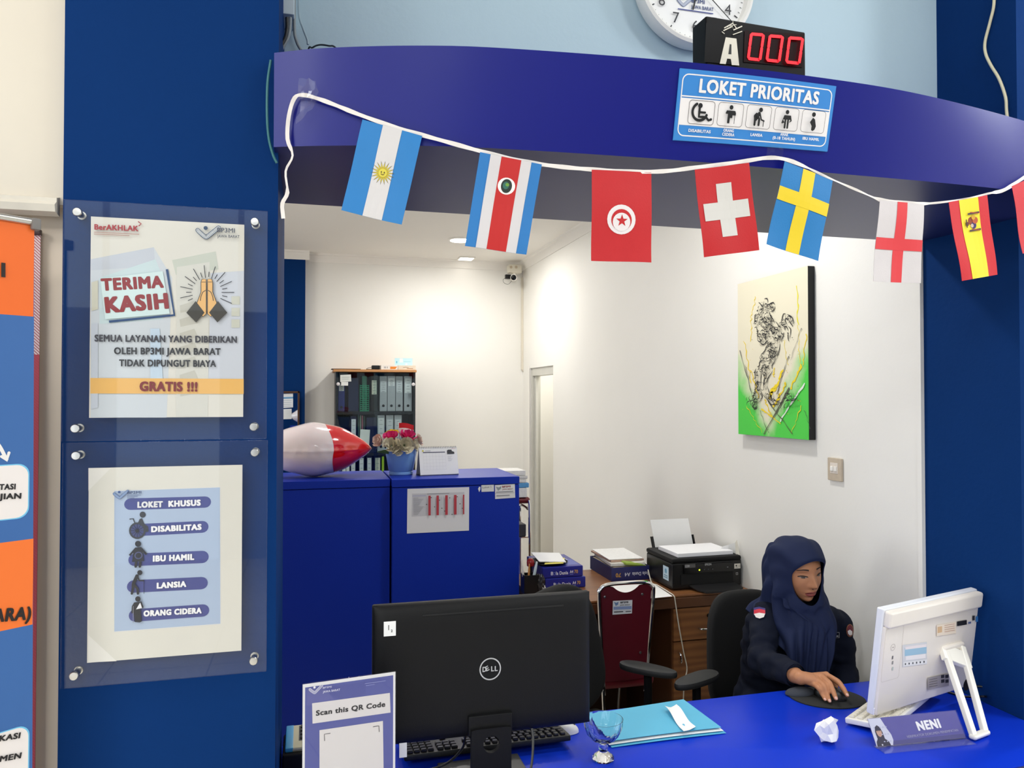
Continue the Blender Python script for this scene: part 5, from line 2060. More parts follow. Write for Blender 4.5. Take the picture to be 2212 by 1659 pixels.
s2 = bk_(800, 979)[1]
s3 = third
binder(731, 745, 830, s1, NB, 'blue file binder with a small label, leftmost on the top shelf', lh=(.02, .25))
o = binder(753, 775, 816, s1, DB, 'wide dark navy file binder without a label on the top shelf', spine=False, hole=False)
# mesh file box
x0, x1 = bk_(778, 850)[0], bk_(798, 850)[0]
z1 = bk_(800, 831)[1]
o = thing('magazine_file', 'green mesh magazine file with a green folder on the top shelf', 'magazine file', ((x0 + x1) / 2, YBK + .04, s1))
GM = mat('green_mesh_plastic', '2f9a72', .5, var=.1)
b = MB()
b.span((x0, YBK + .035, s1 + .001), (x0 + .003, YBK + .27, z1)); b.span((x1 - .003, YBK + .035, s1 + .001), (x1, YBK + .27, z1)); b.span((x0, YBK + .035, s1 + .001), (x1, YBK + .27, s1 + .005))
nb = 8
for k in range(14):
    zz = s1 + .012 + (z1 - s1 - .02) * k / 13
    b.span((x0, YBK + .035, zz - .003), (x1, YBK + .038, zz + .003))
for k in range(4):
    xx = x0 + (x1 - x0) * k / 3
    b.span((max(x0, xx - .003), YBK + .034, s1 + .002), (min(x1, xx + .003), YBK + .037, z1))
b.build('mesh_box', GM, o)
MB().span((x0 + .02, YBK + .05, s1 + .006), (x1 - .02, YBK + .26, bk_(800, 812)[1])).build('folder_sheets', mat('green_folder', '3d7a62', .5), o)
binder(802, 816, 812, s1, mat('black_binder', '1a1612', .4), 'black file binder with a cream label next to the green mesh file', lab='e0dac8', lh=(.12, .52), hole=False)
for k, (xa, xb, l, nm) in enumerate(((821, 837, (.14, .46), 'grey file binder right of the black one on the top shelf'), (838, 855, (.06, .28), 'grey file binder with a short label on the top shelf'),
                                     (856, 871, (.12, .46), 'grey file binder second from the right on the top shelf'), (874, 891, (.06, .48), 'grey file binder with a long white label at the right end of the top shelf'))):
    binder(xa, xb, 812, s1, GB, nm, lab='e2e2e4' if k % 2 else 'd2d3d8', grp=None, lh=l)
binder(758, 771, 899, s2, DB, 'dark navy binder with a tall white label on the middle shelf', lab='dfe2ea', lh=(.08, .62), hole=False)
# thin folders
for k, (c_, nm) in enumerate((('40635a', 'thin green folder'), ('8a9a8c', 'thin pale green folder'), ('a86a78', 'thin pink folder'), ('3a5a52', 'thin dark green folder'))):
    xa, xb = bk_(774 + k * 4.2, 850)[0], bk_(777 + k * 4.2, 850)[0]
    z1 = bk_(800, 896)[1]
    o = MB().span((xa, YBK + .06, s2 + .001), (xb, YBK + .28, z1 - .004 * k), .001).build('paper_folder', mat('folder_' + c_, c_, .6))
    tag(o, nm + ' standing upright among others on the middle shelf', 'folder', 'thin folders on the middle shelf')
o = MB().box((bk_(788, 940)[0], YBK + .032, s2 + .105), (.085, .003, .21), .0005, Matrix.Rotation(.06, 3, 'Y')).build('notice_card', PAPER)
tag(o, 'white printed card leaning in front of the thin folders on the middle shelf', 'paper')
binder(793, 814, 902, s2, DB, 'wide dark navy file binder in the middle of the middle shelf', spine=False, hole=True)
for k, (xa, xb, l, nm) in enumerate(((816, 832, (.08, .62), 'grey file binder with a handwritten label, left of three on the middle shelf'), (835, 851, (.12, .62), 'grey file binder between two others on the middle shelf'),
                                     (853, 869, (.12, .62), 'grey file binder partly hidden by the little flag on the middle shelf'))):
    binder(xa, xb, 897, s2, GB, nm, lab='e2e2e4' if k == 0 else 'd2d3d8', lh=l)
for k, (xa, xb, c_, nm) in enumerate(((740, 748, 'f0eeec', 'thin white file partly behind the balloon on the lower shelf'), (749, 756, 'f0eeec', 'thin white file right of the thinnest one on the lower shelf'), (758, 770, 'e6e6ea', 'white spined file left of the black gap on the lower shelf'),
                                       (776, 788, 'e4e5ec', 'white spined file in the middle of the lower shelf'), (793, 805, 'e4e5ec', 'white spined file beside the cream one on the lower shelf'), (810, 824, 'd8d2c2', 'cream spined file beside the lime one on the lower shelf'),
                                       (826, 831, 'a6cc28', 'narrow lime green file left of the flower pot on the lower shelf'), (884, 891, 'b01c2c', 'dark red file with a white label behind the desk calendar'))):
    top_y = 986 - (0 if k > 2 else 4)
    binder(xa, xb, 987, s3, mat('file_' + c_, c_, .55) if c_ in ('a6cc28', 'b01c2c', 'f0eeec') else DB, nm, spine=c_ not in ('a6cc28', 'f0eeec'), hole=False, lab=c_ if c_ != 'b01c2c' else 'e8e0de', lh=(.06, .93), name='paper_file')

# things on top of the file cabinet
ztop = bz1 + .0225
o = MB().span((bk_(716, 803)[0], YBK - .02, ztop), (bk_(779, 803)[0], YBK + .20, ztop + .005), .001).build('flat_folder', mat('brown_folder', '5a4636', .6))
tag(o, 'flat brown folder on the left of the file cabinet top', 'folder')
c = bk_(812, 797)
o = thing('power_adapter', 'black power adapter with its cord on top of the file cabinet', 'adapter', (c[0], YBK + .03, ztop))
MB().span((c[0] - .036, YBK + .0, ztop + .0005), (c[0] + .036, YBK + .06, ztop + .038), .006).build('adapter_body', BLACK, o)
MB().tube(spline([(c[0] - .03, YBK + .02, ztop + .02), (c[0] - .06, YBK, ztop + .016), (c[0] - .085, YBK - .01, ztop + .0025), (c[0] - .06, YBK - .012, ztop + .0025), (c[0] - .03, YBK - .012, ztop + .0025)], 5), .0022, 6).build('cord', BLACK, o)
xa, xb, xm = bk_(823, 797)[0], bk_(898, 797)[0], bk_(859, 797)[0]
zb = bk_(800, 788.5)[1]
o = thing('small_carton', 'white and orange small carton on top of the file cabinet', 'box', ((xa + xm) / 2, YBK + .06, ztop))
bx_ = MB().span((xa, YBK + .0, ztop + .0005), (xm, YBK + .12, zb), .001).build('carton', mat('white_carton', 'e6e2dc', .6), o)
p = Pr(Plane((xa, YBK - .0002, ztop), (1, 0, 0), (0, 0, 1)))
ww, hh = xm - xa, zb - ztop
p.poly([(ww * .55, hh * .15), (ww * .86, hh * .15), (ww * .98, hh * .7), (ww * .55, hh * .7)], 'e0842a')
p.rect(ww * .18, hh * .3, ww * .30, hh * .7, 'b0b0b2'); p.rect(ww * .36, hh * .3, ww * .40, hh * .7, '8a8a8c')
p.build('carton_print', bx_)
o = thing('small_carton', 'cream small carton at the right end of the file cabinet top', 'box', ((xm + xb) / 2, YBK + .06, ztop))
bx_ = MB().span((xm + .002, YBK + .0, ztop + .0005), (xb, YBK + .12, zb), .001).build('carton', mat('cream_carton', 'ddd0bc', .6), o)
p = Pr(Plane((xm, YBK - .0002, ztop), (1, 0, 0), (0, 0, 1)))
ww = xb - xm
p.stroke([(ww * .3, hh * .5), (ww * .45, hh * .6), (ww * .6, hh * .5)], .004, '8a7a5a'); p.rect(ww * .5, hh * .2, ww * .85, hh * .36, 'b88a60')
p.build('carton_print', bx_)
o = thing('info_card', 'pale blue printed card standing on the cartons above the file cabinet', 'card', (bk_(873, 788)[0], YBK + .06, zb))
x0, x1 = bk_(854, 788)[0], bk_(892.5, 788)[0]
z1 = bk_(870, 773)[1]
bx_ = MB().span((x0, YBK + .05, zb + .0005), (x1, YBK + .054, z1)).build('card_sheet', mat('pale_blue_card', 'bcdfe6', .6), o)
p = Pr(Plane((x0, YBK + .0497, zb), (1, 0, 0), (0, 0, 1)))
ww, hh = x1 - x0, z1 - zb
p.rect(ww * .27, hh * .42, ww * .46, hh * .95, 'e6e6e6'); p.rect(ww * .08, hh * .3, ww * .14, hh * .6, '6ab4cc')
p.rect(ww * .5, hh * .5, ww * .9, hh * .56, '8cc4d2'); p.rect(ww * .6, hh * .1, ww * .7, hh * .3, 'e8e8e8')
p.build('card_print', bx_)
# notes stuck on the left glass door
o = thing('sticky_note', 'pale note stuck inside the left glass door of the file cabinet', 'note', (bk_(747, 818)[0], YBK - .008, bk_(747, 822)[1]))
p = Pr(Plane((0, YBK - .0065, 0), (1, 0, 0), (0, 0, 1)), base=.0002)
p.pq([(735, 810), (758, 809), (759, 824), (735, 825)], 'd5d9d6')
p.pq([(737, 825), (752, 825), (752, 833), (737, 833)], 'e4e6e4')
p.sq([(738, 815), (755, 814.5)], .7, '8a9490'); p.sq([(738, 819), (753, 818.5)], .7, '8a9490')
p.build('note_sheet', o)

# mirror in a dark wooden frame on the back pier
YM = YB - .10
c0, c1 = aY(604, 845, YM), aY(647, 955, YM)
c0.x = c1.x - .36
t = thing('wall_mirror', 'mirror in a thin brown frame on the navy pier at the back', 'mirror', ((c0.x + c1.x) / 2, YM, c1.z - .25))
zl = c1.z - .25
b = MB()
for a_, e_ in (((c0.x, zl), (c0.x + .018, c0.z)), ((c1.x - .018, zl), (c1.x, c0.z)), ((c0.x, zl), (c1.x, zl + .018)), ((c0.x, c0.z - .018), (c1.x, c0.z))):
    b.span((a_[0], YM - .022, a_[1]), (e_[0], YM - .001, e_[1]), .003)
b.build('frame', mat('brown_wood_frame', '4a2c1a', .45, var=.15, scale=30), t)
MB().span((c0.x + .012, YM - .010, zl + .012), (c1.x - .012, YM - .006, c0.z - .012)).build('mirror_glass', mat('mirror_silver', 'c8d2d8', .02, 1.0, var=.0), t)
t = thing('calendar_reflection', 'reflection of a calendar drawn as sheets on the brown framed mirror', 'calendar', aY(622, 870, YM - .012))
p = Pr(Plane((0, YM - .0105, 0), (1, 0, 0), (0, 0, 1)), base=.0002)  # mirrored calendar drawn as flat sheets on the glass
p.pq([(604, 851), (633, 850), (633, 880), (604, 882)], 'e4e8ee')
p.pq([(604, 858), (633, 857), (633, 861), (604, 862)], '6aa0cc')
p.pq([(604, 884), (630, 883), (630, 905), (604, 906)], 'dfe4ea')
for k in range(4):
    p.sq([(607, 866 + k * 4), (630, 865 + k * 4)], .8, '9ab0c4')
p.build('reflection_print', t)

# cctv in the corner, junction box, wiring
cb = aY(1112, 583, 7.16)
jx0, jx1 = aY(1098, 583, 7.16).x, aY(1126, 583, 7.16).x
jz1, jz0 = aY(1112, 572, 7.16).z, aY(1112, 592, 7.16).z
t = thing('security_camera', 'white security camera under its junction box in the far ceiling corner', 'camera', (cb.x, 7.16, jz1))
MB().span((jx0, 7.13, jz0 + .008), (jx1, 7.225, jz1 + .0), .012).build('junction_box', mat('cream_box', 'd8d2c2', .5), t)
for px in (1104, 1115):
    MB().lathe([(.014, 0), (.014, .002)], 16, (aY(px, 578, 7.13).x, 7.131, aY(px, 577, 7.13).z), (0, -1, 0)).build('knockout', mat('tan_plastic', 'b8a890', .6), t)
MB().tube(spline([(cb.x, 7.17, jz0 + .01), (cb.x, 7.16, jz0 - .015), (cb.x, 7.13, jz0 - .03)], 4), .012, 12).build('bracket', WHITE_P, t)
ch = aY(1110, 600, 7.06)
dr = Vector((-.35, -1, -.1)).normalized()
MB().tube([ch + dr * -.09, ch + dr * -.03, ch + dr * .02, ch + dr * .035], [.026, .030, .032, .030], 20).build('camera_body', WHITE_P, t)
MB().lathe([(.026, 0), (.026, .001), (.012, .002), (.001, .003)], 20, ch + dr * .0352, dr).build('lens', mat('black_lens', '08080a', .15), t)
ad_ = aY(1098, 598, 7.2)
o = thing('power_adapter', 'black power adapter with a looping lead beside the security camera', 'adapter', (ad_.x, 7.14, ad_.z))
MB().box((ad_.x - .004, 7.20, ad_.z), (.055, .04, .042), .005).build('adapter_body', BLACK, o)
MB().tube(spline([aY(1093, 600, 7.14), aY(1087, 604, 7.14), aY(1089, 611, 7.16), aY(1098, 614, 7.2), aY(1106, 606, 7.16)], 5), .0018, 6).build('lead', WIRE_D, o)
x0 = aY(1125, 700, YB).x
z0, z1 = aY(1128, 799, YB).z, aY(1128, 600, YB).z
o = MB().span((x0, YB - .02, z0), (x0 + .022, YB - .0005, z1), .002).build('cable_conduit', CREAM_P)
tag(o, 'narrow cream cable conduit down the far corner beside the doorway', 'conduit')
o = MB().tube(spline([(x0 + .011, YB - .012, z0 + .005), (x0 + .02, YB - .02, z0 - .015), aY(1137, 797, 7.22), aY(1147, 801, 7.06)], 5), .004, 6).build('cable', CREAM_P)
tag(o, 'loose cream wire from the conduit end to the doorway', 'cable')

# round ceiling downlight and a glowing square panel next to it
for lab, c, sq in (('round white downlight in the office ceiling', Vector((1.22, 6.30, ZC)), False), ('square glowing white panel beside the round downlight', aZ(1007, 557, ZC), True)):
    o = thing('ceiling_fitting', lab, 'ceiling light', (c.x, c.y, ZC), None)
    if sq:
        MB().span((c.x - .075, c.y - .075, ZC - .012), (c.x + .075, c.y + .075, ZC), .003).build('fitting_rim', WHITE_P, o)
        MB().span((c.x - .062, c.y - .062, ZC - .014), (c.x + .062, c.y + .062, ZC - .011)).build('diffuser', mat('lit_diffuser', 'ffffff', .5, emit='fff8ee', estr=6), o)
    else:
        MB().lathe([(.10, 0), (.10, -.010), (.088, -.014), (.086, -.004)], 32, (c.x, c.y, ZC - .0002)).build('fitting_rim', WHITE_P, o)
        MB().lathe([(.086, -.008), (.001, -.008)], 32, (c.x, c.y, ZC)).build('diffuser', mat('lit_diffuser', 'ffffff', .5, emit='fff8ee', estr=6), o)

# ---------------------------------------------------------------- painting on the right wall
XP = XR - .035
ppl = Plane((XP, 3.32, 1.5), (0, -1, 0), (0, 0, 1))
yl, yr = 3.312, 2.772
zt, zb_ = 2.247, 1.522
t = thing('painting', 'canvas of a rearing horse drawn in black strokes over cream and green', 'painting', (XR - .018, (yl + yr) / 2, zb_))
MB().span((XP + .001, yr, zb_), (XR - .001, yl, zt), .002).build('stretcher', mat('black_canvas_edge', '161616', .7, var=.1), t)
m = mat('cream_green_canvas', 'e6dfc6', .75, var=.04, scale=6, bump=.1, bscale=600)
nt = m.node_tree
bs = nt.nodes['Principled BSDF']
tc = nt.nodes.new('ShaderNodeTexCoord')
sp_ = nt.nodes.new('ShaderNodeSeparateXYZ')
nt.links.new(tc.outputs['Object'], sp_.inputs[0])
# green pigment: low, and higher at the two sides of the canvas
def math_(op, a_, b_):
    n_ = nt.nodes.new('ShaderNodeMath'); n_.operation = op
    for i_, v_ in ((0, a_), (1, b_)):
        if isinstance(v_, (int, float)): n_.inputs[i_].default_value = v_
        else: nt.links.new(v_, n_.inputs[i_])
    return n_.outputs[0]
dy = math_('ABSOLUTE', math_('SUBTRACT', sp_.outputs['Y'], (yl + yr) / 2 + .02), 0)
lim = math_('ADD', math_('MULTIPLY', dy, 1.15), zb_ + .10)
nz_ = nt.nodes.new('ShaderNodeTexNoise'); nz_.inputs['Scale'].default_value = 9; nz_.inputs['Detail'].default_value = 6
nt.links.new(tc.outputs['Object'], nz_.inputs['Vector'])
lim2 = math_('ADD', lim, math_('MULTIPLY', math_('SUBTRACT', nz_.outputs['Fac'], .5), .22))
ramp = math_('MULTIPLY', math_('SUBTRACT', lim2, sp_.outputs['Z']), 7.0)
cl = nt.nodes.new('ShaderNodeClamp'); nt.links.new(ramp, cl.inputs[0])
mxg = nt.nodes.new('ShaderNodeMix'); mxg.data_type = 'RGBA'
nt.links.new(cl.outputs[0], mxg.inputs['Factor'])
mxg.inputs['A'].default_value = lin('e6dfc6'); mxg.inputs['B'].default_value = lin('4fd04a')
nt.links.new(mxg.outputs['Result'], bs.inputs['Base Color'])
MB().span((XP, yr + .0005, zb_ + .0005), (XP + .002, yl - .0005, zt - .0005)).build('canvas', m, t)
PC = lambda x, y: (1590 + x * .2533, 560 + y * .2533)     # points of a close look at the canvas
p = Pr(ppl, base=.0005)
r4 = random.Random(5)
def splash(x0, y0, x1, y1, w_, c_, n_=12, j=8):
    pts = []
    for i in range(n_ + 1):
        f = i / n_
        pts.append(PC(x0 + (x1 - x0) * f + r4.uniform(-j, j), y0 + (y1 - y0) * f))
    ws = [w_ * r4.uniform(.3, 1.2) for _ in pts]
    p.sq(pts, ws, c_)
for a_ in ((520, 230, 530, 560, 4.5), (530, 560, 540, 880, 2.2), (170, 320, 130, 480, 2), (130, 470, 130, 700, 2.5), (70, 700, 130, 1050, 3), (600, 640, 570, 900, 3), (410, 690, 440, 900, 1.5),
           (560, 900, 470, 1100, 9), (400, 950, 330, 1120, 9), (330, 1080, 290, 1180, 10), (330, 930, 320, 1000, 3), (130, 950, 200, 1180, 3), (250, 1200, 300, 1330, 4), (430, 1060, 330, 1250, 8), (560, 1250, 480, 1480, 2), (90, 1250, 230, 1480, 1.6), (220, 1280, 390, 1400, 4)):
    splash(*a_[:4], a_[4], r4.choice(('f0d81e', 'f2d416', 'e6dc2a')), 12, 9)
for a_ in ((590, 1060, 380, 1380, 5, 'e6ece0'), (40, 780, 150, 1190, 2.2, '5a5a56'), (560, 590, 470, 860, 1.8, '5a5a56'), (450, 830, 350, 1150, 3, '77776e'), (240, 1160, 490, 1490, 3, '55563e'), (460, 1100, 240, 1490, 5, '5c5a4a'), (210, 1290, 280, 1480, 1.5, '4a5a3a'), (590, 1290, 640, 1450, 1.2, '3a5a3a'), (80, 900, 120, 1020, 1.4, '5a5a56')):
    splash(*a_[:4], a_[4], a_[5], 10, 5)
for k in range(40):
    x, y = r4.uniform(50, 600), r4.uniform(600, 1480)
    q_ = ppl.q(*PC(x, y))
    p.disc(q_.x, q_.y, r4.uniform(.0008, .0026), r4.choice(('3a3a36', '5a5a4a', 'e0c020')), n=8)
p.build('paint_splashes', t)
p = Pr(ppl, step=.00003, base=.0025)
INK = '17161a'
horse = [(195, 370), (230, 400), (245, 340), (272, 340), (275, 385), (320, 370), (336, 400), (320, 440), (290, 450), (300, 490), (340, 530), (375, 575), (385, 545), (405, 470), (440, 470), (485, 500), (490, 570), (470, 545), (440, 505), (420, 520),
         (450, 570), (470, 610), (455, 700), (445, 650), (450, 610), (425, 570), (415, 620), (400, 670), (380, 720), (370, 790), (345, 850), (310, 910), (318, 950), (275, 1020), (268, 1080), (300, 1160), (318, 1240), (290, 1220), (240, 1110), (245, 1010), (225, 960), (215, 1020),
         (215, 1110), (225, 1180), (190, 1240), (160, 1280), (140, 1200), (165, 1130), (170, 1030), (165, 960), (185, 920), (205, 900), (215, 830), (260, 760), (275, 690), (235, 730), (190, 680), (185, 600), (165, 560), (165, 480), (190, 460)]
hp_ = [Vector(PC(*q_)) for q_ in horse]
def inside(x, y):
    c_ = False
    j = len(horse) - 1
    for i in range(len(horse)):
        xi, yi = horse[i]; xj, yj = horse[j]
        if (yi > y) != (yj > y) and x < (xj - xi) * (y - yi) / (yj - yi) + xi:
            c_ = not c_
        j = i
    return c_
segs = spline([(a_[0], a_[1], 0) for a_ in horse], 3, closed=True)
for i in range(0, len(segs) - 5, 6):
    pts = [PC(q_.x + r4.uniform(-2, 2), q_.y + r4.uniform(-2, 2)) for q_ in segs[i:i + 6]]
    p.sq(pts, [.6, 1.6, 2.4, 2.4, 1.6, .6][:len(pts)], INK, cap=False)
cnt = 0
while cnt < 420:
    x, y = r4.uniform(140, 490), r4.uniform(340, 1280)
    if not inside(x, y):
        continue
    cnt += 1
    R_ = r4.uniform(7, 26)
    a0_ = r4.uniform(0, 2 * PI)
    sw = r4.uniform(1.4, 3.6) * r4.choice((-1, 1))
    pts = [(x + R_ * math.cos(a0_ + sw * i / 6) * (1 - .08 * i), y + 1.3 * R_ * math.sin(a0_ + sw * i / 6) * (1 - .08 * i)) for i in range(7)]
    if not all(inside(*q_) for q_ in pts[::3]):
        if r4.random() < .7:
            continue
    mw = r4.uniform(.9, 2.0)
    p.sq([PC(*q_) for q_ in pts], [mw * w_ for w_ in (.3, .8, 1.1, 1.2, 1.0, .6, .3)], INK, cap=False)
# flourishes of script at the feet
for cx_, cy_, n_ in ((180, 1210, 16), (430, 1210, 34)):
    for k in range(n_):
        x, y = cx_ + r4.uniform(-45, 45) * (2 if n_ > 20 else 1), cy_ + r4.uniform(-55, 60)
        R_ = r4.uniform(12, 34)
        a0_ = r4.uniform(0, 2 * PI)
        sw = r4.uniform(1.2, 3.0)
        pts = [(x + R_ * math.cos(a0_ + sw * i / 6), y + R_ * math.sin(a0_ + sw * i / 6)) for i in range(7)]
        p.sq([PC(*q_) for q_ in pts], [1.5 * w_ for w_ in (.2, .7, 1.1, 1.2, 1.0, .5, .2)], INK, cap=False)
for x in (345, 500, 515):
    p.sq([PC(x, 1140), PC(x + 4, 1190), PC(x + 6, 1240)], [.5, 1.8, .6], INK, cap=False)
p.build('horse_drawing', t)

# light switch
sp0 = aX(1788, 990, XR - .01)
t = thing('light_switch', 'grubby double light switch on the white wall under the painting', 'light switch', (XR - .006, 2.643, 1.363))
yy0, yy1, zz0, zz1 = 2.603, 2.686, 1.366, 1.457
MB().span((XR - .011, yy0, zz0), (XR - .0005, yy1, zz1), .003).build('switch_plate', mat('beige_plastic', 'c4b5a0', .45, var=.16, scale=40), t)
for y in (2.635, 2.656):
    MB().span((XR - .017, y - .0085, 1.404), (XR - .010, y + .0085, 1.424), .003).build('rocker', WHITE_P, t)
MB().span((XR - .0125, 2.622, 1.395), (XR - .0105, 2.668, 1.438), .002).build('worn_centre', mat('pale_worn_plastic', 'e2d8cc', .4, var=.1, scale=60), t)

# ---------------------------------------------------------------- wooden desk along the office
ZD = .785
DW = mat('brown_wood', '8a5a34', .38, var=.18, scale=7)
nt = DW.node_tree
wv = nt.nodes.new('ShaderNodeTexWave'); wv.bands_direction = 'Z'; wv.inputs['Scale'].default_value = 6; wv.inputs['Distortion'].default_value = 7; wv.inputs['Detail'].default_value = 3
mp_ = nt.nodes.new('ShaderNodeMapping'); mp_.inputs['Scale'].default_value = (.25, 1.6, 1.6)
tc = nt.nodes.new('ShaderNodeTexCoord')
nt.links.new(tc.outputs['Object'], mp_.inputs[0]); nt.links.new(mp_.outputs[0], wv.inputs[0])
mxw = nt.nodes.new('ShaderNodeMix'); mxw.data_type = 'RGBA'
nt.links.new(wv.outputs['Fac'], mxw.inputs['Factor'])
mxw.inputs['A'].default_value = lin('7d5030'); mxw.inputs['B'].default_value = lin('936239')
nt.links.new(mxw.outputs['Result'], nt.nodes['Principled BSDF'].inputs['Base Color'])
DWE = mat('dark_wood_edge', '5e3c26', .4, var=.12)
DX0, DX1, DY0, DY1 = .995, 2.034, 3.26, 3.86
t = thing('wooden_desk', 'brown wooden desk with a drawer pedestal against the right wall', 'desk', ((DX0 + DX1) / 2, 3.56, 0))
MB().span((DX0, DY0, ZD - .012), (DX1, DY1, ZD), .004).build('desk_top', DW, t)
MB().span((DX0 + .004, DY0 - .002, ZD - .062), (DX1 - .001, DY0 + .02, ZD - .013), .006).build('edge_board', DWE, t)
MB().span((DX0 + .01, DY0 + .02, 0), (DX0 + .035, DY1 - .02, ZD - .013)).build('side_panel', DW, t)
MB().span((DX0 + .03, DY1 - .05, .02), (DX1 - .02, DY1 - .03, ZD - .013)).build('back_panel', DWE, t)
pxl = aY(1452, 1400, DY0 + .02).x
MB().span((pxl, DY0 + .03, 0), (DX1 - .005, DY1 - .04, ZD - .064)).build('pedestal_body', DWE, t)
zd0, zd1 = aY(1530, 1378, DY0 + .02).z, aY(1530, 1313, DY0 + .02).z
d = MB().span((pxl + .004, DY0 + .012, zd0), (DX1 - .02, DY0 + .03, ZD - .068), .002).build('drawer', DW, t)
hx_ = aY(1531, 1350, DY0).x
MB().tube(spline([(hx_ - .045, DY0 + .012, zd0 + .052), (hx_ - .04, DY0 - .006, zd0 + .052), (hx_, DY0 - .012, zd0 + .051), (hx_ + .04, DY0 - .006, zd0 + .052), (hx_ + .045, DY0 + .012, zd0 + .052)], 5), .0045, 10).build('handle', CHROME, d)
MB().lathe([(.010, 0), (.009, .006), (.004, .009)], 16, (aY(1534, 1331, DY0).x, DY0 + .012, aY(1534, 1331, DY0).z), (0, -1, 0)).build('lock', mat('dark_metal', '1c1a18', .4, .6), d)
d = MB().span((pxl + .004, DY0 + .012, .08), (DX1 - .02, DY0 + .03, zd0 - .006), .002).build('door', DW, t)
q0 = aY(1470, 1412, DY0 - .01)
MB().tube(spline([(q0.x, DY0 + .012, q0.z), (q0.x, DY0 - .010, q0.z - .004), (q0.x + .004, DY0 - .012, q0.z - .04), (q0.x + .004, DY0 + .012, q0.z - .046)], 5), .004, 8).build('handle', CHROME, d)

# reams of paper
RE = mat('ream_blue', '20288e', .35, var=.05)
def ream(label, x0, x1, y0, y1, z, txt=True, px=None):
    o = thing('paper_ream', label, 'paper ream', ((x0 + x1) / 2, (y0 + y1) / 2, z))
    h_ = .052
    w_ = MB().span((x0, y0, z + .0005), (x1, y1, z + h_), .005).build('wrapper', RE, o)
    p = Pr(Plane((x0, y0 - .0004, z), (1, 0, 0), (0, 0, 1)))
    L_ = x1 - x0
    p.text('B', L_ * .20, .014, .0165, 'e8e8f4', bold=.022); p.ring(L_ * .285, .0205, .006, .0025, '6a78c8'); p.text('la Dunia', L_ * .325, .014, .0165, 'e8e8f4', bold=.022, width=L_ * .30)
    p.text('A4', L_ * .665, .018, .0150, 'e8e8f4', bold=.022, width=L_ * .085); p.text('70', L_ * .775, .017, .0165, 'd2a34a', bold=.022, width=L_ * .09)
    p.rect(L_ * .665, .011, L_ * .75, .0145, '6a78c8')
    p.build('lettering', w_)
    p = Pr(Plane((x0, y0, z + h_ + .0003), (1, 0, 0), (0, 1, 0)))
    D_ = y1 - y0
    p.poly([(L_ * .62, .03), (L_ * .95, .03), (L_ * .95, .15), (L_ * .62, .15)], '6a74b8')
    p.text('Bola', L_ * .35, D_ * .72, .03, 'e4e4f0', bold=.03); p.text('Dunia', L_ * .35, D_ * .50, .03, 'e4e4f0', bold=.03)
    p.build('top_print', w_)
    return o
rx0, rx1 = aY(1178, 1270, 3.505).x, aY(1265.5, 1266, 3.505).x
rw = rx1 - rx0
ry = 3.505
ream('blue paper ream at the bottom of the stack on the wooden desk', rx0, rx1, ry, ry + .28, ZD)
ream('blue paper ream on top of the stack on the wooden desk', rx0 - .012, rx1 - .012, ry + .004, ry + .284, ZD + .0525)
z = ZD + .105
o = thing('black_pouch', 'black pouch lying on the paper reams under loose sheets', 'pouch', (rx0 + .03, ry + .1, z))
b = MB()
b.ell((rx0 + .045, ry + .10, z + .008), (.098, .085, .0095), None, 24, 12)
for v in b.v:
    v.z = max(v.z, z + .0005)
b.build('pouch_body', mat('black_cloth', '111113', .9, var=.2, scale=50), o)
def sheet(name, label, cs, m, cat='paper', parent=None, th=.0006, bend=.004):
    P4 = [Vector(q_) for q_ in cs]
    def fn(u_, v_):
        q_ = (P4[0] * (1 - u_) + P4[1] * u_) * (1 - v_) + (P4[3] * (1 - u_) + P4[2] * u_) * v_
        return q_ + Vector((0, 0, bend * math.sin(PI * u_) * math.sin(PI * v_)))
    b = MB().grid(fn, 7, 7)
    k = len(b.v)
    b.add([v - Vector((0, 0, th)) for v in b.v[:k]], [f[::-1] for f in b.f])
    o = b.build(name, m, None, 60)
    return tag(o, label, cat)
zz = z + .034
sheet('yellow_sheet', 'yellow slip between the black pouch and the loose white sheets', [aY(1176, 1219, ry + .012), aY(1217, 1217, ry + .012), aY(1220, 1205, ry + .12), aY(1180, 1205, ry + .12)], mat('yellow_paper', 'e8dc6a', .7))
sheet('loose_sheets', 'white loose sheets lying on the black pouch over the reams', [aY(1165, 1213, ry + .03), aY(1223, 1214, ry + .03), aY(1208, 1194, ry + .24), aY(1147, 1193, ry + .24)], PAPER, bend=.006, th=.003)

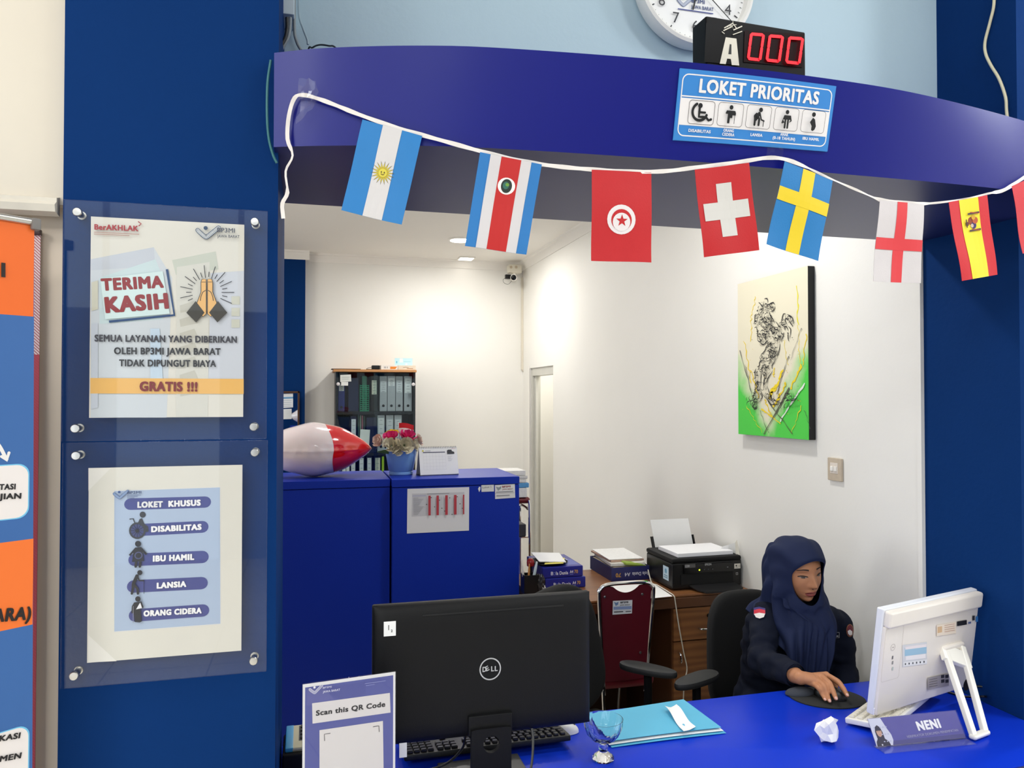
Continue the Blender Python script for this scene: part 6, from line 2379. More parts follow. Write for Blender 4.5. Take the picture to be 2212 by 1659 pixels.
# pen holder and small things beside the reams
pc0 = aZ(1143, 1276, ZD)
ph = Vector((aY(1144, 1260, 3.485).x, 3.485, ZD))
t = thing('pen_holder', 'black pen holder with pens left of the paper reams', 'pen holder', ph)
b = MB()
for a_, e_ in (((-.035, -.032), (.035, -.029)), ((-.035, .029), (.035, .032)), ((-.035, -.032), (-.032, .032)), ((.032, -.032), (.035, .032))):
    b.span((ph.x + a_[0], ph.y + a_[1], ZD + .001), (ph.x + e_[0], ph.y + e_[1], ZD + .085))
b.span((ph.x - .035, ph.y - .032, ZD + .0005), (ph.x + .035, ph.y + .032, ZD + .004))
b.build('holder_body', BLACK, t)
for nm, dx_, dy_, tilt, h_, r_, c_, lb in (('pen', -.022, .0, -.12, .15, .005, 'e8e4e0', 'white pen standing in the black pen holder'), ('pen', -.012, -.015, .05, .13, .005, 'c88a4a', 'orange pencil standing in the black pen holder'),
                                            ('marker', .004, -.005, .22, .14, .007, 'cfe0e8', 'pale blue marker leaning in the black pen holder')):
    o = thing(nm, lb, 'pen', (ph.x + dx_, ph.y + dy_, ZD + .005))
    a_ = Vector((ph.x + dx_, ph.y + dy_, ZD + .005)); e_ = a_ + Vector((math.sin(tilt), 0, math.cos(tilt))) * h_
    MB().cyl(a_, a_ + (e_ - a_) * .8, r_, n=10).build('barrel', mat('pen_' + c_, c_, .35), o)
    MB().cyl(a_ + (e_ - a_) * .8, e_, r_ * .9, r_ * .6, n=10).build('cap', mat('pen_' + c_, c_, .35), o)
st0 = aY(1146, 1215, 3.555)
t = thing('rubber_stamp', 'rubber stamp with a round red knob behind the pen holder', 'stamp', (st0.x + .0, 3.555, ZD))
MB().span((st0.x - .022, 3.53, ZD + .0005), (st0.x + .022, 3.585, ZD + .03), .003).build('stamp_base', BLACK, t)
MB().cyl((st0.x, 3.555, ZD + .03), (st0.x, 3.555, st0.z - .015), .009, .007).build('stamp_stem', BLACK, t)
MB().lathe([(.006, -.022), (.016, -.016), (.0185, -.002), (.017, .010), (.010, .019), (.001, .021)], 24, (st0.x, 3.555, st0.z)).build('stamp_knob', mat('dark_red_gloss', '8c1a1c', .2), t)
bg = aY(1170, 1240, 3.465)
t = thing('plastic_bag', 'crumpled clear grey plastic bag between pen holder and reams', 'bag', (bg.x - .005, 3.465, ZD))
bm = bmesh.new(); bmesh.ops.create_icosphere(bm, subdivisions=3, radius=.034)
for v in bm.verts:
    v.co *= 1 + r2.uniform(-.16, .16); v.co.z *= 1.35; v.co.x *= .62
    v.co.z = max(v.co.z, -.040)
bmesh.ops.translate(bm, vec=(bg.x - .006, 3.465, ZD + .0405), verts=bm.verts)
MB().bm(bm).build('bag_film', mat('grey_film', '2c2c30', .2, var=.2, scale=60), t, 0)
tp = aY(1171, 1260, 3.45)
o = thing('correction_tape', 'small black and white tape dispenser in front of the paper reams', 'tape dispenser', (tp.x, 3.45, ZD))
MB().box((tp.x, 3.45, ZD + .026), (.035, .018, .026), .004, Matrix.Rotation(-.35, 3, 'Y')).build('dispenser_body', mat('slate_plastic', '3a3f4a', .4), o)
MB().box((tp.x + .002, 3.438, ZD + .028), (.022, .004, .015), .001, Matrix.Rotation(-.35, 3, 'Y')).build('paper_label', PAPER, o)
MB().box((tp.x + .002, 3.448, ZD + .007), (.036, .02, .0125), .003).build('dispenser_foot', mat('pinkish_plastic', 'c8a8a0', .4), o)

# carton lid full of papers
b0_, b1_, b2_ = aZ(1330, 1256, ZD), aZ(1406, 1253, ZD), aZ(1303, 1222, ZD)
bd_ = Vector((1, -.03, 0)).normalized()
t = thing('carton_lid', 'dark blue paper carton lid full of papers left of the printer', 'box', (b0_.x + .12, b0_.y + .14, ZD))
x0, y0 = b0_.x - .022, b0_.y
Lx, Ly = .205, .30
Rb = Matrix.Rotation(-.02, 3, 'Z')
b = MB()
def wl(a_, e_, z0=.001, z1=.068):
    b.span((x0 + a_[0], y0 + a_[1], ZD + z0), (x0 + e_[0], y0 + e_[1], ZD + z1))
wl((0, 0), (Lx, .003)); wl((0, Ly - .003), (Lx, Ly)); wl((0, .003), (.003, Ly - .003)); wl((Lx - .003, .003), (Lx, Ly - .003)); wl((.003, .003), (Lx - .003, Ly - .003), .001, .004)
bx_ = b.build('carton', mat('carton_navy', '1f2360', .5, var=.06), t)
p = Pr(Plane((x0, y0 - .0004, ZD), (1, 0, 0), (0, 0, 1)))
p.text('70', .050, .040, .020, 'c89a3e', bold=.022, rot=PI, align='l'); p.text('A4', .100, .040, .018, 'c8c8d8', bold=.022, rot=PI); p.text('Bola Dunia', .200, .040, .018, 'c8c8d8', bold=.03, rot=PI, width=.09)
p.build('lettering', bx_)
for k, (c_, z0, ang, nm) in enumerate((('e6e4e0', .008, .00, 'white paper bundle at the bottom of the carton lid'), ('c9b79c', .046, .03, 'brown paper bundle in the carton lid'), ('e2ded6', .0695, -.06, 'grey white paper bundle near the top of the carton lid'), ('c9a894', .0855, .03, 'pinkish folder on top of the carton lid papers'), ('f2f1ef', .0955, -.04, 'white sheets topmost in the carton lid'))):
    th_ = (.036, .020, .015, .009, .004)[k]
    o = MB().box((x0 + Lx / 2 - .0, y0 + Ly / 2 + (.03 if k > 2 else .0), ZD + z0 + th_ / 2), (.180, .268, th_), .001, Matrix.Rotation(ang, 3, 'Z') if k else None).build('paper_bundle', mat('bundle_' + c_, c_, .75, var=.12, scale=70))
    tag(o, nm, 'papers')
o = MB().box((x0 + Lx - .075, y0 + .03, ZD + .076), (.12, .05, .016), .007, Matrix.Rotation(.12, 3, 'Z') @ Matrix.Rotation(.15, 3, 'Y')).build('green_pouch', mat('lime_fabric', '9ab24a', .7, var=.1))
tag(o, 'lime green pouch tucked at the front of the carton lid', 'pouch')

# sheet on the desk edge
tag(sheet('printed_sheet', 'printed white sheet on the desk edge behind the red chair', [aZ(1330, 1300, ZD + .004), aZ(1453, 1288, ZD + .004), aZ(1405, 1256, ZD + .004), aZ(1318, 1264, ZD + .004)], PAPER, bend=.0), None)

# printer
P0, P1 = aY(1452, 1278, 3.325), aY(1601, 1272, 3.325)
px0, px1 = P0.x, P1.x
pw = px1 - px0
pd_ = .29
pyf = 3.325
ph_ = .152
t = thing('printer', 'black inkjet printer with paper stacked on its lid on the wooden desk', 'printer', ((px0 + px1) / 2, pyf + pd_ / 2, ZD))
bod = MB().span((px0, pyf, ZD + .006), (px1, pyf + pd_, ZD + ph_ - .022), .010).build('printer_body', BLACK, t)
MB().span((px0 - .002, pyf - .004, ZD + ph_ - .024), (px1 + .002, pyf + pd_, ZD + ph_), .010).build('scanner_lid', BLACK_M, t)
MB().span((px0 + .055, pyf - .006, ZD + .078), (px1 - .04, pyf + .002, ZD + ph_ - .030), .004).build('control_panel', mat('gloss_black', '0b0b0d', .15), t)
MB().span((px0 + .045, pyf - .003, ZD + .028), (px1 - .045, pyf + .02, ZD + .074)).build('output_slot', mat('deep_black', '030303', .8), t)
b = MB()
tx0, tx1 = px0 + .085, px1 - .035
b.add([(tx0, pyf + .01, ZD + .026), (tx1, pyf + .01, ZD + .026), (tx1 + .005, pyf - .066, ZD + .014), (tx1 - .03, pyf - .084, ZD + .010), (tx0 + .05, pyf - .084, ZD + .010), (tx0 + .02, pyf - .05, ZD + .014),
       (tx0, pyf + .01, ZD + .020), (tx1, pyf + .01, ZD + .020), (tx1 + .005, pyf - .066, ZD + .008), (tx1 - .03, pyf - .084, ZD + .002), (tx0 + .05, pyf - .084, ZD + .002), (tx0 + .02, pyf - .05, ZD + .008)],
      [(0, 5, 4, 3, 2, 1), (6, 7, 8, 9, 10, 11)] + [(i, (i + 1) % 6, 6 + (i + 1) % 6, 6 + i) for i in range(6)])
b.build('output_tray', mat('grey_black_tray', '1d1d1f', .45), t, 0, recalc=True)
tk = MB().span((px1 + .001, pyf + .02, ZD + .006), (min(px1 + .040, 2.036), pyf + .22, ZD + .128), .004).build('ink_tank', BLACK, t)
MB().span((px0 - .014, pyf + .262, ZD + ph_ - .01), (px0 + .01, pyf + .29, ZD + .19)).build('hinge', BLACK, t) if False else None
# rear sheet feeder with upright paper
sf0, sf1 = aY(1427, 1193, pyf + .27), aY(1510, 1190, pyf + .27)
lean_ = Vector((-.03, .22, 1)).normalized()
fx = sf1.x - sf0.x
fz0 = ZD + ph_ - .02
st_z = aY(1460, 1122, pyf + .33).z
fpl2 = Plane((sf0.x, pyf + .302, ZD + .05), (1, 0, 0), (0, .22, 1))
FH = fpl2.q(1455, 1121).y
sl = -.022
def fmap(x, y, w):
    return fpl2.map(x + sl * y / FH, y, w)
b = MB()
b.add([fmap(-.012, 0, .004), fmap(fx + .012, 0, .004), fmap(fx + .012, FH * .64, .004), fmap(-.012, FH * .64, .004), fmap(-.012, 0, -.004), fmap(fx + .012, 0, -.004), fmap(fx + .012, FH * .64, -.004), fmap(-.012, FH * .64, -.004)],
      [(0, 1, 2, 3), (5, 4, 7, 6), (0, 4, 5, 1), (1, 5, 6, 2), (2, 6, 7, 3), (3, 7, 4, 0)])
b.build('paper_support', BLACK, t, 0)
o = MB()
o.add([fmap(0, .004, .009), fmap(fx, .004, .009), fmap(fx, FH, .009), fmap(0, FH, .009), fmap(0, .004, .0045), fmap(fx, .004, .0045), fmap(fx, FH, .0045), fmap(0, FH, .0045)],
      [(0, 1, 2, 3), (5, 4, 7, 6), (0, 4, 5, 1), (1, 5, 6, 2), (2, 6, 7, 3), (3, 7, 4, 0)])
tag(o.build('upright_paper', PAPER, None, 0), 'blank white paper standing in the feeder at the back of the printer', 'paper')
for s_ in (0, 1):
    b = MB()
    xx = -.010 if s_ == 0 else fx + .004
    b.add([fmap(xx, 0, .016), fmap(xx + .006, 0, .016), fmap(xx + .006, FH * .64, .016), fmap(xx, FH * .64, .016), fmap(xx, 0, .0), fmap(xx + .006, 0, .0), fmap(xx + .006, FH * .64, .0), fmap(xx, FH * .64, .0)],
          [(0, 1, 2, 3), (5, 4, 7, 6), (0, 4, 5, 1), (1, 5, 6, 2), (2, 6, 7, 3), (3, 7, 4, 0)])
    b.build('edge_guide', BLACK, t, 0)
o = MB().box((px0 + .187, pyf + .125, ZD + ph_ + .0095), (.297, .205, .018), .001, Matrix.Rotation(.02, 3, 'Z')).build('paper_stack', mat('paper_stack_white', 'f4f4f6', .7, var=.02))
tag(o, 'thick stack of white paper lying on the printer lid', 'paper')
fp3 = Plane((px0, pyf - .0064, ZD), (1, 0, 0), (0, 0, 1))
p = Pr(fp3)
p.rect(.062, .107, .118, .124, '5a5856'); p.text('L220', .065, .111, .010, 'c8c8c8', bold=.02, width=.022)
p.text('EPSON', pw * .46, .113, .010, 'b4b4b4', bold=.02, width=.034)
p.disc(pw * .38, .094, .0042, mat('green_led', 'c8e040', .4, emit='d8f030', estr=1.5), n=14)
for k in range(3):
    p.disc(pw * .45 + k * .022, .095, .0032, '4a4c50', n=8)
p.rect(pw * .78, .0985, pw * .80, .101, '9a9a9e')
p.build('panel_print', bod)
p = Pr(Plane((px0, pyf - .0006, ZD), (1, 0, 0), (0, 0, 1)), base=.0)
p.rect(pw - .037, .088, pw - .004, .112, 'ddd8cc'); p.disc(pw - .026, .102, .0042, '2a2a2a', n=12); p.rect(pw - .030, .093, pw - .018, .0945, '6a6a6a'); p.rect(pw - .014, .095, pw - .008, .106, 'c4bcae')
p.rect(pw - .029, .058, pw - .017, .070, '9a9a98'); p.rect(pw - .0265, .0605, pw - .0195, .0675, '3a3a3a')
p.build('front_stickers', bod)
p = Pr(Plane((px0 - .0004, pyf + .25, ZD), (0, -1, 0), (0, 0, 1)))
p.rect(.155, .040, .215, .105, 'b9cfdc'); p.disc(.185, .082, .012, '6a9ab4', n=12); p.rect(.165, .05, .205, .054, '5a7a90'); p.rect(.165, .059, .205, .063, '5a7a90')
p.build('side_sticker', bod)
p = Pr(Plane((px1 + .002, pyf + .0196, ZD), (1, 0, 0), (0, 0, 1)))
p.text('EPSON', .008, .096, .006, 'b4b4b4', width=.024); p.rect(.006, .0885, .038, .0905, '9a9a9a')
p.build('tank_print', tk)

# printer cord down to the pedestal
cpts = [(px0 + .0, pyf + .27, ZD + .05), aY(1405, 1238, pyf + .10), aY(1412, 1256, 3.30), aY(1452, 1280, 3.25)]
cpts[1].z = max(cpts[1].z, ZD + .004)
cpts = [Vector((px0 - .012, pyf + .24, ZD + .05)), Vector((px0 - .03, pyf + .16, ZD + .006)), aZ(1420, 1264, ZD + .006), aZ(1446, 1280, ZD + .006), aY(1456, 1288, 3.252), aY(1459, 1303, 3.250), aY(1466, 1350, 3.250), aY(1477, 1410, 3.252), aY(1484, 1445, 3.254), aY(1478, 1475, 3.25), aY(1476, 1520, 3.25)]
o = MB().tube(spline(cpts, 6), .0028, 8).build('cable', mat('ivory_cable', 'dcd6c4', .5))
tag(o, 'ivory printer cable hanging over the front of the wooden desk', 'cable')

# papers between printer and wall
for k, (cs, nm, m) in enumerate((([(1520, 1200), (1555, 1204), (1540, 1184), (1512, 1182)], 'white sheet lying behind the printer', PAPER),
                                 ([(1540, 1200), (1588, 1206), (1590, 1172), (1562, 1180)], 'curled printed sheet standing against the wall behind the printer', PAPER),
                                 ([(1590, 1206), (1600, 1208), (1592, 1166), (1588, 1172)], 'rolled white sheet against the wall right of the printer', PAPER_W))):
    Xs = ((1.90, 1.95, 1.95, 1.90), (1.955, 2.022, 2.026, 1.97), (2.008, 2.030, 2.030, 2.010))[k]
    sheet('curled_sheet', nm, [aX(x, y, Xs[i]) for i, (x, y) in enumerate(cs)], m, bend=(.004, -.004, .002)[k])
o = MB().box(aY(1526, 1192, 3.655) + Vector((0, 0, -.055)), (.10, .012, .14), .002).build('ring_binder', mat('violet_blue_binder', '2a2f8c', .4))
o.location.z += 0
tag(o, 'blue folder standing behind the printer', 'folder')

# chrome rack with papers behind the right cabinet
rx = aY(1131, 1150, 4.3)
t = thing('paper_rack', 'chrome rack with stacked papers half hidden behind the blue cabinet', 'rack', (rx.x - .10, 4.32, 0))
b = MB()
for xx in (rx.x - .25, rx.x + .012):
    b.tube(spline([(xx, 4.22, 0), (xx, 4.22, 1.02), (xx - .004, 4.24, 1.06), (xx - .02, 4.30, 1.075), (xx - .004, 4.40, 1.06), (xx, 4.42, 1.02), (xx, 4.42, 0)], 5), .007, 8)
for zz_ in (.3, .62, .90):
    b.span((rx.x - .25, 4.22, zz_), (rx.x + .012, 4.42, zz_ + .006))
b.build('rack_frame', CHROME, t)
o = MB().span((rx.x - .235, 4.232, .907), (rx.x - .004, 4.405, .975), .004).build('grey_file', mat('slate_file', '3c3a40', .6))
tag(o, 'dark file lying on the chrome rack beside the cabinet', 'file')
o = MB().lathe([(.001, -.12), (.024, -.118), (.030, -.10), (.030, .0), (.026, .012), (.001, .014)], 20, (rx.x - .008, 4.215, 1.0)).build('white_bottle', WHITE_P) if False else None
zt_r = 1.094
rp = aY(1128, 1136, 4.30)
o = MB().box((rx.x - .10, 4.31, zt_r + .016), (.245, .16, .036), .016, None, 3).build('red_cushion', mat('dark_red_vinyl', '6a0f1c', .5))
tag(o, 'dark red padded cushion on the chrome rack beside the cabinet', 'cushion')
zz_ = zt_r + .0345
hs = [('e8e6e2', .055, 0, 'white paper pile directly on the red cushion'), ('5a9cd0', .028, .012, 'light blue box file in the pile beside the cabinet'), ('e4e2de', .022, -.004, 'white paper pile above the light blue box file'), ('dcdad6', .020, .004, 'curled white papers second from the top of the pile'), ('eceae6', .030, -.008, 'topmost white papers of the pile beside the cabinet')]
for c_, h_, dx_, nm in hs:
    o = MB().box((rx.x - .115 + dx_, 4.31, zz_ + h_ / 2), (.23, .17, h_ - .001), .004).build('paper_pile', mat('pile_' + c_, c_, .6, var=.15, scale=90))
    tag(o, nm, 'papers')
    zz_ += h_

# ---------------------------------------------------------------- chairs
FAB = mat('black_fabric', '070708', .9, var=.18, scale=70, bump=.08, bscale=600, sheen=.0)
def office_chair(label, C, fwd, back_w, back_h, back_z, arms=(1, 1), backtilt=.12, aw=.27, al=.27, sz=.435):
    """C = seat centre on the floor, fwd = facing direction"""
    C = Vector((C[0], C[1], 0))
    f = Vector((fwd[0], fwd[1], 0)).normalized()
    s_ = Vector((-f.y, f.x, 0))                # its left
    t = thing('office_chair', label, 'office chair', C)
    R = Matrix((-s_, f, (0, 0, 1))).transposed()
    MB().box(C + Vector((0, 0, sz)), (.47, .46, .085), .035, R, 3).build('seat', FAB, t)
    bc = C - f * .235
    def bfn(u_, v_):
        a_ = 2 * PI * u_
        e = .55
        cx_ = abs(math.cos(a_)) ** e * math.copysign(1, math.cos(a_))
        sx_ = abs(math.sin(a_)) ** e * math.copysign(1, math.sin(a_))
        w_ = back_w / 2 * (1 - .10 * sx_)
        rr_ = (1 - (1 - v_) ** 2.2)
        return cx_ * w_ * rr_, sx_ * back_h / 2 * rr_
    def back(side):
        def fn(u_, v_):
            x, z = bfn(u_, v_)
            d = .030 * (1 - (v_) ** 6) * side
            bow = .045 * (x / (back_w / 2)) ** 2
            return bc - s_ * x + f * (d + bow - backtilt * (z + back_h / 2)) + Vector((0, 0, back_z + back_h / 2 + z))
        return fn
    b = MB()
    b.grid(back(1), 48, 10, cu=True)
    b.grid(back(-1), 48, 10, cu=True)
    b.build('backrest', FAB, t, 60, recalc=False)
    MB().tube(spline([C - f * .16 + Vector((0, 0, .41)), C - f * .27 + Vector((0, 0, .42)), C - f * .31 + Vector((0, 0, .55)), bc - f * .05 + Vector((0, 0, back_z + .12))], 5), [(.03, .012)] * 16, 10).build('back_bar', BLACK_M, t)
    for sg, ang in ((1, arms[0]), (-1, arms[1])):
        pc2 = C + s_ * ((aw if sg < 0 else al) * sg)
        ab = MB().tube(spline([C + s_ * (.2 * sg) + Vector((0, 0, .40)), pc2 + Vector((0, 0, .41)), pc2 + Vector((0, 0, .5)), pc2 + Vector((0, 0, .635))], 5), .016, 10).build('armrest', BLACK_M, t)
        rot = Matrix.Rotation(ang, 3, 'Z')
        ff = rot @ f
        ss = rot @ s_
        pts = []
        for i in range(24):
            a_ = 2 * PI * i / 24
            pts.append((.043 * math.cos(a_) * (1 - .15 * math.sin(a_)), .118 * abs(math.sin(a_)) ** .75 * math.copysign(1, math.sin(a_))))
        MM = Matrix.Translation(pc2 + Vector((0, 0, .634))) @ Matrix((-ss, ff, (0, 0, 1))).transposed().to_4x4()
        MB().prism(pts, 0, .026, MM, bev=.009).build('arm_pad', mat('charcoal_rubber', '242526', .6, var=.08), ab)
    MB().cyl(C + Vector((0, 0, .12)), C + Vector((0, 0, sz - .035)), .028).build('gas_column', BLACK, t)
    for k in range(5):
        a_ = 2 * PI * k / 5 + .3
        e_ = C + Vector((math.cos(a_) * .235, math.sin(a_) * .235, .07))
        l_ = MB().tube([C + Vector((0, 0, .115)), e_], [(.028, .022), (.018, .015)], 8).build('leg', BLACK_M, t)
        MB().lathe([(.026, -.011), (.028, 0), (.026, .011)], 16, Vector((e_.x, e_.y, .028)), (-math.sin(a_), math.cos(a_), 0)).build('castor', BLACK, l_)
    return t


office_chair('empty black office chair behind the black monitor', (1.075, 2.575), (.68, -.73), .56, .50, .475, (0, 0))
WC = Vector((1.745, 2.62, 0))
office_chair('black office chair in which the woman sits', (1.785, 2.63), (.05, -1), .40, .47, .415, (0.0, -1.2), .10, .385, .20, .385)

# red stacking chair seen from behind
REDV = mat('dark_red_back_board', '5c0d1d', .42, var=.08, scale=20)
cx0, cx1 = aY(1290, 1300, 3.13).x, aY(1411, 1300, 3.13).x
cw = cx1 - cx0
ycb = 3.12
ztp = aY(1350, 1258, 3.13).z
t = thing('stacking_chair', 'dark red stacking chair with chrome frame in front of the wooden desk', 'chair', ((cx0 + cx1) / 2, ycb + .2, 0))
zl = .43
pts = [(cx0 + .035, ycb + .02, zl - .02), (cx0 + .020, ycb + .01, .60), (cx0 + .004, ycb, ztp - .06), (cx0 + .012, ycb, ztp - .02), (cx0 + .045, ycb, ztp - .003), ((cx0 + cx1) / 2, ycb, ztp), (cx1 - .045, ycb, ztp - .003), (cx1 - .012, ycb, ztp - .02), (cx1 - .004, ycb, ztp - .06), (cx1 - .022, ycb + .01, .60), (cx1 - .035, ycb + .02, zl - .02)]
MB().tube(spline(pts, 6), .0085, 10).build('back_frame', CHROME, t)
zb2 = ztp - .012
def bo(u_, v_):
    z = .47 + (zb2 - .47) * v_
    ins = .012 + .022 * (1 - v_)
    dip = .030 * max(0, 1 - ((u_ - .5) / .27) ** 2) * max(0, (v_ - .9) / .1) if abs(u_ - .5) < .27 else 0
    return Vector((cx0 + ins + (cw - 2 * ins) * u_, ycb - .002 + .012 * (1 - v_) - .006 * math.sin(PI * u_), z - dip))
b = MB()
b.grid(bo, 22, 16)
k = len(b.v)
b.add([v + Vector((0, .010, 0)) for v in b.v[:k]], [f[::-1] for f in b.f])
bb = b.build('back_board', REDV, t, 60)
for px, py in ((1307, 1290), (1388, 1284), (1384, 1410)):
    q_ = aY(px, py, ycb - .01)
    MB().lathe([(.006, 0), (.0055, .003), (.001, .004)], 14, (q_.x, ycb - .006, q_.z), (0, -1, 0)).build('screw', STEEL, bb)
MB().box(((cx0 + cx1) / 2, ycb + .045, .66), (cw - .05, .045, .34), .02, None, 3).build('back_cushion', mat('red_vinyl', '7a1222', .45, var=.06), t)
MB().box(((cx0 + cx1) / 2, ycb + .22, .455), (cw + .03, .40, .06), .025, None, 3).build('seat', mat('red_vinyl', '7a1222', .45, var=.06), t)
for sg in (0, 1):
    xx = cx0 + .03 if sg == 0 else cx1 - .03
    b = MB().tube(spline([(xx, ycb + .02, zl), (xx + (-.01 if sg == 0 else .01), ycb - .03, .22), (xx + (-.02 if sg == 0 else .02), ycb - .05, .005)], 5), .0085, 10)
    b.build('leg', CHROME, t)
    MB().tube(spline([(xx, ycb + .30, zl), (xx + (-.01 if sg == 0 else .01), ycb + .36, .22), (xx + (-.02 if sg == 0 else .02), ycb + .39, .005)], 5), .0085, 10).build('leg', CHROME, t)
bpl3 = Plane((cx0, ycb - .0105, 0), (1, 0, 0), (0, 0, 1))
p = Pr(bpl3, base=.0)
p.pq([(1324, 1298), (1366, 1296), (1365, 1325), (1323, 1328)], 'dfe0e4')
o = p.build('inventory_label', bb)
p = Pr(bpl3, base=.0004)
p.pq([(1326, 1300), (1331, 1302), (1336, 1300), (1335, 1306), (1330, 1309)], '6a86b0')
p.tq('BP3MI', (1340, 1303.5), (1357, 1302.5), 4, '26262c', .04)
p.tq('JAWA BARAT', (1339, 1308.5), (1361, 1307.5), 2.6, '4a4a52', .02)
p.pq([(1325, 1310.5), (1364, 1309), (1364, 1315.5), (1325, 1317)], '8a9cc8'); p.sq([(1327, 1322), (1345, 1321)], 2.4, '4a4a50'); p.sq([(1352, 1321), (1362, 1320.5)], 2.4, '6a6a70')
p.build('lettering', bb)
o = Pr(bpl3, base=.0006)

# ================================================================ the woman at the counter
from mathutils import noise
from mathutils.bvhtree import BVHTree

SKIN = mat('skin', 'b47c58', .5, spec=.35, var=.05, scale=30)
SCARF = mat('navy_scarf_cloth', '1a2444', .8, spec=.25, var=.06, scale=25, bump=.05, bscale=900)
JACK = mat('dark_navy_uniform_cloth', '0d1324', .85, spec=.2, var=.12, scale=30, bump=.05, bscale=900)
TROU = mat('dark_trouser_cloth', '12161f', .85, var=.1, scale=30)
person = thing('person', 'person in a navy headscarf and dark uniform seated at the counter, hand on the mouse', 'person', (1.74, 2.6, 0))


def remesh(mb, voxel, smooth=0, factor=.5):
    me = bpy.data.meshes.new('form')
    me.from_pydata([tuple(p) for p in mb.v], [], mb.f)
    o = bpy.data.objects.new('form', me)
    COL.objects.link(o)
    r = o.modifiers.new('r', 'REMESH')
    r.mode = 'VOXEL'
    r.voxel_size = voxel
    if smooth:
        s_ = o.modifiers.new('s', 'SMOOTH')
        s_.iterations = smooth
        s_.factor = factor
    dg = bpy.context.evaluated_depsgraph_get()
    dg.update()
    out = bpy.data.meshes.new_from_object(o.evaluated_get(dg), depsgraph=dg)
    bpy.data.objects.remove(o)
    return out


def mesh_obj(name, me, m, parent):
    me.name = name
    me.materials.clear()
    me.materials.append(m)
    me.polygons.foreach_set('use_smooth', [True] * len(me.polygons))
    o = bpy.data.objects.new(name, me)
    COL.objects.link(o)
    attach(o, parent)
    return o


# frames
FH = Vector((-.03, -.9995, 0)).normalized()
HR = Matrix((Vector((-FH.y, FH.x, 0)), FH, Vector((0, 0, 1)))).transposed() @ Matrix.Rotation(math.radians(-7), 3, 'X') @ Matrix.Rotation(math.radians(-5), 3, 'Y')
HC = Vector((1.706, 2.425, 1.087))
NB = Vector((1.742, 2.490, .930))
FB = Vector((.02, -1, 0)).normalized()
BR = Matrix((Vector((-FB.y, FB.x, 0)), FB, Vector((0, 0, 1)))).transposed() @ Matrix.Rotation(math.radians(5), 3, 'Y')


def H(x, y, z):
    return HC + HR @ Vector((x, y, z))


def B_(x, y, z):
    return NB + BR @ Vector((x, y, z))


def gs(x, s_):
    return math.exp(-(x / s_) ** 2)


def head_pt(x, y, z):
    """unit sphere direction -> head surface (x left, y forward, z up)"""
    X, Z = x * .070, z * (.098 if z > 0 else .110)
    Y = y * (.090 if y > 0 else .092)
    if z < 0:
        t_ = -z
        X *= 1 - .36 * t_ ** 1.8
        if y > 0:
            Y = .090 * y ** (1 - .42 * t_) * (1 + .05 * t_) + .010 * t_ ** 3
        else:
            Y *= 1 - .45 * t_ ** 1.2
    if y > 0:
        w = min(1, y * 3)
        d = 0
        d += .024 * gs(X, .0085) * (gs(Z + .034, .013) + .55 * gs(Z + .014, .016))          # nose
        d += .007 * (gs(X - .011, .007) + gs(X + .011, .007)) * gs(Z + .037, .008)           # wings
        d -= .011 * (gs(X - .031, .016) + gs(X + .031, .016)) * gs(Z - .002, .013)           # sockets
        d += .006 * (gs(X - .031, .013) + gs(X + .031, .013)) * gs(Z + .001, .008)           # lids
        d += .004 * (gs(X - .034, .020) + gs(X + .034, .020)) * gs(Z - .020, .008)           # brow
        d += .004 * (gs(X - .043, .018) + gs(X + .043, .018)) * gs(Z + .036, .020)           # cheeks
        d += .0085 * gs(X, .021) * gs(Z + .061, .0065) + .0085 * gs(X, .018) * gs(Z + .073, .007)   # lips
        d -= .0045 * gs(X, .022) * gs(Z + .0668, .0026)
        d += .007 * gs(X, .020) * gs(Z + .098, .014)                                          # chin
        d -= .003 * gs(X, .03) * gs(Z + .084, .006)
        Y += d * w
    return X, Y, Z


def face_y(X, Z):
    """front surface y for given x,z (bisection on the sphere)"""
    zz = Z / (.098 if Z > 0 else .110)
    k = 1 if zz >= 0 else 1 - .36 * (-zz) ** 1.8
    xx = X / (.070 * k)
    yy = math.sqrt(max(0.0, 1 - zz * zz - xx * xx))
    return head_pt(xx, yy, zz)[1]


body = MB()
nu, nv = 120, 90
vs = []
for i in range(nv + 1):
    b_ = -PI / 2 + PI * i / nv
    for j in range(nu):
        a_ = 2 * PI * j / nu
        vs.append(H(*head_pt(math.cos(a_) * math.cos(b_), math.sin(a_) * math.cos(b_), math.sin(b_))))
fs = [(i * nu + j, i * nu + (j + 1) % nu, (i + 1) * nu + (j + 1) % nu, (i + 1) * nu + j) for i in range(nv) for j in range(nu)]
body.add(vs, fs)
for s_ in (-1, 1):      # ears (under the scarf)
    body.ell(H(.070 * s_, -.01, -.005), (.010, .020, .032), HR)
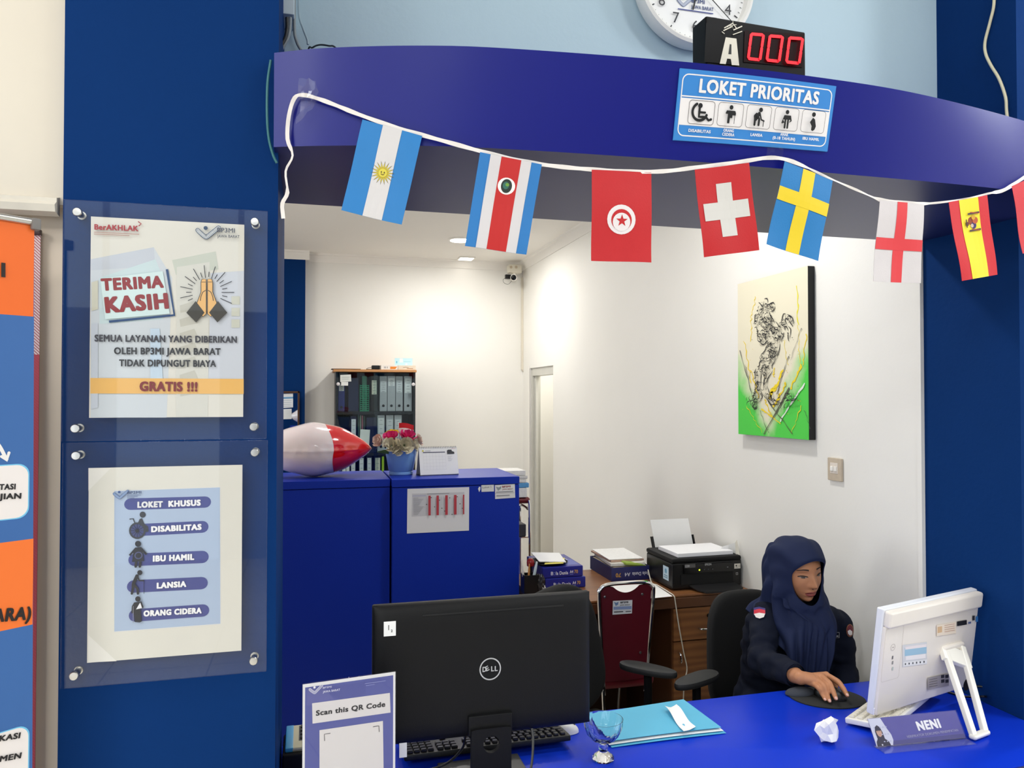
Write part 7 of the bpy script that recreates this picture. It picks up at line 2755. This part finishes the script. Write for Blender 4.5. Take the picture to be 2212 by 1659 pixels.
# neck and trunk
body.tube([H(0, -.028, -.06), H(0, -.035, -.10), B_(0, -.02, .02), B_(0, -.02, -.05)], [.052, .050, .054, .07], 20)
hip = Vector((1.745, 2.60, .54))
def trunk(mb, gx, gy, top=0.0):
    """stack of ovals from shoulders to hips"""
    secs = [(.03, .070, .060), (-.01, .125, .072), (-.055, .172, .088), (-.12, .172, .108), (-.20, .160, .115), (-.29, .148, .112), (-.36, .160, .118), (-.42, .174, .120)]
    n_ = 28
    vs, fs = [], []
    for k, (z, a_, b2) in enumerate(secs):
        f = max(0, min(1, -z / .42))
        c = NB.lerp(Vector((hip.x, hip.y, NB.z - .42)), f)
        c = Vector((c.x, c.y + .01, NB.z + z))
        for j in range(n_):
            q = 2 * PI * j / n_
            e = .86
            x = math.copysign(abs(math.cos(q)) ** e, math.cos(q)) * (a_ + gx)
            y = math.copysign(abs(math.sin(q)) ** e, math.sin(q)) * (b2 + gy)
            vs.append(c + BR @ Vector((x, y, x * .0)))
    L = len(secs)
    for i in range(L - 1):
        for j in range(n_):
            fs.append((i * n_ + j, i * n_ + (j + 1) % n_, (i + 1) * n_ + (j + 1) % n_, (i + 1) * n_ + j))
    fs.append(tuple(range(n_)))
    fs.append(tuple(range((L - 1) * n_, L * n_)))
    mb.add(vs, fs)
trunk(body, -.012, -.012)
# arm joints
RS, RE_, RW = aY(1656, 1330, 2.50), aY(1646, 1426, 2.375), aZ(1729, 1464, ZT + .050)
LS, LE, LW = aY(1806, 1350, 2.50), aY(1824, 1448, 2.47), Vector((1.80, 2.30, .600))
# hand, joints read from the photograph with heights above the pad
zp = ZT + .004
J = {
    'index': [(1785, 1458, .047), (1810, 1473, .044), (1822, 1488, .034), (1830, 1502, .024)],
    'middle': [(1774, 1461, .048), (1791, 1476, .047), (1799, 1492, .034), (1806, 1509, .020)],
    'ring': [(1764, 1468, .044), (1780, 1482, .041), (1786, 1498, .024), (1792, 1514, .010)],
    'little': [(1757, 1477, .036), (1769, 1487, .034), (1776, 1499, .020), (1782, 1511, .010)],
}
RAD = {'index': (.0098, .0088, .0078, .0064), 'middle': (.0100, .0090, .0080, .0066), 'ring': (.0096, .0086, .0076, .0062), 'little': (.0086, .0076, .0066, .0054)}
FP = {k: [aZ(x, y, zp + z) for x, y, z in v] for k, v in J.items()}
mcp = sum((FP[k][0] for k in FP), Vector()) / 4
body.tube([RE_, RE_.lerp(RW, .5), RW.lerp(RE_, .12), RW, RW.lerp(mcp, .35), RW.lerp(mcp, .7)], [(.036, .036), (.033, .033), (.027, .025), (.026, .021), (.030, .018), (.032, .014)], 20)
body.ell(RW, (.025, .025, .022), None, 18, 12)
wr_dir = (FP['middle'][0] - RW).normalized()
for k, pts in FP.items():
    root = RW.lerp(pts[0], .12)
    body.tube([root, root.lerp(pts[0], .55), pts[0]], [(.015, .012), (.0125, .0115), (RAD[k][0] + .0012, RAD[k][0] + .001)], 14)
    sp_ = spline(pts, 5)
    rr = []
    for i in range(len(sp_)):
        f = i / (len(sp_) - 1) * 3
        a_ = int(min(2, f))
        r_ = RAD[k][a_] + (RAD[k][a_ + 1] - RAD[k][a_]) * (f - a_)
        knuckle = .0008 * (math.exp(-((f - 1) / .22) ** 2) + .7 * math.exp(-((f - 2) / .2) ** 2))
        rr.append(r_ + knuckle)
    body.tube(sp_, rr, 14)
    body.ell(sp_[-1], (rr[-1], rr[-1], rr[-1]), None, 14, 10)
    body.ell(pts[0], (RAD[k][0] + .0015,) * 3, None, 14, 10)
# palm block
pm = [FP['index'][0], FP['middle'][0], FP['ring'][0], FP['little'][0]]
for t_ in (.45, .7, .9):
    for i in range(3):
        for g_ in (.0, .5):
            c = RW.lerp(pm[i].lerp(pm[i + 1], g_), t_)
            body.ell(c + Vector((0, 0, -.004)), (.013, .013, .011), None, 14, 8)
# thumb from the side of the palm, along the far flank of the mouse
th = [RW + Vector((.020, .012, -.008)), RW + Vector((.048, .004, -.014)), aZ(1797, 1474, zp + .026), aZ(1806, 1484, zp + .022)]
sp_ = spline(th, 5)
body.tube(sp_, [.0135 - .0055 * i / (len(sp_) - 1) for i in range(len(sp_))], 14)
body.ell(sp_[-1], (.0080,) * 3, None, 12, 8)
# left hand on the lap (below the counter)
body.tube([LE, LE.lerp(LW, .5), LW], [.036, .032, .024], 16)
for k in range(4):
    a_ = LW + Vector((-.012 - .004 * k, -.005, -.004))
    body.tube([a_, a_ + Vector((-.035 + .016 * k, -.055, -.004)), a_ + Vector((-.040 + .020 * k, -.090, -.016)), a_ + Vector((-.040 + .021 * k, -.112, -.030))], [.012, .0105, .009, .007], 12)
body.tube([LW, LW + Vector((-.040, -.020, .004)), LW + Vector((-.062, -.055, -.002))], [.014, .011, .008], 12)
bm_ = remesh(body, .0026, 3, .45)
bo_ = mesh_obj('body', bm_, SKIN, person)

# finger nails
NAIL = mat('pink_nail', 'd8a898', .3, spec=.5, var=.02)
for k, pts in FP.items():
    d = (pts[3] - pts[2]).normalized()
    upn = (Vector((-.25, -.1, 1)) - d * d.dot(Vector((-.25, -.1, 1)))).normalized()
    sx = d.cross(upn)
    R = Matrix((sx, d, upn)).transposed()
    r_ = RAD[k][3]
    MB().ell(pts[3] + d * .0015 + upn * (r_ * .62), (r_ * .72, r_ * 1.05, r_ * .42), R, 14, 8).build('nail', NAIL, bo_)

# face details
def face_patch(name, fn, nu_, nv_, m, off=.0012):
    """fn(u,v) -> head x,z"""
    b = MB()
    b.grid(lambda u_, v_: (lambda q: H(q[0], face_y(q[0], q[1]) + off, q[1]))(fn(u_, v_)), nu_, nv_)
    return b.build(name, m, bo_, 80)
LIPM = mat('lip_skin', '8a4038', .4, spec=.45, var=.05)
BROW = mat('brow_hair', '2a1a14', .8, var=.1)
def lip_u(u_, v_):
    x = (u_ - .5) * .046
    e = 1 - (2 * u_ - 1) ** 2
    return x, -.0668 + v_ * (.0105 * e ** .8 - .0022 * gs(x, .004))
def lip_l(u_, v_):
    x = (u_ - .5) * .046
    e = 1 - (2 * u_ - 1) ** 2
    return x, -.0668 - v_ * .0120 * e ** .7
face_patch('upper_lip', lip_u, 17, 5, LIPM)
face_patch('lower_lip', lip_l, 17, 5, LIPM)
face_patch('mouth_line', lambda u_, v_: ((u_ - .5) * .044, -.0674 + v_ * .0012), 13, 2, mat('mouth_dark', '3a1614', .6), .0020)
for s_ in (-1, 1):
    nm = 'eyebrow'
    face_patch('eyebrow', lambda u_, v_: (s_ * (.015 + .034 * u_), .0185 + .006 * math.sin(PI * (.15 + u_ * .72)) - .003 * u_ + (v_ - .5) * .0052 * (1 - .65 * u_)), 13, 3, BROW, .0016)
    ey = face_patch('eye', lambda u_, v_: (s_ * (.0185 + .0265 * u_), -.0035 - .0020 * math.sin(PI * u_) + (v_ - .5) * .0046 * math.sin(PI * min(1, max(.02, u_))) ** .6), 13, 5, mat('eye_white', '8a7468', .25), .0014)
    face_patch('iris', lambda u_, v_: (s_ * .0318 + (u_ - .5) * .0105, -.0052 + (v_ - .5) * .0052), 5, 4, mat('iris_brown', '1c100c', .2), .0022)
    face_patch('eyelashes', lambda u_, v_: (s_ * (.0175 + .0290 * u_), .0002 - .0030 * abs(2 * u_ - 1) ** 2 + (v_ - .5) * .0034), 13, 2, BROW, .0028)
    MB().ell(H(s_ * .0062, face_y(s_ * .0062, -.0435) + .000, -.0445), (.0030, .0022, .0018), HR, 10, 6).build('nostril', mat('nostril_dark', '4a261c', .8), bo_)

# jacket
jk = MB()
trunk(jk, .010, .010)
for S_, E_, W_, w_end in ((RS, RE_, RW, .86), (LS, LE, LW, .88)):
    sh = S_ + Vector((0, .0, -.0))
    wr_ = E_.lerp(W_, w_end)
    jk.tube([NB + (S_ - NB) * .45 + Vector((0, 0, .0)), sh, S_.lerp(E_, .45), E_, ], [.060, .058, .052, .048], 20)
    jk.ell(sh, (.058, .060, .056), None, 20, 12)
    jk.ell(E_, (.049,) * 3, None, 18, 12)
    jk.tube([E_, E_.lerp(wr_, .5), wr_], [.048, .044, .038], 20)
# hem over the lap
jk.ell(Vector((hip.x, hip.y - .06, .56)), (.195, .18, .075), None, 24, 12)
jm = remesh(jk, .006, 6, .5)
for v in jm.vertices:
    co = v.co
    n1 = noise.noise(Vector((co.x * 11, co.y * 11, co.z * 26)))
    n2 = noise.noise(Vector((co.x * 24 + 5, co.y * 24, co.z * 44)))
    # diagonal creases around the elbow and the sleeve
    dE = math.exp(-((co - RE_).length / .11) ** 2)
    cre = math.sin((co - RE_).dot((RW - RS).normalized()) * 105 + 3 * noise.noise(co * 14)) * dE
    v.co = co + v.normal * (.0085 * n1 + .0052 * n2 + .0042 * cre)
jo = mesh_obj('jacket', jm, JACK, person)
# cuff ring on the mouse hand
cw = RE_.lerp(RW, .86)
cdir = (RW - RE_).normalized()
MB().tube([cw - cdir * .016, cw - cdir * .002, cw + cdir * .004], [.0385, .0390, .0365], 28, caps=False).build('cuff', JACK, jo, 60)

# headscarf: paths from the face edge back over the head or down to the hem
PATHS = [
    [('h', 0, .100, .056), ('h', 0, .094, .073), ('h', 0, .030, .106), ('h', 0, -.060, .096), ('h', 0, -.118, .026), ('b', 0, -.105, .05), ('b', 0, -.130, -.05), ('b', 0, -.132, -.13)],
    [('h', .045, .089, .040), ('h', .054, .080, .053), ('h', .070, .018, .086), ('h', .078, -.050, .076), ('h', .084, -.095, .010), ('b', .084, -.09, .035), ('b', .094, -.104, -.030), ('b', .100, -.108, -.075)],
    [('h', .062, .060, .0), ('h', .068, .055, .004), ('h', .084, .018, .010), ('h', .096, -.022, -.020), ('h', .106, -.045, -.062), ('b', .114, -.03, .014), ('b', .140, -.030, -.016), ('b', .156, -.026, -.048)],
    [('h', .050, .060, -.066), ('h', .056, .061, -.066), ('h', .072, .048, -.072), ('h', .084, .036, -.096), ('b', .090, .085, .012), ('b', .098, .108, -.050), ('b', .098, .122, -.100), ('b', .092, .128, -.150)],
    [('h', .028, .076, -.098), ('h', .033, .080, -.100), ('h', .046, .080, -.110), ('h', .054, .078, -.130), ('b', .052, .146, -.015), ('b', .050, .158, -.070), ('b', .046, .162, -.140), ('b', .036, .156, -.235)],
    [('h', 0, .083, -.111), ('h', 0, .088, -.113), ('h', 0, .092, -.124), ('h', 0, .094, -.145), ('b', -.008, .164, -.040), ('b', -.014, .172, -.095), ('b', -.016, .172, -.19), ('b', -.014, .160, -.335)],
]
mirror = [[(f, -x, y, z) for f, x, y, z in PATHS[k]] for k in (4, 3, 2, 1)]
for pth, dx_ in ((mirror[0], -.024), (mirror[1], -.018), (PATHS[3], -.044), (PATHS[4], -.030)):      # the drape hangs towards her right
    for k in range(4, 8):
        f, x, y, z = pth[k]
        pth[k] = (f, x + dx_ * (k - 3) / 4, y, z)
ring_ = PATHS + mirror
C_ = [[(H if f == 'h' else B_)(x, y, z) for f, x, y, z in pth] for pth in ring_]
NS, NT = 8, 12
rows = [spline(pth, NS) for pth in C_]              # along each path
ncol = len(rows[0])
cols = [spline([r_[i] for r_ in rows], NT, closed=True) for i in range(ncol)]   # around, for each step
nt_ = len(cols[0])
cen = [sum(c_, Vector()) / nt_ for c_ in cols]
sv = []
for i in range(ncol):
    s_ = i / (ncol - 1)
    amp = .0130 * max(0, min(1, (s_ - .12) / .35))
    for j in range(nt_):
        t_ = 2 * PI * j / nt_
        pnt = cols[i][j]
        n_ = (pnt - cen[i])
        n_ = n_.normalized() if n_.length > 1e-6 else Vector((0, 0, 1))
        fold = math.sin(8 * t_ + 3.2 * s_ + .6) * .5 + math.sin(13 * t_ - 4 * s_) * .4 + math.sin(5 * t_ + 6 * s_) * .35
        fold = (abs(fold) ** .8 * 1.5 - .6) if s_ > .45 else fold * .8
        side = gs(((t_ - 4.7 + PI) % (2 * PI)) - PI, .8)     # deeper folds on her right side
        low = max(0, min(1, (s_ - .5) / .3))
        if i == 0:
            fold = 0
        sv.append(pnt + n_ * amp * fold * (.8 + .7 * side + .6 * low))
sf = [(i * nt_ + j, i * nt_ + (j + 1) % nt_, (i + 1) * nt_ + (j + 1) % nt_, (i + 1) * nt_ + j) for i in range(ncol - 1) for j in range(nt_)]
b = MB().add(sv, sf)
so = b.build('headscarf', SCARF, person, 80, recalc=True)
sd = so.modifiers.new('thickness', 'SOLIDIFY')
sd.thickness = .003
sd.offset = -1
ss_ = so.modifiers.new('soft', 'SUBSURF')
ss_.levels = 1
ss_.render_levels = 1
# pale band of the cap at the brow
face_patch('under_cap', lambda u_, v_: ((u_ - .5) * .098, .056 + .010 * v_ - .030 * (2 * u_ - 1) ** 2), 15, 3, mat('pale_cap_cloth', '8a8478', .8), .003).name = 'under_cap'

# trousers, shoes
tr = MB()
for s_, kx in ((-1, 1.64), (1, 1.85)):
    hp = Vector((hip.x + s_ * .085, hip.y, .545))
    kn = Vector((kx, 2.16, .52))
    ft = Vector((kx + s_ * .01, 2.22, .09))
    tr.tube([hp, hp.lerp(kn, .5), kn, kn.lerp(ft, .45), ft], [.088, .080, .064, .058, .052], 20)
    tr.ell(kn, (.066,) * 3, None, 18, 12)
tr.ell(Vector((hip.x, hip.y, .56)), (.175, .13, .085), None, 24, 12)
mesh_obj('trousers', remesh(tr, .010, 6), TROU, person)
for s_, kx in ((-1, 1.64), (1, 1.85)):
    b = MB()
    b.ell((kx + s_ * .01, 2.17, .040), (.045, .125, .040), None, 22, 12)
    b.ell((kx + s_ * .01, 2.235, .062), (.040, .05, .05), None, 18, 10)
    for v in b.v:
        v.z = max(v.z, .002)
    b.build('shoe', BLACK, person, 60)

# badges on the jacket
bv = BVHTree.FromPolygons([v.co.copy() for v in jm.vertices], [list(p_.vertices) for p_ in jm.polygons])
def cast(px, py, off=.002):
    d = ray(px, py).normalized()
    h_, n_, i_, ds = bv.ray_cast(CAMP, d)
    if h_ is None:
        return aY(px, py, 2.42)
    return h_ - d * off
def on_jacket(name, cells, parent, label=None):
    b = MB()
    cols_ = []
    for k, (pts, c_) in enumerate(cells):
        if c_ not in cols_:
            cols_.append(c_)
        cx_ = sum(q[0] for q in pts) / len(pts)
        cy_ = sum(q[1] for q in pts) / len(pts)
        n_ = len(pts)
        K_ = 4
        vs = [cast(cx_, cy_, .004 + .0016 * k)]
        for r_ in range(1, K_ + 1):
            vs += [cast(cx_ + (x - cx_) * r_ / K_, cy_ + (y - cy_) * r_ / K_, .004 + .0016 * k) for x, y in pts]
        fs_ = [(0, 1 + i, 1 + (i + 1) % n_) for i in range(n_)]
        for r_ in range(K_ - 1):
            a_, e_ = 1 + r_ * n_, 1 + (r_ + 1) * n_
            fs_ += [(a_ + i, e_ + i, e_ + (i + 1) % n_, a_ + (i + 1) % n_) for i in range(n_)]
        b.add(vs, fs_, cols_.index(c_))
    o = b.build(name, [ink(c_) for c_ in cols_], parent, 0)
    if label:
        o['label'] = label
    return o
on_jacket('sleeve_patch', [([(1628, 1313), (1640, 1310.5), (1653, 1314), (1653.5, 1325), (1650, 1333), (1641, 1336.5), (1633, 1334), (1628, 1327)], '2a1f6a'),
                           ([(1628.5, 1317.5), (1640, 1315), (1653, 1318), (1653, 1326), (1640, 1324), (1628.5, 1327)], 'cc1030'),
                           ([(1628.5, 1326), (1640, 1323.5), (1653, 1325.5), (1650, 1333), (1641, 1336), (1633, 1333.5)], 'efe9e4')], jo, 'red and white shield patch')
on_jacket('arm_badge', [([(1836 + 8 * math.cos(a_ * PI / 8), 1362 + 14 * math.sin(a_ * PI / 8)) for a_ in range(16)], '8a5a3a'),
                        ([(1836 + 6.5 * math.cos(a_ * PI / 8), 1362 + 12 * math.sin(a_ * PI / 8)) for a_ in range(16)], '6a1a2a'),
                        ([(1831, 1363), (1836, 1360), (1841, 1364), (1841, 1371), (1836, 1373), (1832, 1369)], 'ddd6d2')], jo, 'round brown badge')
def thin(x0, y0, x1, y1, w):
    d = Vector((x1 - x0, y1 - y0)).normalized()
    n_ = Vector((-d.y, d.x)) * w / 2
    return [(x0 + n_.x, y0 + n_.y), (x1 + n_.x, y1 + n_.y), (x1 - n_.x, y1 - n_.y), (x0 - n_.x, y0 - n_.y)]
GY = 'a8a8a8'
on_jacket('name_strip', [(thin(1790, 1367, 1813, 1366, .9), GY), (thin(1813, 1366, 1813, 1377.5, .9), GY), (thin(1788, 1378, 1813, 1377.5, .9), GY), (thin(1791, 1369, 1803, 1368.6, 2), 'd0d0d0'),
                         (thin(1793, 1375, 1811, 1374, 2), 'd0d0d0'), (thin(1791, 1372, 1799, 1372, 1.6), 'd0d0d0'), (thin(1799, 1350, 1802, 1364, 1.2), GY)], jo)
